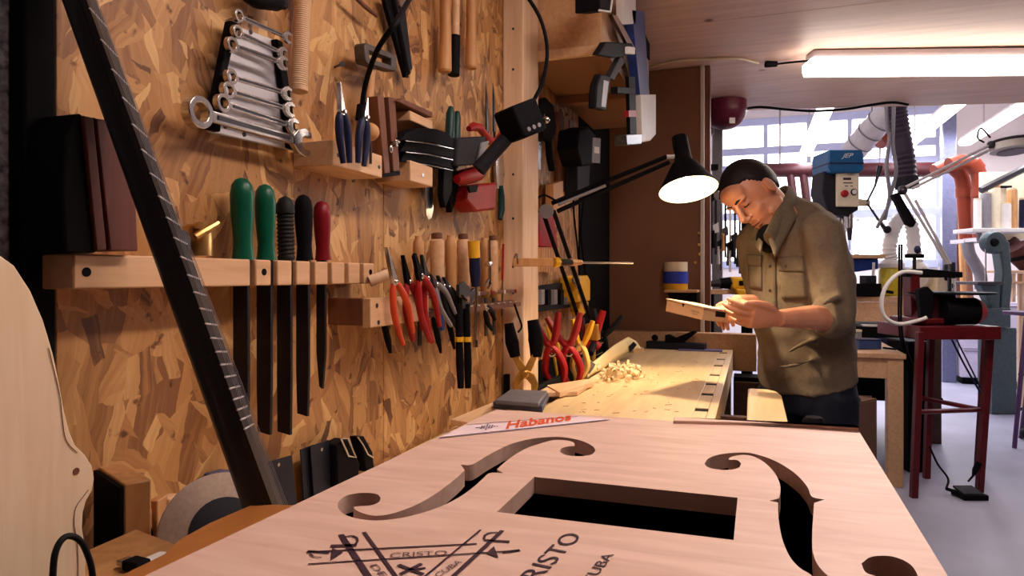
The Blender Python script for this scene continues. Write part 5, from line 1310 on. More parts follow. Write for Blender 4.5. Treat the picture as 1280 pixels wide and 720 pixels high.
def rings(mb, sections, n=20):
    """sections: centre, half width along L, half depth along F, L axis, F axis"""
    vs_, fs = [], []
    for c, a, b, L, F in sections:
        for k in range(n):
            q = 2*pi*k/n
            vs_.append(Vector(c) + L*(a*cos(q)) + F*(b*sin(q)))
    m = len(sections)
    for i in range(m-1):
        for k in range(n):
            k2 = (k+1) % n; fs.append((i*n+k, i*n+k2, (i+1)*n+k2, (i+1)*n+k))
    fs += [tuple(range(n-1, -1, -1)), tuple((m-1)*n+k for k in range(n))]
    return mb.add(vs_, fs)
pel = PC(1008, 478, 2.47); wai = PC(1006, 430, 2.46); che = PC(999, 352, 2.44); upc = PC(993, 305, 2.43); nkb = PC(978, 275, 2.42)
shL, elL, wrL = PC(1026, 296, 2.31), PC(1045, 396, 2.24), PC(972, 398, 2.13)
shR, elR, wrR = PC(948, 300, 2.55), PC(960, 384, 2.58), PC(921, 378, 2.34)
hcn = PC(941, 243, 2.40)
hip = lb_*0.085
kneeL, kneeR = pel + lb_*0.10 + fb_*0.03 + Vector((0, 0, -0.42)), pel - lb_*0.09 + fb_*0.02 + Vector((0, 0, -0.42))
ankL, ankR = Vector((kneeL.x, kneeL.y, 0.09)) - fb_*0.02, Vector((kneeR.x, kneeR.y, 0.09)) - fb_*0.03
# head axes: bowed, three-quarter profile towards the left
hf_ = (RV*-0.60 + UZ*-0.70 + FV*-0.40).normalized()
hu_ = (RV*-0.74 + UZ*0.66); hu_ = (hu_ - hf_*hu_.dot(hf_)).normalized()
hl_ = hu_.cross(hf_).normalized()            # his left
def H(f, l, u): return hcn + hf_*f + hl_*l + hu_*u
def hell(mb, f, l, u, rf, rl, ru): return mb.ell(H(f, l, u), rf, rl, ru, hf_, hl_, hu_, 20, 14)
sk = MB()
hell(sk, -0.012, 0, 0.022, 0.097, 0.076, 0.100)
hell(sk, 0.022, 0, -0.045, 0.068, 0.060, 0.078)
hell(sk, 0.070, 0, -0.104, 0.022, 0.028, 0.018)
hell(sk, 0.030, 0, -0.090, 0.055, 0.048, 0.030)
hell(sk, 0.060, 0, 0.055, 0.030, 0.056, 0.040)
sk.tube([H(0.084, 0, 0.022), H(0.098, 0, 0.0), H(0.112, 0, -0.026), H(0.100, 0, -0.040)], [0.009, 0.011, 0.0135, 0.009], 10)
for s in (-1, 1):
    hell(sk, 0.098, s*0.012, -0.034, 0.010, 0.008, 0.008)
    hell(sk, 0.076, s*0.030, 0.030, 0.015, 0.027, 0.009)
    hell(sk, 0.071, s*0.031, 0.008, 0.013, 0.015, 0.010)
    hell(sk, 0.052, s*0.036, -0.032, 0.022, 0.020, 0.026)
    hell(sk, 0.015, s*0.052, -0.075, 0.040, 0.012, 0.028)
    hell(sk, -0.012, s*0.079, -0.008, 0.018, 0.008, 0.031)
    hell(sk, -0.006, s*0.083, 0.010, 0.012, 0.007, 0.012)
hell(sk, 0.087, 0, -0.064, 0.010, 0.024, 0.006)
hell(sk, 0.085, 0, -0.076, 0.010, 0.020, 0.007)
sk.tube([H(-0.02, 0, -0.03), (H(-0.025, 0, -0.09)+nkb)/2, nkb, upc], [0.060, 0.056, 0.060, 0.085], 16)
# trunk and legs under the clothes
rings(sk, [(pel-UZ*0.06, 0.155, 0.105, lb_, fb_), (pel, 0.165, 0.115, lb_, fb_), (wai, 0.145, 0.10, lb_, fb_), (che, 0.165, 0.115, lb_, fb_), (upc, 0.16, 0.10, lb_, fb_), (nkb, 0.08, 0.07, lb_, fb_)])
for s, kn, an in ((1, kneeL, ankL), (-1, kneeR, ankR)):
    sk.tube([pel+hip*s-UZ*0.04, (pel+hip*s+kn)/2, kn, (kn+an)/2-fb_*0.02, an, an+fb_*0.10-UZ*0.05], [0.085, 0.075, 0.056, 0.054, 0.038, 0.034], 12)
def limb(mb, pts, rs, n=12): mb.tube(spline(pts, 5), interp(rs, (len(pts)-1)*5+1), n)
limb(sk, [upc+lb_*0.10, shL, (shL+elL)/2+lb_*0.01, elL, (elL*0.55+wrL*0.45), wrL], [0.06, 0.055, 0.047, 0.042, 0.040, 0.027])
limb(sk, [upc-lb_*0.10, shR, (shR+elR)/2, elR, (elR*0.55+wrR*0.45), wrR], [0.06, 0.055, 0.047, 0.042, 0.040, 0.027])
def hand(mb, w, U, N, side, curls, spread=0.0, thumb=None, sc=1.0):
    """w wrist, U towards the knuckles, N back of the hand, side = +1 when the thumb lies on +V"""
    f = Fr(w, U, N); s = sc
    rings(mb, [(f.p(-0.005*s, 0), 0.027*s, 0.019*s, f.V, f.N), (f.p(0.03*s, 0), 0.034*s, 0.017*s, f.V, f.N), (f.p(0.065*s, 0), 0.040*s, 0.015*s, f.V, f.N), (f.p(0.092*s, 0), 0.039*s, 0.012*s, f.V, f.N)], 16)
    Ls = [(0.043, 0.026, 0.021), (0.047, 0.029, 0.022), (0.043, 0.027, 0.021), (0.034, 0.020, 0.019)]
    for i in range(4):
        v = side*(0.029-0.0195*i)*s
        p = f.p((0.088 - 0.004*abs(i-1))*s, v, -0.001*s); ang = 0.0; pts = [f.p(0.06*s, v*0.9, 0), p]; fan = side*spread*(1.5-i)
        for j in range(3):
            ang += curls[i][j]
            d = f.U*cos(ang) - f.N*sin(ang) + f.V*fan
            p = p + d.normalized()*Ls[i][j]*s; pts.append(p)
        mb.tube(spline(pts, 3), interp([0.010*s, 0.0098*s, 0.0090*s, 0.0085*s, 0.0070*s], (len(pts)-1)*3+1), 10)
        mb.ell(pts[-1], 0.007*s)
    b0 = f.p(0.018*s, side*0.022*s, -0.004*s)
    t1, t2, t3 = thumb
    pts = [b0, f.p(*[x*s for x in t1]), f.p(*[x*s for x in t2]), f.p(*[x*s for x in t3])]
    mb.tube(spline(pts, 3), interp([0.015*s, 0.0135*s, 0.011*s, 0.0085*s], 10), 10); mb.ell(pts[-1], 0.0085*s)
# left hand (nearest): back towards the camera, fingers under the box, thumb on its lid
hLU = (PC(908, 395, 2.09) - wrL).normalized(); hLN = (-ray(930, 395)*0.75 + Vector((0, 0, -0.35)) - RV*0.0).normalized()
cl = [(0.30, 0.45, 0.35), (0.35, 0.5, 0.4), (0.42, 0.55, 0.4), (0.5, 0.6, 0.45)]
fL_ = Fr(wrL, hLU, hLN); sideL = 1 if fL_.V.z > 0 else -1
hand(sk, wrL, hLU, hLN, sideL, cl, 0.03, ((0.055, sideL*0.042, 0.002), (0.088, sideL*0.047, -0.002), (0.113, sideL*0.043, -0.010)))
# right hand: beyond the box, thumb and fingers closing on its far side
hRU = (PC(893, 384, 2.20) - wrR).normalized(); hRN = (UZ*0.9 + ray(905, 380)*0.3).normalized()
fR_ = Fr(wrR, hRU, hRN); sideR = 1 if fR_.V.dot(FV) < 0 else -1
cr = [(0.5, 0.6, 0.4), (0.6, 0.7, 0.5), (0.7, 0.7, 0.5), (0.8, 0.7, 0.5)]
hand(sk, wrR, hRU, hRN, sideR, cr, 0.02, ((0.05, sideR*0.045, -0.005), (0.078, sideR*0.052, -0.012), (0.098, sideR*0.046, -0.018)))
SKIN, nt_, b_s = _nt('skin')
N_n = nt_.nodes
nz_ = N_n.new('ShaderNodeTexNoise'); nz_.inputs['Scale'].default_value = 18; nz_.inputs['Detail'].default_value = 5
rp_ = N_n.new('ShaderNodeValToRGB'); rp_.color_ramp.elements[0].position = 0.3; rp_.color_ramp.elements[1].position = 0.7
rp_.color_ramp.elements[0].color = lin((192, 128, 100)); rp_.color_ramp.elements[1].color = lin((214, 152, 120))
tcc = N_n.new('ShaderNodeTexCoord'); nt_.links.new(tcc.outputs['Object'], nz_.inputs['Vector'])
nt_.links.new(nz_.outputs['Fac'], rp_.inputs['Fac']); nt_.links.new(rp_.outputs['Color'], b_s.inputs['Base Color'])
b_s.inputs['Roughness'].default_value = 0.48
skin_mb = remeshed(sk, 0.0038, 3)

# hair: a cap that dives into the scalp along the hairline
hair = MB()
def hair_fn(u, v):
    la = -pi/2 + pi*v; lo = 2*pi*u
    d = Vector((cos(la)*cos(lo), cos(la)*sin(lo), sin(la)))       # f, l, u
    if d.x > 0.35: th = 0.20 + (d.x-0.35)*0.62 + 0.25*max(0, abs(d.y)-0.25)
    elif d.x > -0.05: th = -0.30 + (d.x+0.05)*1.5
    else: th = -0.78 + max(0, d.x+0.5)*1.06
    k = min(1, max(0, (d.z-th)/0.10)); k = k*k*(3-2*k)
    s = 0.93 + 0.145*k + 0.012*sin(lo*37+la*23)*k
    return hcn + hf_*(-0.012+0.097*s*d.x) + hl_*(0.076*s*d.y) + hu_*(0.022+0.100*s*d.z)
hair.grid(hair_fn, 72, 48)
HAIR = plain('dark_hair', (26, 18, 20), 0.55, 0, 0.5, 160, 0.6)
brow = MB()
for s in (-1, 1):
    brow.tube([H(0.093, s*0.012, 0.031), H(0.092, s*0.028, 0.036), H(0.080, s*0.047, 0.031)], [0.004, 0.0048, 0.002], 6, 0.6)
lash = MB()
for s in (-1, 1):
    lash.tube(spline([H(0.0815, s*0.018, 0.004), H(0.0855, s*0.030, 0.001), H(0.078, s*0.044, 0.003)], 3), 0.0018, 6)
lips = MB().tube(spline([H(0.089, -0.022, -0.069), H(0.0975, -0.008, -0.0685), H(0.0985, 0, -0.070), H(0.0975, 0.008, -0.0685), H(0.089, 0.022, -0.069)], 3), interp([0.0015, 0.0026, 0.0015], 13), 6)

# shirt
st = MB()
tf_ = fb_ - UZ*0.32
rings(st, [(pel+UZ*0.005, 0.172, 0.128, lb_, tf_), (pel+UZ*0.05, 0.174, 0.130, lb_, tf_), (wai, 0.170, 0.130, lb_, fb_), ((wai+che)/2+fb_*0.01, 0.178, 0.138, lb_, fb_), (che+fb_*0.012, 0.190, 0.142, lb_, fb_), ((che+upc)/2, 0.190, 0.135, lb_, fb_), (upc, 0.172, 0.118, lb_, fb_), ((upc+nkb)/2, 0.135, 0.10, lb_, fb_), (nkb, 0.082, 0.080, lb_, fb_)], 28)
st.ell(PC(1004, 288, 2.42), 0.105, 0.085, 0.075)
st.tube([PC(984, 262, 2.46), PC(1010, 272, 2.42), PC(1034, 288, 2.34)], [0.055, 0.062, 0.055], 12)
def sleeve(sh, el, end, s):
    limb(st, [upc+lb_*s*0.08, sh+UZ*0.002, (sh+el)/2+lb_*s*0.012, el-UZ*0.0, end], [0.075, 0.078, 0.068, 0.064, 0.056], 14)
sleeve(shL, elL, elL*0.80+wrL*0.20, 1); sleeve(shR, elR, elR*0.78+wrR*0.22, -1)
for a, b, k0, k1 in ((elL, wrL, 0.10, 0.26), (elR, wrR, 0.10, 0.26)):
    st.tube([a*(1-k0)+b*k0, a*(1-(k0+k1)/2)+b*(k0+k1)/2, a*(1-k1)+b*k1], [0.060, 0.063, 0.058], 14)
# folds: soft ridges on back, elbow and waist
for p0, p1, p2, r in ((PC(1058, 330, 2.30), PC(1045, 352, 2.24), PC(1022, 362, 2.22), 0.012), (PC(1062, 375, 2.24), PC(1045, 372, 2.17), PC(1028, 380, 2.16), 0.012), (PC(1000, 380, 2.30), PC(1020, 402, 2.29), PC(1040, 412, 2.32), 0.013), (PC(985, 440, 2.31), PC(1010, 428, 2.30), PC(1045, 425, 2.35), 0.012), (PC(1035, 300, 2.25), PC(1046, 320, 2.22), PC(1050, 345, 2.20), 0.011), (PC(970, 460, 2.32), PC(1000, 455, 2.31), PC(1040, 440, 2.34), 0.010)):
    st.tube(spline([p0, p1, p2], 4), interp([0.004, r, 0.004], 9), 8)
shirt_mb = remeshed(st, 0.0075, 3, 0.016, 0.07)
SHIRT = plain('khaki_cloth', (114, 100, 84), 0.85, 0, 0.10, 90, 0.35, 0.2)
SHIRT2 = plain('khaki_cloth_trim', (106, 94, 77), 0.85, 0, 0.10, 90, 0.35, 0.2)
bvh = BVHTree.FromPolygons([tuple(v) for v in shirt_mb.v], shirt_mb.f)
def on_shirt(px, py, off):
    d = ray(px, py).normalized(); h = bvh.ray_cast(CAM, d)
    if h[0] is None: return PC(px, py, 2.3)
    return h[0] + h[1]*off*(1 if h[1].dot(d) < 0 else -1)
def patch(quad, off=0.003, nu=6, nv=6):       # cloth patch lying on the shirt between four pixel corners
    a, b, c, d = [Vector(q) for q in quad]
    return MB().grid(lambda u, v: on_shirt(*((a*(1-u)+b*u)*(1-v)+(d*(1-u)+c*u)*v), off), nu, nv)
def button(px, py, r=0.0055):
    p = on_shirt(px, py, 0.006); n = (p-on_shirt(px, py, 0.0)).normalized()
    return MB().lathe(p, n, [(r, -0.001), (r, 0.0012), (r*0.6, 0.0018), (0.0004, 0.0012)], 12)
BTN = plain('brown_button', (50, 34, 28), 0.4)
sub = [('placket', patch([(958, 312), (970, 312), (971, 398), (957, 398)], 0.004, 3, 14), SHIRT2, {'solid': 0.003}),
       ('pocket', patch([(975, 338), (1006, 338), (1010, 374), (978, 374)], 0.0035), SHIRT2, {'solid': 0.003}),
       ('pocket_flap', patch([(974, 322), (1005, 321), (1007, 340), (975, 339)], 0.0065), SHIRT2, {'solid': 0.003}),
       ('pocket', patch([(936, 330), (953, 331), (953, 362), (938, 360)], 0.0035), SHIRT2, {'solid': 0.003}),
       ('pocket_flap', patch([(936, 318), (954, 319), (953, 333), (936, 331)], 0.0065), SHIRT2, {'solid': 0.003})]
for x, y in ((964, 333), (964, 363), (965, 391), (984, 333), (940, 326)):
    sub.append(('button', button(x, y), BTN))
# collar: two leaves round the neck
cz = nkb
def col_leaf(pts): return MB().grid(lambda u, v: (Vector(pts[0])*(1-u)+Vector(pts[1])*u)*(1-v)+(Vector(pts[3])*(1-u)+Vector(pts[2])*u)*v + fb_*0.012*sin(pi*u)*(1-v), 6, 4)
sub.append(('collar_leaf', col_leaf([PC(961, 300, 2.27), PC(986, 246, 2.35), PC(996, 270, 2.31), PC(969, 322, 2.25)]), SHIRT2, {'solid': 0.005, 'smooth': 60}))
sub.append(('collar_leaf', col_leaf([PC(953, 302, 2.30), PC(949, 292, 2.40), PC(939, 300, 2.42), PC(951, 316, 2.30)]), SHIRT2, {'solid': 0.005, 'smooth': 60}))
sub.append(('collar_band', MB().tube(spline([PC(962, 300, 2.28), PC(976, 272, 2.33), PC(988, 247, 2.42), PC(982, 243, 2.50), PC(962, 262, 2.52)], 4), 0.019, 8, 1.7), SHIRT2, {'smooth': 60}))
tee = MB().ell(PC(962, 298, 2.35), 0.045, 0.045, 0.05, nu=16, nv=10)

# trousers and boots
tr = MB()
rings(tr, [(pel-UZ*0.10, 0.160, 0.115, lb_, fb_), (pel-UZ*0.02, 0.172, 0.125, lb_, fb_), (pel+UZ*0.04, 0.165, 0.118, lb_, fb_)], 20)
for s, kn, an in ((1, kneeL, ankL), (-1, kneeR, ankR)):
    tr.tube([pel+hip*s-UZ*0.04, (pel+hip*s+kn)/2, kn, (kn+an)/2, an-UZ*0.02], [0.098, 0.088, 0.070, 0.066, 0.062], 14)
trs = remeshed(tr, 0.011, 3, 0.01, 0.07)
bt_parts = []
for an in (ankL, ankR):
    b = MB(); b.tube([an+UZ*0.05-fb_*0.01, an-UZ*0.02-fb_*0.01, Vector((an.x, an.y, 0.045))-fb_*0.01], [0.056, 0.058, 0.052], 12)
    b.tube([Vector((an.x, an.y, 0.05))-fb_*0.05, Vector((an.x, an.y, 0.05))+fb_*0.08, Vector((an.x, an.y, 0.042))+fb_*0.17], [0.05, 0.052, 0.04], 12, 0.95)
    bt_parts.append(('boot', remeshed(b, 0.009, 4), BLACK, {'smooth': 60}))
JEANS = plain('dark_jeans', (22, 26, 40), 0.8, 0, 0.2, 60, 0.3)
man_b = [pel, nkb]
mn = thing('person', 'man in khaki shirt and dark jeans bending over a small box', 'person', [
    ('body', skin_mb, SKIN, {'smooth': 80}, [('eyebrow', brow, HAIR), ('eyelash', lash, HAIR), ('lips', lips, plain('lip', (120, 62, 54), 0.5))]),
    ('hair', hair, HAIR, {'smooth': 80}), ('undershirt', tee, BLACKM, {'smooth': 80}),
    ('shirt', shirt_mb, SHIRT, {'smooth': 80}, sub), ('trousers', trs, JEANS, {'smooth': 80})] + bt_parts)

# the small box in his hands
k1, k2, k3, k4 = PC(834, 373, 2.16), PC(880, 383.5, 2.06), PC(878, 401.5, 2.06), PC(832, 387.5, 2.16)
k5 = PC(912, 388, 2.20); dep = k5 - k2
bu = (k2-k1); bd = ((k4-k1)+(k3-k2))/2
SBOX = plain('cigar_box_paper', (222, 180, 136), 0.6, 0, 0.06, 30)
def bp_(a, b, c): return k1 + bu*a + bd*b + dep*c
body = MB(); 
def hexa(a0, a1, b0, b1, c0, c1):
    m = MB(); vs_ = [bp_(a, b, c) for c in (c0, c1) for b in (b0, b1) for a in (a0, a1)]
    return m.add(vs_, [(0,1,3,2),(4,6,7,5),(0,4,5,1),(1,5,7,3),(3,7,6,2),(2,6,4,0)])
off_ = (k1-k4).normalized()*0.0
fn = bu.cross(bd).normalized()
if fn.dot(k1-CAM) > 0: fn = -fn
def prt(a0, a1, b0, b1): return MB().add([bp_(a0, b0, 0)+fn*0.0006, bp_(a1, b0, 0)+fn*0.0006, bp_(a1, b1, 0)+fn*0.0006, bp_(a0, b1, 0)+fn*0.0006], [(0,1,2,3)])
en = dep.cross(bd).normalized()
if en.dot(bu) < 0: en = -en
thing('cigar_box', 'small pale cigar box held in the hands of the man', 'box', [
    ('box_body', hexa(0, 1, 0.12, 1, 0, 1), SBOX, {'bevel': 0.001}), ('lid', hexa(-0.015, 1.03, 0.0, 0.11, -0.02, 1.04), plain('box_lid_pale', (236, 206, 176), 0.6), {'bevel': 0.001}),
    ('latch', prt(0.44, 0.48, 0.05, 0.35).merge(prt(0.42, 0.50, 0.12, 0.2)), BLACK, {'smooth': 0}), ('latch', prt(0.05, 0.14, 0.04, 0.14), BLACK, {'smooth': 0}),
    ('print', lettering('CRISTO', bp_(0.68, 0.58, 0)+fn*0.0008, bp_(0.9, 0.58, 0)+fn*0.0008, bp_(0.68, 0.44, 0)+fn*0.0008).merge(prt(0.72, 0.86, 0.68, 0.71)), INK, {'smooth': 0}),
    ('end_slot', MB().add([bp_(1, 0.2, 0.45)+en*0.0008, bp_(1, 0.2, 0.85)+en*0.0008, bp_(1, 0.62, 0.85)+en*0.0008, bp_(1, 0.62, 0.45)+en*0.0008], [(0,1,2,3)]), BLACKM, {'smooth': 0})])

# ================================================================== aisle and hall
def cbox(x0, y0, x1, y1, zc, dep, mb=None):  # box turned to the viewing direction, front face between two pixels
    mb = mb or MB(); a, b = PC(x0, y0, zc), PC(x1, y1, zc)
    c = (a+b)/2 + FV*(dep/2)
    return mb.obox(c, RV, UZ, -FV, abs((b-a).dot(RV)), abs(a.z-b.z), dep)
def abox(x0, y0, x1, y1, Y, dep, mb=None, z0=None):  # box square to the room, front face on the plane Y
    mb = mb or MB(); a, b = PY(x0, y0, Y), PY(x1, y1, Y)
    if z0 is not None: b.z = z0
    return mb.box((a.x, Y, a.z), (b.x, Y+dep, b.z))
def ctube(pts, r, zc, n=8, mb=None, k=0, flat=1.0):
    mb = mb or MB(); P = [PC(p[0], p[1], p[2] if len(p) > 2 else zc) for p in pts]
    if k:
        m = len(P); P = spline(P, k)
        if isinstance(r, (list, tuple)): r = interp(r, len(P))
    return mb.tube(P, r, n, flat)
def cpoly(pts, zc, dep, mb=None):
    mb = mb or MB(); return mb.prism([PC(x, y, zc) for x, y in pts], FV*dep)
def floor_to(px, zc, r, ztop, mb=None):
    mb = mb or MB(); p = PC(px, 400, zc); return mb.tube([Vector((p.x, p.y, 0)), Vector((p.x, p.y, ztop))], r, 8)

# ---- ceiling light fittings
TUBE = emit('fluorescent_diffuser', (255, 238, 224), 13.0)
HTUBE = emit('hall_diffuser', (255, 246, 236), 7.0)
HOUS = plain('fitting_grey', (176, 168, 172), 0.5, 0, 0.05, 10)
def fitting(name, label, a, b, w, h, diff, top, group=None):
    a, b = Vector(a), Vector(b); U = (b-a).normalized(); V = UZ.cross(U); L = (b-a).length; m = (a+b)/2
    hs_ = MB().obox(m+UZ*(h*0.32), U, V, UZ, L, w*0.8, h*0.36)
    prof = [(-0.5, 0.12), (-0.5, -0.2), (-0.36, -0.5), (0.36, -0.5), (0.5, -0.2), (0.5, 0.12)]
    df = MB().prism([a - U*0.012 + V*(v*w) + UZ*(z*h) for v, z in prof], U*(L+0.024))
    parts = [('housing', hs_, HOUS, {'bevel': 0.004}), ('diffuser', df, diff, {'bevel': 0.006})]
    for s in (0.15, 0.5, 0.85):
        parts.append(('clip', MB().obox(a + U*(L*s) + V*(w*0.5+0.003) + UZ*(h*0.12), U, V, UZ, 0.02, 0.006, h*0.3), HOUS))
    for s in (0.2, 0.8):
        p = a + U*(L*s) + UZ*(h*0.5); parts.append(('mount', MB().tube([p, Vector((p.x, p.y, top))], 0.008, 6), HOUS))
    return thing(name, label, 'ceiling light', parts, group)
fitting('fluorescent_fitting', 'long lit fluorescent fitting under the plywood ceiling at upper right', PC(1012, 80, 3.2), PC(1345, 77, 3.14), 0.13, 0.10, TUBE, CEIL)
fitting('fluorescent_fitting', 'fluorescent fitting on the ceiling above the tool wall, out of view', (0.20, 0.33, 2.235), (0.20, 1.63, 2.235), 0.14, 0.09, TUBE, CEIL)
for i, (x, y0, y1, lab) in enumerate(((0.72, 7.3, 10.6, 'hall tube light left of the drill press, hanging before the glazed door'), (1.95, 7.3, 10.6, 'hall tube light nearest the dark flexible hose'), (2.62, 6.6, 10.4, 'hall tube light at the right, above the magnifier lamp'))):
    fitting('hall_tube_light', lab, (x, y0, 3.0), (x, y1, 3.0), 0.16, 0.10, HTUBE, ZHALL, 'hall tube lights')
# ---- ceiling cables
single('ceiling_cable', 'white cable running along the plywood ceiling to a black plug', 'cable', MB().tube(spline([PZ(x, y, CEIL-0.006) for x, y in ((812, 84), (845, 76), (880, 74), (920, 73), (948, 79))], 5), 0.006, 6), CREAM, smooth=60)
thing('cable_connector', 'black plug connector feeding the fluorescent fitting', 'plug', [('plug', MB().tube([PZ(957, 80, CEIL-0.012), PZ(971, 80, CEIL-0.012)], [0.018, 0.014], 8), BLACK), ('cord', MB().tube([PZ(971, 80, CEIL-0.012), PZ(988, 78, CEIL-0.014), PC(1010, 76, 3.2)], 0.005, 6), BLACK)])
single('edge_cable', 'black cable drooping along the edge of the plywood ceiling', 'cable', MB().tube(spline([PZ(x, y, CEIL-0.012) + Vector((0, 0.0, -0.004*(i % 2))) for i, (x, y) in enumerate(((925, 137), (950, 133), (985, 137), (1020, 138), (1060, 136), (1085, 131), (1115, 128), (1135, 130)))], 4), 0.008, 6), BLACK, smooth=60)
dc_ = PC(906, 139, 4.1)
thing('extractor_bowl', 'dark red round extractor bowl under the ceiling edge', 'extractor', [('bowl', MB().lathe(Vector((dc_.x, dc_.y, CEIL-0.003)), (0,0,-1), [(0.125, 0), (0.125, 0.05), (0.115, 0.10), (0.085, 0.14), (0.045, 0.16), (0.001, 0.165)], 28), plain('oxblood', (96, 24, 44), 0.35), {'smooth': 60}),
    ('tag', cbox(912, 147, 919, 154, 3.965, 0.004), WHITE)])
thing('conduit_post', 'grey upright conduit with clamps behind the brown partition', 'post', [('post', abox(890, 150, 903, 360, 4.45, 0.06, z0=0.0), GREY, {'bevel': 0.006}), ('bracket', cbox(888, 158, 893, 168, 4.2, 0.05), ALU, {'bevel': 0.003}), ('bracket', cbox(886, 205, 898, 212, 4.2, 0.05), BLACK, {'bevel': 0.003})])
# ---- hanging clamps between partition and man
thing('hanging_rail', 'dark rail carrying a row of clamps behind the bench', 'rail', [('rail', cbox(884, 232, 934, 238, 4.0, 0.04), BLACKM, {'bevel': 0.003}), ('upright', floor_to(931, 4.05, 0.02, PC(931, 236, 4.05).z), BLACKM)])
cols_ = [BLACK, CHAR, STEEL, BLACK, ALU, CHAR, STEEL]
for i, (x, y1) in enumerate(((889, 330), (895, 318), (901, 338), (907, 322), (913, 340), (919, 330), (925, 342))):
    m = cols_[i]; zc = 3.94 - 0.012*(i % 2)
    lab = ['leftmost hanging clamp on the dark rail', 'second hanging clamp, charcoal, on the dark rail', 'bright steel clamp hanging third on the dark rail', 'black clamp in the middle of the dark rail', 'pale aluminium clamp hanging on the dark rail', 'charcoal clamp sixth along the dark rail', 'steel clamp on the dark rail nearest the man'][i]
    thing('hanging_clamp', lab, 'clamp', [('bar', cbox(x-1.2, 228, x+1.2, y1, zc, 0.008), m, {'bevel': 0.001}), ('fixed_jaw', cpoly([(x-3, 240), (x+4, 238), (x+4, 250), (x+2, 252), (x-3, 247)], zc-0.004, 0.02), cols_[(i+1) % 7], {'bevel': 0.002}),
        ('sliding_jaw', cpoly([(x-4, y1-36), (x+3, y1-40), (x+4, y1-28), (x-3, y1-26)], zc-0.004, 0.02), cols_[(i+3) % 7], {'bevel': 0.002}), ('screw_handle', ctube([(x-3, y1-30), (x-3, y1-8)], [0.006, 0.010], zc-0.01), TAN if i == 3 else cols_[(i+2) % 7])], 'clamps on the dark rail')
# ---- yellow drill on a beam
thing('side_beam', 'narrow wooden shelf beam behind the bench carrying the drill', 'shelf', [('beam', cbox(883, 362, 940, 368, 3.72, 0.12), BEECH, {'bevel': 0.003}), ('leg', floor_to(888, 3.78, 0.02, PC(888, 368, 3.78).z), BLACKM), ('leg', floor_to(936, 3.78, 0.02, PC(936, 368, 3.78).z), BLACKM)])
thing('cordless_drill', 'yellow and black cordless drill behind the arms of the man', 'drill', [
    ('motor', cbox(914, 346, 941, 362, 3.70, 0.07), YELLOW, {'bevel': 0.012}, [('badge', cbox(924, 351, 937, 357, 3.697, 0.004), BLACK)]),
    ('gearbox', ctube([(914, 354), (900, 354)], [0.034, 0.028], 3.735, 12), BLACK), ('chuck', ctube([(901, 354), (886, 355)], [0.024, 0.015], 3.735, 12), DSTEEL),
    ('handle', cpoly([(920, 361), (932, 361), (934, 378), (924, 378)], 3.66, 0.05), YELLOW, {'bevel': 0.008}), ('battery', cbox(918, 378, 938, 386, 3.65, 0.08), BLACK, {'bevel': 0.006})])

# ---- work table right of the man
TZ_ = 0.79
tfr = PZ(1133, 443, TZ_); tbr = PZ(1098, 421, TZ_)
Yt0, Yt1 = tfr.y, tbr.y
xl = PZ(985, 443, TZ_).x
leg_s = 0.085
thing('beech_table', 'beech table with square legs standing right of the man', 'table', [
    ('table_top', MB().box((xl, Yt0, TZ_-0.03), (tfr.x, Yt1, TZ_)), BEECH, {'bevel': 0.004}),
    ('apron', MB().box((xl+0.06, Yt0+0.02, TZ_-0.15), (tfr.x-0.03, Yt0+0.045, TZ_-0.031)), BEECH, {'bevel': 0.002}), ('apron', MB().box((tfr.x-0.055, Yt0+0.05, TZ_-0.15), (tfr.x-0.03, Yt1-0.05, TZ_-0.031)), BEECH, {'bevel': 0.002})] +
    [('leg', MB().box((x, y, 0), (x+leg_s, y+leg_s, TZ_-0.031)), BEECH, {'bevel': 0.004}) for x in (xl+0.01, tfr.x-leg_s-0.012) for y in (Yt0+0.012, Yt1-leg_s-0.012)])
b0 = PZ(1083, 436, TZ_)
thing('blue_case', 'small blue plastic case on the beech table', 'case', [('case', MB().obox(b0+UZ*0.030, RV, FV, UZ, 0.14, 0.10, 0.056), plain('denim_blue', (56, 76, 128), 0.45), {'bevel': 0.005}), ('lid_rim', MB().obox(b0+UZ*0.060, RV, FV, UZ, 0.144, 0.104, 0.006), NAVY)])
b1 = PZ(1104, 436, TZ_); single('marker_pen', 'black marker lying beside the blue case', 'pen', MB().tube([b1+UZ*0.007, b1+UZ*0.007+RV*0.03-FV*0.09], 0.006, 8), BLACK)
b2 = PZ(1071, 428, TZ_)
thing('glue_pot', 'small grey tin behind the blue case on the table', 'tin', [('tin', MB().lathe(b2, UZ, [(0.03, 0.0005), (0.03, 0.07), (0.028, 0.074), (0.001, 0.074)], 16), GREY), ('lid', MB().lathe(b2+UZ*0.0745, UZ, [(0.033, 0), (0.033, 0.014), (0.001, 0.015)], 16), CREAM)])
cbx0, cby0 = PC(1062, 545, 3.55), 0
CARD = plain('cardboard', (98, 66, 48), 0.8, 0, 0.1, 8)
p1, p2, p3 = PC(1046, 511, 3.45), PC(1104, 490, 4.0), PC(1010, 492, 3.8)
htop = 0.60
cc = Vector((p1.x+0.02, p1.y+0.30, 0))
cU, cV = (RV*0.80+FV*0.6).normalized(), (FV*0.8-RV*0.6).normalized()
c0 = Vector((PC(1046, 511, 3.45).x, PC(1046, 511, 3.45).y, 0))
cen_ = c0 + cU*0.21 + cV*0.17
htop = PC(1046, 511, 3.45).z
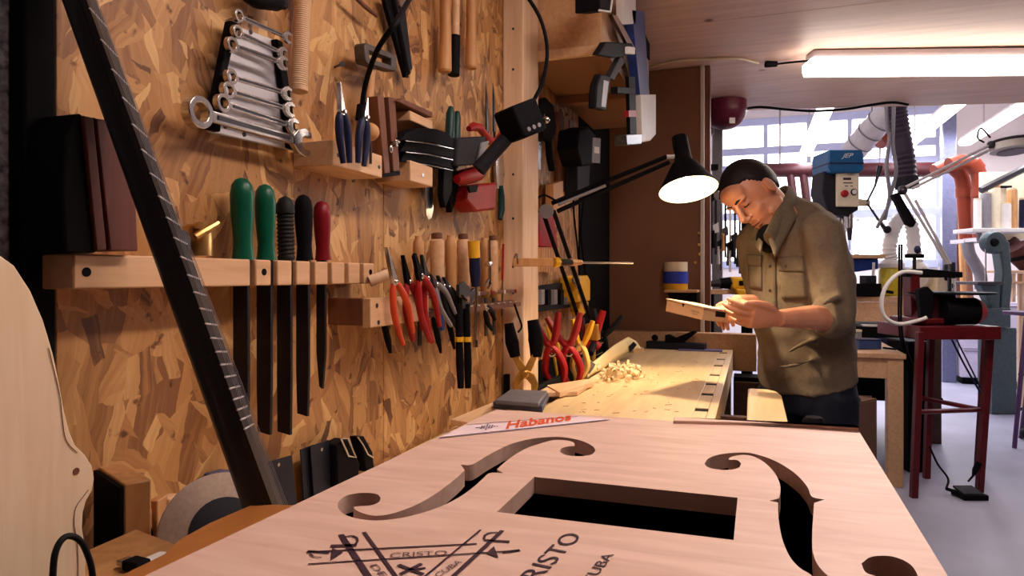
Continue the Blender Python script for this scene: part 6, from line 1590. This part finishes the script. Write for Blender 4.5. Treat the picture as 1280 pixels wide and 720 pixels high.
thing('cardboard_box', 'closed brown cardboard box under the beech table', 'box', [('carton', MB().obox(cen_+UZ*(htop/2), cU, cV, UZ, 0.42, 0.34, htop), CARD, {'bevel': 0.004}),
    ('flap', MB().obox(cen_+UZ*(htop+0.004)-cV*0.086, cU, cV, UZ, 0.42, 0.165, 0.006), CARD), ('flap', MB().obox(cen_+UZ*(htop+0.004)+cV*0.086, cU, cV, UZ, 0.42, 0.165, 0.006), CARD),
    ('label', MB().obox(cen_+UZ*(htop+0.0085)-cV*0.09+cU*0.04, cU, cV, UZ, 0.13, 0.09, 0.001), PAPER)])
pp = cen_ + cV*0.09 + UZ*(htop+0.0085)
single('paper_stack', 'stack of pale papers on the cardboard box', 'papers', MB().obox(pp+UZ*0.012, cU, cV, UZ, 0.24, 0.13, 0.022), PAPER, bevel=0.002)

# ---- red stand with bandsaw-like machine
zf = 3.9
stand = []
topz = PC(1190, 408, zf).z
def leg(px_t, px_b, yb_, zc, w=0.035):
    a = PC(px_t, 415, zc); b = PC(px_b, yb_, zc); b.z = 0.0
    U = (a-b).normalized(); return MB().obox((a+b)/2, U, RV, FV, (a-b).length, w, w)
stand += [('leg', leg(1150, 1142, 622, 3.88), DRED, {'bevel': 0.003}), ('leg', leg(1238, 1224, 614, 3.98), DRED, {'bevel': 0.003}), ('leg', leg(1164, 1158, 600, 4.25), DRED, {'bevel': 0.003}), ('leg', leg(1233, 1222, 595, 4.35), DRED, {'bevel': 0.003})]
stand += [('top_frame', MB().obox((PC(1148, 408, 3.88)+PC(1242, 408, 3.98))/2+FV*0.19-UZ*0.035, RV, FV, UZ, 0.46, 0.46, 0.075), DRED, {'bevel': 0.004})]
for A, B in (((1150, 497, 4.2), (1230, 513, 4.0)), ((1146, 515, 3.9), (1230, 512, 4.0))):
    stand.append(('rail', MB().tube([PC(*A), PC(*B)], 0.014, 6), DRED))
thing('red_stand', 'dark red steel machine stand with four legs', 'stand', stand)
mc = (PC(1148, 404, 3.88)+PC(1242, 404, 3.98))/2 + FV*0.19
mz = topz + 0.004
m_ = MB()
saw = [('base', MB().obox(Vector((mc.x, mc.y, mz+0.02))-RV*0.06, RV, FV, UZ, 0.28, 0.30, 0.035), DRED, {'bevel': 0.008}),
       ('trunnion', cpoly([(1152, 398), (1185, 400), (1200, 390), (1195, 368), (1150, 368), (1160, 385)], 4.02, 0.16), plain('dull_red', (78, 26, 32), 0.5), {'bevel': 0.006}),
       ('saw_table', MB().lathe(PC(1188, 366, 4.1), UZ, [(0.225, -0.008), (0.23, -0.004), (0.23, 0.004), (0.22, 0.006)], 36), BLACK, {'smooth': 40}),
       ('motor', ctube([(1176, 389, 4.0), (1217, 389, 4.0)], [0.078, 0.078], 4.0, 20), BLACK, {'bevel': 0.004}), ('motor_cap', ctube([(1217, 389, 4.0), (1226, 389, 4.0)], [0.08, 0.06], 4.0, 20), RED, {'smooth': 50}),
       ('column', cpoly([(1138, 342), (1150, 342), (1152, 402), (1140, 402)], 4.12, 0.09), DRED, {'bevel': 0.005}),
       ('upper_arm', cpoly([(1132, 336), (1160, 336), (1204, 340), (1204, 347), (1160, 347), (1134, 346)], 4.12, 0.07), BLACK, {'bevel': 0.005}),
       ('tension_post', ctube([(1143, 322), (1143, 338)], 0.010, 4.15), CHAR), ('tension_knob', ctube([(1132, 320), (1154, 320)], [0.014, 0.014], 4.15), BLACK, {}, [('knob_cap', MB().ell(PC(1147, 312, 4.15), 0.02, 0.02, 0.025), NAVY)]),
       ('blade', ctube([(1192, 345), (1192, 366)], 0.003, 4.15, 6), STEEL), ('blade_holder', ctube([(1192, 328), (1192, 348)], 0.010, 4.15, 8), CHAR),
       ('belt_guard', cpoly([(1148, 362), (1160, 358), (1168, 366), (1166, 398), (1152, 398)], 3.97, 0.04), BLACK, {'bevel': 0.004})]
thing('scroll_saw', 'dark red and black scroll saw bolted on the red stand', 'saw', saw)
single('white_hose', 'white air hose looping in front of the far bench', 'hose', ctube([(1152, 341), (1128, 340), (1110, 354), (1102, 375), (1106, 396), (1124, 405), (1150, 400), (1158, 397)], 0.0115, 3.95, 8, k=5), WHITE, smooth=60)
for x, lab in ((1124, 'thin dark upright wire at the left of the scroll saw'), (1127, 'second thin dark upright wire beside the scroll saw')):
    single('upright_wire', lab, 'wire', MB().tube(spline([PC(x, 305, 4.05), PC(x, 350, 4.05), PC(x+1, 420, 4.05), PC(x+20, 470, 4.1)], 4), 0.006, 6), BLACK, 'upright wires', smooth=60)
pdl = PZ(1212, 622, 0.0)
thing('foot_pedal', 'black foot switch on the floor at the red stand', 'pedal', [('base', MB().obox(pdl+UZ*0.016, RV, FV, UZ, 0.14, 0.12, 0.03), BLACK, {'bevel': 0.005}), ('treadle', MB().obox(pdl+UZ*0.040-RV*0.01, RV, (FV*0.97+UZ*0.2).normalized(), (UZ*0.97-FV*0.2).normalized(), 0.11, 0.10, 0.012), CHAR, {'bevel': 0.003}), ('plug', MB().tube([pdl-RV*0.07+UZ*0.03, pdl-RV*0.10+UZ*0.035+FV*0.05], 0.010, 8), BLACK)])
single('pedal_cord', 'black cord running from the red stand to the foot switch', 'cord', MB().tube(spline([PC(1162, 558, 4.1), PC(1172, 580, 4.05), PC(1185, 598, 4.0), pdl-RV*0.10+UZ*0.035+FV*0.05], 5), 0.006, 6), BLACK, smooth=60)
single('stand_cord', 'bundle of dark cords hanging slantwise inside the red stand', 'cord', ctube([(1190, 425), (1205, 455), (1222, 485), (1230, 500), (1231, 540)], 0.006, 4.1, 6, k=4).merge(ctube([(1196, 425), (1211, 455), (1226, 485)], 0.005, 4.12, 6)), NAVY, smooth=60)
single('hanging_plug', 'black plug dangling low at the right leg of the stand', 'plug', ctube([(1224, 578), (1219, 588), (1216, 595), (1210, 602)], [0.018, 0.016, 0.006, 0.005], 3.9, 8), BLACK, smooth=60)

bb_ = PC(1139, 500, 4.36)
thing('black_bin', 'tall black bin between the beech table and the red stand', 'bin', [('bin_body', MB().obox(Vector((bb_.x, bb_.y+0.15, 0.41)), RV, FV, UZ, 0.115, 0.26, 0.82), BLACKM, {'bevel': 0.008}), ('rim', MB().obox(Vector((bb_.x, bb_.y+0.15, 0.828)), RV, FV, UZ, 0.125, 0.27, 0.014), CHAR, {'bevel': 0.004})])
# ---- far bench with drill press
Yfb = PC(1100, 372, 5.2).y
fz = PC(1100, 371, 5.2).z
xa, xb = PY(1005, 380, Yfb).x, PY(1185, 380, Yfb).x
thing('far_bench', 'thick-topped wooden bench behind the red stand', 'bench', [('top', MB().box((xa, Yfb, fz-0.04), (xb, Yfb+0.75, fz)), BEECH, {'bevel': 0.004}), ('drawer_front', MB().box((xa+0.02, Yfb+0.01, fz-0.19), (xb-0.02, Yfb+0.04, fz-0.042)), BEECH, {'bevel': 0.003}),
    ('lower_shelf', MB().box((xa+0.02, Yfb+0.05, 0.30), (xb-0.02, Yfb+0.7, 0.34)), BLACKM)] + [('leg', MB().box((x, y, 0), (x+0.07, y+0.07, fz-0.041)), DARKW) for x in (xa+0.03, xb-0.10) for y in (Yfb+0.05, Yfb+0.65)])
thing('black_cabinet', 'low black cabinet with pale papers under the far bench', 'cabinet', [('body', MB().box((xa+0.05, Yfb-0.12, 0.36), (xb-0.12, Yfb+0.6, fz-0.22)), BLACKM, {'bevel': 0.004}), ('top_sheet', MB().box((xa+0.4, Yfb-0.11, fz-0.2195), (xb-0.3, Yfb+0.008, fz-0.21)), PAPER), ('drawer', MB().box((xa+0.08, Yfb-0.135, 0.50), (xb-0.16, Yfb-0.121, fz-0.30)), NAVY, {'bevel': 0.003})])
zd = 5.3
DPB = plain('drill_press_blue', (20, 82, 128), 0.4)
dpc = PC(1052, 300, zd+0.2)
thing('drill_press', 'blue-capped pillar drill press with pale switch panel', 'drill press', [
    ('belt_cover', cpoly([(1037, 187), (1078, 187), (1080, 194), (1080, 212), (1076, 216), (1040, 216), (1036, 210), (1036, 195)], zd-0.02, 0.30), DPB, {'bevel': 0.01}, [('cover_seam', cbox(1036, 203, 1080, 205, zd-0.024, 0.31), NAVY), ('logo', lettering('JEP', PC(1052, 197, zd-0.024), PC(1066, 197, zd-0.024), PC(1053, 191.5, zd-0.024), shear=0.3), WHITE, {'smooth': 0})]),
    ('head', cpoly([(1030, 214), (1072, 214), (1074, 262), (1060, 270), (1036, 268), (1028, 240)], zd+0.05, 0.22), CHAR, {'bevel': 0.012}),
    ('switch_panel', cbox(1047, 214.5, 1074, 258, zd+0.01, 0.035), CREAM, {'bevel': 0.003}, [
        ('stop_button', MB().lathe(PC(1055.5, 242, zd+0.008), -FV, [(0.028, -0.002), (0.028, 0.012), (0.02, 0.02), (0.001, 0.021)], 16), RED),
        ('start_button', MB().lathe(PC(1067.5, 240, zd+0.008), -FV, [(0.018, -0.002), (0.018, 0.01), (0.001, 0.012)], 16), WHITE, {}, ),
        ('start_ring', MB().torus(PC(1067.5, 240, zd+0.006), FV, 0.021, 0.005, 18, 6), BLACK),
        ('print', lettering('WERC', PC(1059, 219.5, zd+0.008), PC(1069, 219.5, zd+0.008), PC(1059, 216.5, zd+0.008)).merge(cbox(1054, 222, 1064, 225, zd+0.009, 0.002)).merge(cbox(1054, 228, 1066, 229.3, zd+0.009, 0.002)).merge(cbox(1056, 232, 1060, 233, zd+0.009, 0.002)).merge(cbox(1063, 232, 1066, 233, zd+0.009, 0.002)), INK, {'smooth': 0})]),
    ('column', MB().tube([Vector((dpc.x, dpc.y, fz+0.02)), Vector((dpc.x, dpc.y, PC(1050, 225, zd+0.2).z))], 0.036, 16), STEEL),
    ('quill', ctube([(1062, 262), (1062, 285)], [0.03, 0.028], zd+0.12, 14), STEEL), ('chuck', ctube([(1062, 285), (1062, 300)], [0.024, 0.014], zd+0.12, 12), DSTEEL), ('drill_bit', ctube([(1062, 300), (1062, 312)], 0.004, zd+0.12, 6), STEEL),
    ('feed_hub', ctube([(1072, 253), (1086, 254)], [0.03, 0.026], zd+0.1, 14), CREAM), ('feed_lever', ctube([(1084, 254), (1096, 272), (1108, 288)], [0.009, 0.009, 0.02], zd+0.05, 8), DSTEEL, {}, [('lever_knob', MB().ell(PC(1109, 287, zd+0.05), 0.03), CHAR)]),
    ('feed_lever', ctube([(1084, 252), (1094, 232), (1100, 208)], [0.009, 0.009, 0.02], zd+0.05, 8), DSTEEL),
    ('table', cbox(1056, 318, 1107, 323, zd-0.02, 0.30), BEECH, {'bevel': 0.004}), ('table_bracket', cpoly([(1050, 323), (1098, 323), (1098, 336), (1070, 340), (1048, 340)], zd+0.02, 0.2), BLUE, {'bevel': 0.006}),
    ('foot', MB().box((dpc.x-0.16, dpc.y-0.2, fz+0.0005), (dpc.x+0.16, dpc.y+0.12, fz+0.03)), BLUE, {'bevel': 0.008})])
# things on the far bench
def on_fb(px, zc): p = PC(px, 360, zc); return Vector((p.x, p.y, fz+0.0006))
q = on_fb(1080, 5.25)
thing('hand_vise', 'black drill vise with handle lying on the far bench', 'vise', [('body', MB().obox(q+UZ*0.05, RV, FV, UZ, 0.22, 0.10, 0.10), BLACK, {'bevel': 0.006}), ('jaw', MB().obox(q+UZ*0.13+RV*0.03, RV, FV, UZ, 0.08, 0.1, 0.06), CHAR, {'bevel': 0.004}), ('handle', MB().tube([q+RV*0.11+UZ*0.05, q+RV*0.22+UZ*0.03], 0.012, 8), BLACK), ('screw', MB().tube([q+UZ*0.16+RV*0.07, q+UZ*0.26+RV*0.075], 0.01, 8), WHITE)])
q = on_fb(1114, 5.4)
thing('yellow_canister', 'translucent yellow canister with hose on the far bench', 'canister', [('tank', MB().lathe(q, UZ, [(0.085, 0), (0.09, 0.01), (0.09, 0.20), (0.08, 0.22), (0.001, 0.221)], 20), plain('amber', (206, 186, 60), 0.3), {'smooth': 40}), ('lid', MB().lathe(q+UZ*0.222, UZ, [(0.092, 0), (0.092, 0.03), (0.06, 0.06), (0.001, 0.061)], 20), WHITE, {'smooth': 40})])
hose = []
hp = spline([on_fb(1114, 5.4)+UZ*0.28, PC(1112, 310, 5.4), PC(1118, 285, 5.45), PC(1130, 270, 5.5), PC(1140, 285, 5.5), PC(1143, 320, 5.45)], 8)
rr = [0.055 if i % 2 else 0.045 for i in range(len(hp))]
single('ribbed_hose', 'translucent white ribbed vacuum hose rising from the canister', 'hose', MB().tube(hp, rr, 12), WHITE, smooth=50)
q = on_fb(1149, 5.45)
thing('white_jug', 'white plastic jug with handle on the far bench', 'jug', [('jug', MB().lathe(q, UZ, [(0.075, 0), (0.08, 0.01), (0.08, 0.19), (0.05, 0.25), (0.025, 0.265), (0.025, 0.29), (0.001, 0.291)], 18), WHITE, {'smooth': 40}), ('handle', MB().tube(spline([q-FV*0.06+UZ*0.23, q-FV*0.12+UZ*0.20, q-FV*0.12+UZ*0.12, q-FV*0.075+UZ*0.09], 4), 0.012, 8), WHITE)])
q = on_fb(1176, 5.35)
thing('bench_grinder', 'cream motor housing with knobs on the right end of the far bench', 'motor', [('housing', MB().obox(q+UZ*0.10, RV, FV, UZ, 0.15, 0.14, 0.198), CREAM, {'bevel': 0.01}), ('knob', MB().lathe(q+UZ*0.14-FV*0.07, -FV, [(0.02, 0), (0.02, 0.02), (0.001, 0.021)], 12), BLACK), ('knob', MB().lathe(q+UZ*0.08-FV*0.07+RV*0.03, -FV, [(0.02, 0), (0.02, 0.02), (0.001, 0.021)], 12), BLACK)])

# ---- pipes and hoses overhead
PIPE = plain('pipe_red', (128, 52, 34), 0.4, 0, 0.08, 8)
PIPE2 = plain('pipe_oxide', (58, 20, 24), 0.45, 0, 0.08, 8)
mf = [('main', MB().tube([PY(955, 213, 10.4), PY(1186, 212, 10.4)], 0.10, 16), PIPE2, {'smooth': 50})]
for x in (992, 1008, 1024):
    mf.append(('branch', MB().tube([PY(x-4, 218, 10.38), PY(x, 250, 10.35), PY(x+6, 290, 10.35)], 0.055, 10), PIPE2, {'smooth': 50}))
for x in (975, 1100, 1180):
    p_ = PY(x, 213, 10.4); mf.append(('hanger', MB().tube([p_, Vector((p_.x, p_.y, ZHALL))], 0.012, 6), GREY))
thing('dust_manifold', 'dark red horizontal dust pipe with branches before the glazed door', 'pipe', mf)
def elbow_pipe(pts, r, zc, lab):
    P = spline([PC(x, y, zc) for x, y in pts], 6); parts = [('pipe', MB().tube(P, r, 16), PIPE, {'smooth': 50})]
    for j in (0.40, 0.72):
        i = int(j*(len(P)-2)); d = (P[i+1]-P[i]).normalized(); parts.append(('collar', MB().tube([P[i]-d*0.05, P[i]+d*0.05], r*1.12, 16), PIPE, {'smooth': 50}))
    parts.append(('blast_gate', MB().obox(P[-1], RV, FV, UZ, r*3, r*3, 0.04), ALU))
    thing('dust_pipe', lab, 'pipe', parts, 'red dust pipes')
elbow_pipe([(1168, 214), (1184, 208), (1198, 214), (1204, 232), (1206, 262), (1209, 302)], 0.075, 7.4, 'orange-red bent dust pipe, left of the pair')
elbow_pipe([(1186, 206), (1206, 202), (1220, 210), (1225, 232), (1224, 262), (1226, 300)], 0.075, 7.2, 'orange-red bent dust pipe, right of the pair')
single('grey_flex_hose', 'pale flexible hose below the left red dust pipe', 'hose', ctube([(1209, 303), (1212, 318), (1220, 332), (1226, 345), (1226, 362)], [0.06]*5, 7.3, 10, k=5), GREY, smooth=50)
P = spline([PC(1066, 190, 6.0), PC(1090, 162, 5.8), PC(1116, 136, 5.6)], 10)
thing('silver_duct', 'silver ribbed duct rising diagonally behind the drill press', 'duct', [('duct', MB().tube(P, [0.105 if i % 3 else 0.100 for i in range(len(P))], 18), ALU, {'smooth': 50})] + [('band', MB().torus(P[i], P[i+1]-P[i], 0.106, 0.006, 24, 6), GREY) for i in (4, 9, 14)] + [('elbow', ctube([(1096, 176), (1108, 165), (1112, 150)], [0.09, 0.09, 0.085], 6.2, 14, k=4), PIPE, {'smooth': 50}), ('hanger', MB().tube([P[10], Vector((P[10].x, P[10].y, ZHALL))], 0.006, 6), GREY)])
P = spline([PC(1119, 130, 5.3), PC(1124, 160, 5.3), PC(1131, 200, 5.3), PC(1134, 236, 5.3)], 12)
DUCT = plain('purple_grey_hose', (58, 46, 62), 0.5)
thing('flex_duct', 'dark ribbed flexible duct hanging down beside the silver duct', 'duct', [('hose', MB().tube(P, [0.078 if i % 2 else 0.068 for i in range(len(P))], 16), DUCT, {'smooth': 50}), ('cuff', MB().tube([P[-6], P[-1]], 0.085, 16), CHAR)])
for pts, lab in (([(1106, -80), (1108, 140), (1112, 170), (1108, 210), (1112, 250), (1096, 285)], 'grey cable hanging past the switch panel, left one'), ([(1120, -80), (1117, 135), (1116, 180), (1120, 215), (1110, 255), (1106, 275)], 'grey cable hanging past the switch panel, right one')):
    single('drop_cable', lab, 'cable', ctube(pts, 0.013, 5.1, 8, k=5), GREY, 'drop cables', smooth=60)

# ---- magnifier lamp on swing arm
mz_ = 4.3
thing('magnifier_lamp', 'swing-arm magnifier lamp with round white ring head at right', 'lamp', [
    ('ring_head', MB().lathe(PC(1266, 182, mz_), (UZ+FV*0.12).normalized(), [(0.115, -0.035), (0.125, -0.03), (0.128, 0.01), (0.122, 0.03), (0.001, 0.032)], 28), WHITE, {'smooth': 40}, [('trim', MB().torus(PC(1266, 178, mz_), UZ+FV*0.12, 0.128, 0.009, 28, 6), DSTEEL), ('lens', MB().lathe(PC(1266, 190, mz_), (UZ+FV*0.12).normalized(), [(0.085, -0.004), (0.085, 0.0), (0.001, 0.001)], 24), GREY)]),
    ('upper_arm', ctube([(1124, 238), (1240, 180)], 0.009, mz_, 8), ALU), ('upper_arm', ctube([(1140, 236), (1242, 185)], 0.009, mz_, 8), ALU), ('joint', MB().ell(PC(1239, 181, mz_), 0.025), DSTEEL),
    ('cable', ctube([(1238, 172), (1226, 160), (1222, 172), (1230, 178)], 0.006, mz_, 6, k=5), BLACK, {'smooth': 60}), ('elbow', MB().ell(PC(1128, 238, mz_), 0.03), DSTEEL),
    ('lower_arm', ctube([(1130, 240), (1184, 330)], 0.010, mz_, 8), ALU), ('lower_arm', ctube([(1144, 250), (1190, 334)], 0.010, mz_, 8), ALU), ('cover', cpoly([(1116, 244), (1124, 240), (1146, 278), (1142, 284), (1134, 280)], mz_-0.03, 0.04), BLACK, {'bevel': 0.005}),
    ('base', ctube([(1186, 330), (1187, 342)], [0.03, 0.04], mz_, 12), DSTEEL), ('stem', MB().tube([PC(1187, 342, mz_), Vector((PC(1187, 342, mz_).x, PC(1187, 342, mz_).y, topz))], 0.012, 8), DSTEEL)])

# ---- right: planks, shelf, bandsaw, drawers
single('steel_post', 'tall shiny blue-grey post right of the glazed door', 'post', abox(1178, 130, 1196, 400, 9.3, 0.12, z0=0.0), plain('bluegrey_post', (112, 116, 148), 0.3, 0.4), bevel=0.01)
for x0, y0, x1, m, lab in ((1190, 250, 1196, WALNUT, 'dark brown plank leaning right of the glazed door'), (1197, 225, 1205, TAN, 'tan plank leaning right of the glazed door, tallest'), (1206, 262, 1212, WALNUT, 'narrow dark plank leaning below the red pipes')):
    zq = 9.1-0.12*(x0-1190)/8; a = PC(x0, y0, zq); b = PC(x1, y0, zq); m_ = MB()
    foot = -RV*0.25
    m_.add([Vector((a.x, a.y, a.z)), Vector((b.x, b.y, b.z)), Vector((b.x, b.y, 0))+foot*0+RV*0.10, Vector((a.x, a.y, 0))+RV*0.10] + [v+FV*0.04 for v in (Vector((a.x, a.y, a.z)), Vector((b.x, b.y, b.z)), Vector((b.x, b.y, 0))+RV*0.10, Vector((a.x, a.y, 0))+RV*0.10)], [(3,2,1,0),(4,5,6,7),(0,1,5,4),(1,2,6,5),(2,3,7,6),(3,0,4,7)])
    single('leaning_plank', lab, 'plank', m_, m, 'leaning planks', bevel=0.004)
SZ = 6.6
thing('jar_shelf', 'white wall shelf board carrying jars and rolls at far right', 'shelf', [('board', cbox(1216, 285, 1300, 290, SZ, 0.30), WHITE, {'bevel': 0.004}), ('bracket', cpoly([(1222, 290), (1228, 290), (1224, 304)], SZ+0.1, 0.03), GREY), ('upper_rail', ctube([(1226, 238), (1290, 206)], 0.035, SZ, 6), DSTEEL), ('back_board', cbox(1226, 215, 1310, 300, SZ+0.31, 0.03), CREAM)])
shelf_z = PC(1240, 285, SZ).z
for i, (x, w, h, m, nm, lab) in enumerate(((1222, 0.035, 0.30, PAPER, 'paper_roll', 'tall white paper roll standing at left of the shelf'), (1232, 0.045, 0.36, GREY, 'paper_roll', 'grey roll standing second on the shelf'), (1243, 0.05, 0.42, CREAM, 'paper_roll', 'tall cream roll standing in the middle of the shelf'), (1255, 0.06, 0.25, PAPER, 'storage_jar', 'short white jar on the shelf'), (1265, 0.045, 0.40, TAN, 'paper_roll', 'tan roll standing on the shelf near the frame edge'), (1283, 0.06, 0.30, NAVY, 'storage_jar', 'dark blue jar on the shelf at the frame edge'))):
    p = PC(x, 285, SZ+0.14); p.z = shelf_z+0.001
    thing(nm, lab, 'roll' if nm == 'paper_roll' else 'jar', [('body', MB().lathe(p, UZ, [(w, 0), (w, h*0.94), (w*0.95, h*0.95)], 16), m, {'smooth': 40}), ('top', MB().lathe(p+UZ*(h*0.95), UZ, [(w*0.96, 0), (w*0.96, h*0.05), (0.001, h*0.052)], 16), CREAM if m is not CREAM else TAN)], 'rolls and jars on the shelf')
thing('picture_frame', 'black empty frame leaning behind the rolls on the shelf', 'frame', [('frame_side', cbox(x0, y0, x1, y1, SZ+0.275, 0.02), BLACK) for x0, y0, x1, y1 in ((1234, 232, 1237, 284), (1262, 232, 1265, 284), (1237.1, 232, 1261.9, 235), (1237.1, 281, 1261.9, 284))])
GG = plain('machine_green', (74, 88, 92), 0.45, 0.2)
bz_ = 6.2
thing('bandsaw', 'grey-green bandsaw with round wheel guard at far right', 'bandsaw', [
    ('wheel_guard', MB().lathe(PC(1243, 303, bz_), -FV, [(0.10, -0.06), (0.105, 0.0), (0.09, 0.03), (0.001, 0.032)], 24), GG, {'smooth': 40}, [('hub', MB().lathe(PC(1243, 303, bz_-0.03), -FV, [(0.04, 0), (0.03, 0.02), (0.001, 0.021)], 16), BLACK)]),
    ('frame_column', cpoly([(1252, 296), (1262, 302), (1266, 350), (1262, 395), (1250, 395), (1254, 340), (1250, 312)], bz_, 0.12), GG, {'bevel': 0.01}),
    ('blade', ctube([(1232, 308), (1232, 352)], 0.006, bz_, 6), STEEL), ('table', cbox(1222, 352, 1256, 356, bz_-0.1, 0.3), DSTEEL, {'bevel': 0.004}), ('table_gusset', cpoly([(1226, 356), (1250, 356), (1250, 385), (1240, 385)], bz_, 0.1), GG, {'bevel': 0.006}),
    ('lower_housing', cbox(1226, 385, 1264, 410, bz_-0.03, 0.25), GG, {'bevel': 0.01}), ('pedestal', MB().obox(Vector((PC(1246, 400, bz_+0.1).x, PC(1246, 400, bz_+0.1).y, PC(1246, 410, bz_).z/2)), RV, FV, UZ, 0.22, 0.2, PC(1246, 410, bz_).z-0.002), GG, {'bevel': 0.006})])
DRW = plain('drawer_lilac_white', (206, 200, 220), 0.5, 0, 0.04, 10)
def drawers(lab, x0, x1, ytop, Y, dep, n, group):
    a = PY(x0, ytop, Y); b = PY(x1, ytop, Y); h = a.z
    parts = [('carcass', MB().box((a.x, Y+0.02, 0.08), (b.x, Y+dep, h)), DRW, {'bevel': 0.004}), ('plinth', MB().box((a.x+0.02, Y+0.06, 0), (b.x-0.02, Y+dep-0.02, 0.079)), BLACKM)]
    for i in range(n):
        z0 = 0.09 + (h-0.11)*i/n; z1 = 0.09 + (h-0.11)*(i+1)/n - 0.012
        parts.append(('drawer', MB().box((a.x+0.01, Y, z0), (b.x-0.01, Y+0.019, z1)), DRW, {'bevel': 0.003}, [('pull', MB().box((a.x+0.02, Y-0.008, z1-0.02), (b.x-0.02, Y-0.001, z1-0.008)), GREY)]))
    thing('drawer_cabinet', lab, 'cabinet', parts, group)
drawers('white drawer cabinet below the bandsaw with three drawers', 1240, 1278, 378, 9.0, 0.6, 3, 'white drawer cabinets')
drawers('white drawer cabinet at the frame edge, partly cut off', 1279, 1330, 372, 9.0, 0.6, 3, 'white drawer cabinets')
drawers('low white cabinet seen between the legs of the red stand', 1202, 1234, 398, 9.2, 0.5, 2, 'white drawer cabinets')
thing('wooden_rack', 'pale wooden board rack above the drawers at far right', 'rack', [('shelf', cbox(1258, 338, 1300, 341, 6.4, 0.3), BEECH, {'bevel': 0.003}), ('shelf', cbox(1262, 352, 1300, 355, 6.4, 0.3), BEECH, {'bevel': 0.003}), ('side', cbox(1266, 341.5, 1270, 378, 6.42, 0.04), PINE, {'bevel': 0.003}), ('post', floor_to(1276, 6.6, 0.03, PC(1276, 341.5, 6.6).z), PINE)])
for i, (x, y, r, lab) in enumerate(((1268, 312, 0.10, 'brown leather roll under the shelf, left one'), (1278, 318, 0.12, 'dark brown leather roll under the shelf at frame edge'))):
    thing('leather_roll', lab, 'roll', [('roll', ctube([(x-8, y-10), (x, y), (x+10, y+14)], [r*0.8, r, r*0.8], 6.9-0.3*i, 12), plain('leather', (70, 36, 34), 0.6), {'smooth': 60}), ('strap', ctube([(x-1, y-2), (x+1, y+2)], r*1.06, 6.9-0.3*i, 12), BLACK)], 'leather rolls')
# stool and tripod foot at the frame edge
STOOL = plain('stool_violet', (96, 66, 110), 0.45)
thing('step_stool', 'violet metal stool leaning at the right frame edge', 'stool', [('leg', MB().tube([PC(1283, 395, 5.0), Vector((PC(1268, 497, 5.0).x, PC(1268, 497, 5.0).y, 0.0))], 0.016, 8), STOOL), ('leg', MB().tube([PC(1296, 395, 5.3), Vector((PC(1276, 490, 5.3).x, PC(1276, 490, 5.3).y, 0.0))], 0.016, 8), STOOL), ('rung', MB().tube([PC(1274, 468, 5.0), PC(1300, 468, 5.0)], 0.012, 8), STOOL), ('leg', MB().tube([PC(1310, 395, 5.0), Vector((PC(1318, 497, 5.0).x, PC(1318, 497, 5.0).y, 0.0))], 0.016, 8), STOOL), ('seat', MB().obox(PC(1298, 392, 5.1), RV, FV, UZ, 0.30, 0.34, 0.03), STOOL, {'bevel': 0.006})])
ta, tb = PZ(1257, 515, 0.012), PZ(1310, 505, 0.06)
thing('tripod_base', 'black tripod leg reaching over the floor at right edge', 'tripod', [('leg', MB().tube([ta, tb], 0.014, 8), BLACK), ('foot', MB().ell(ta, 0.022, 0.022, 0.012), RUBBER), ('leg', MB().tube([tb, PZ(1330, 540, 0.012)], 0.014, 8), BLACK), ('stem', MB().tube([tb, tb+UZ*0.9], 0.014, 8), BLACK)])
single('floor_bag', 'dark rounded object on the floor at the right edge', 'bag', MB().ell(PZ(1288, 550, 0.0)+UZ*0.05, 0.07, 0.07, 0.05), CHAR, smooth=80)
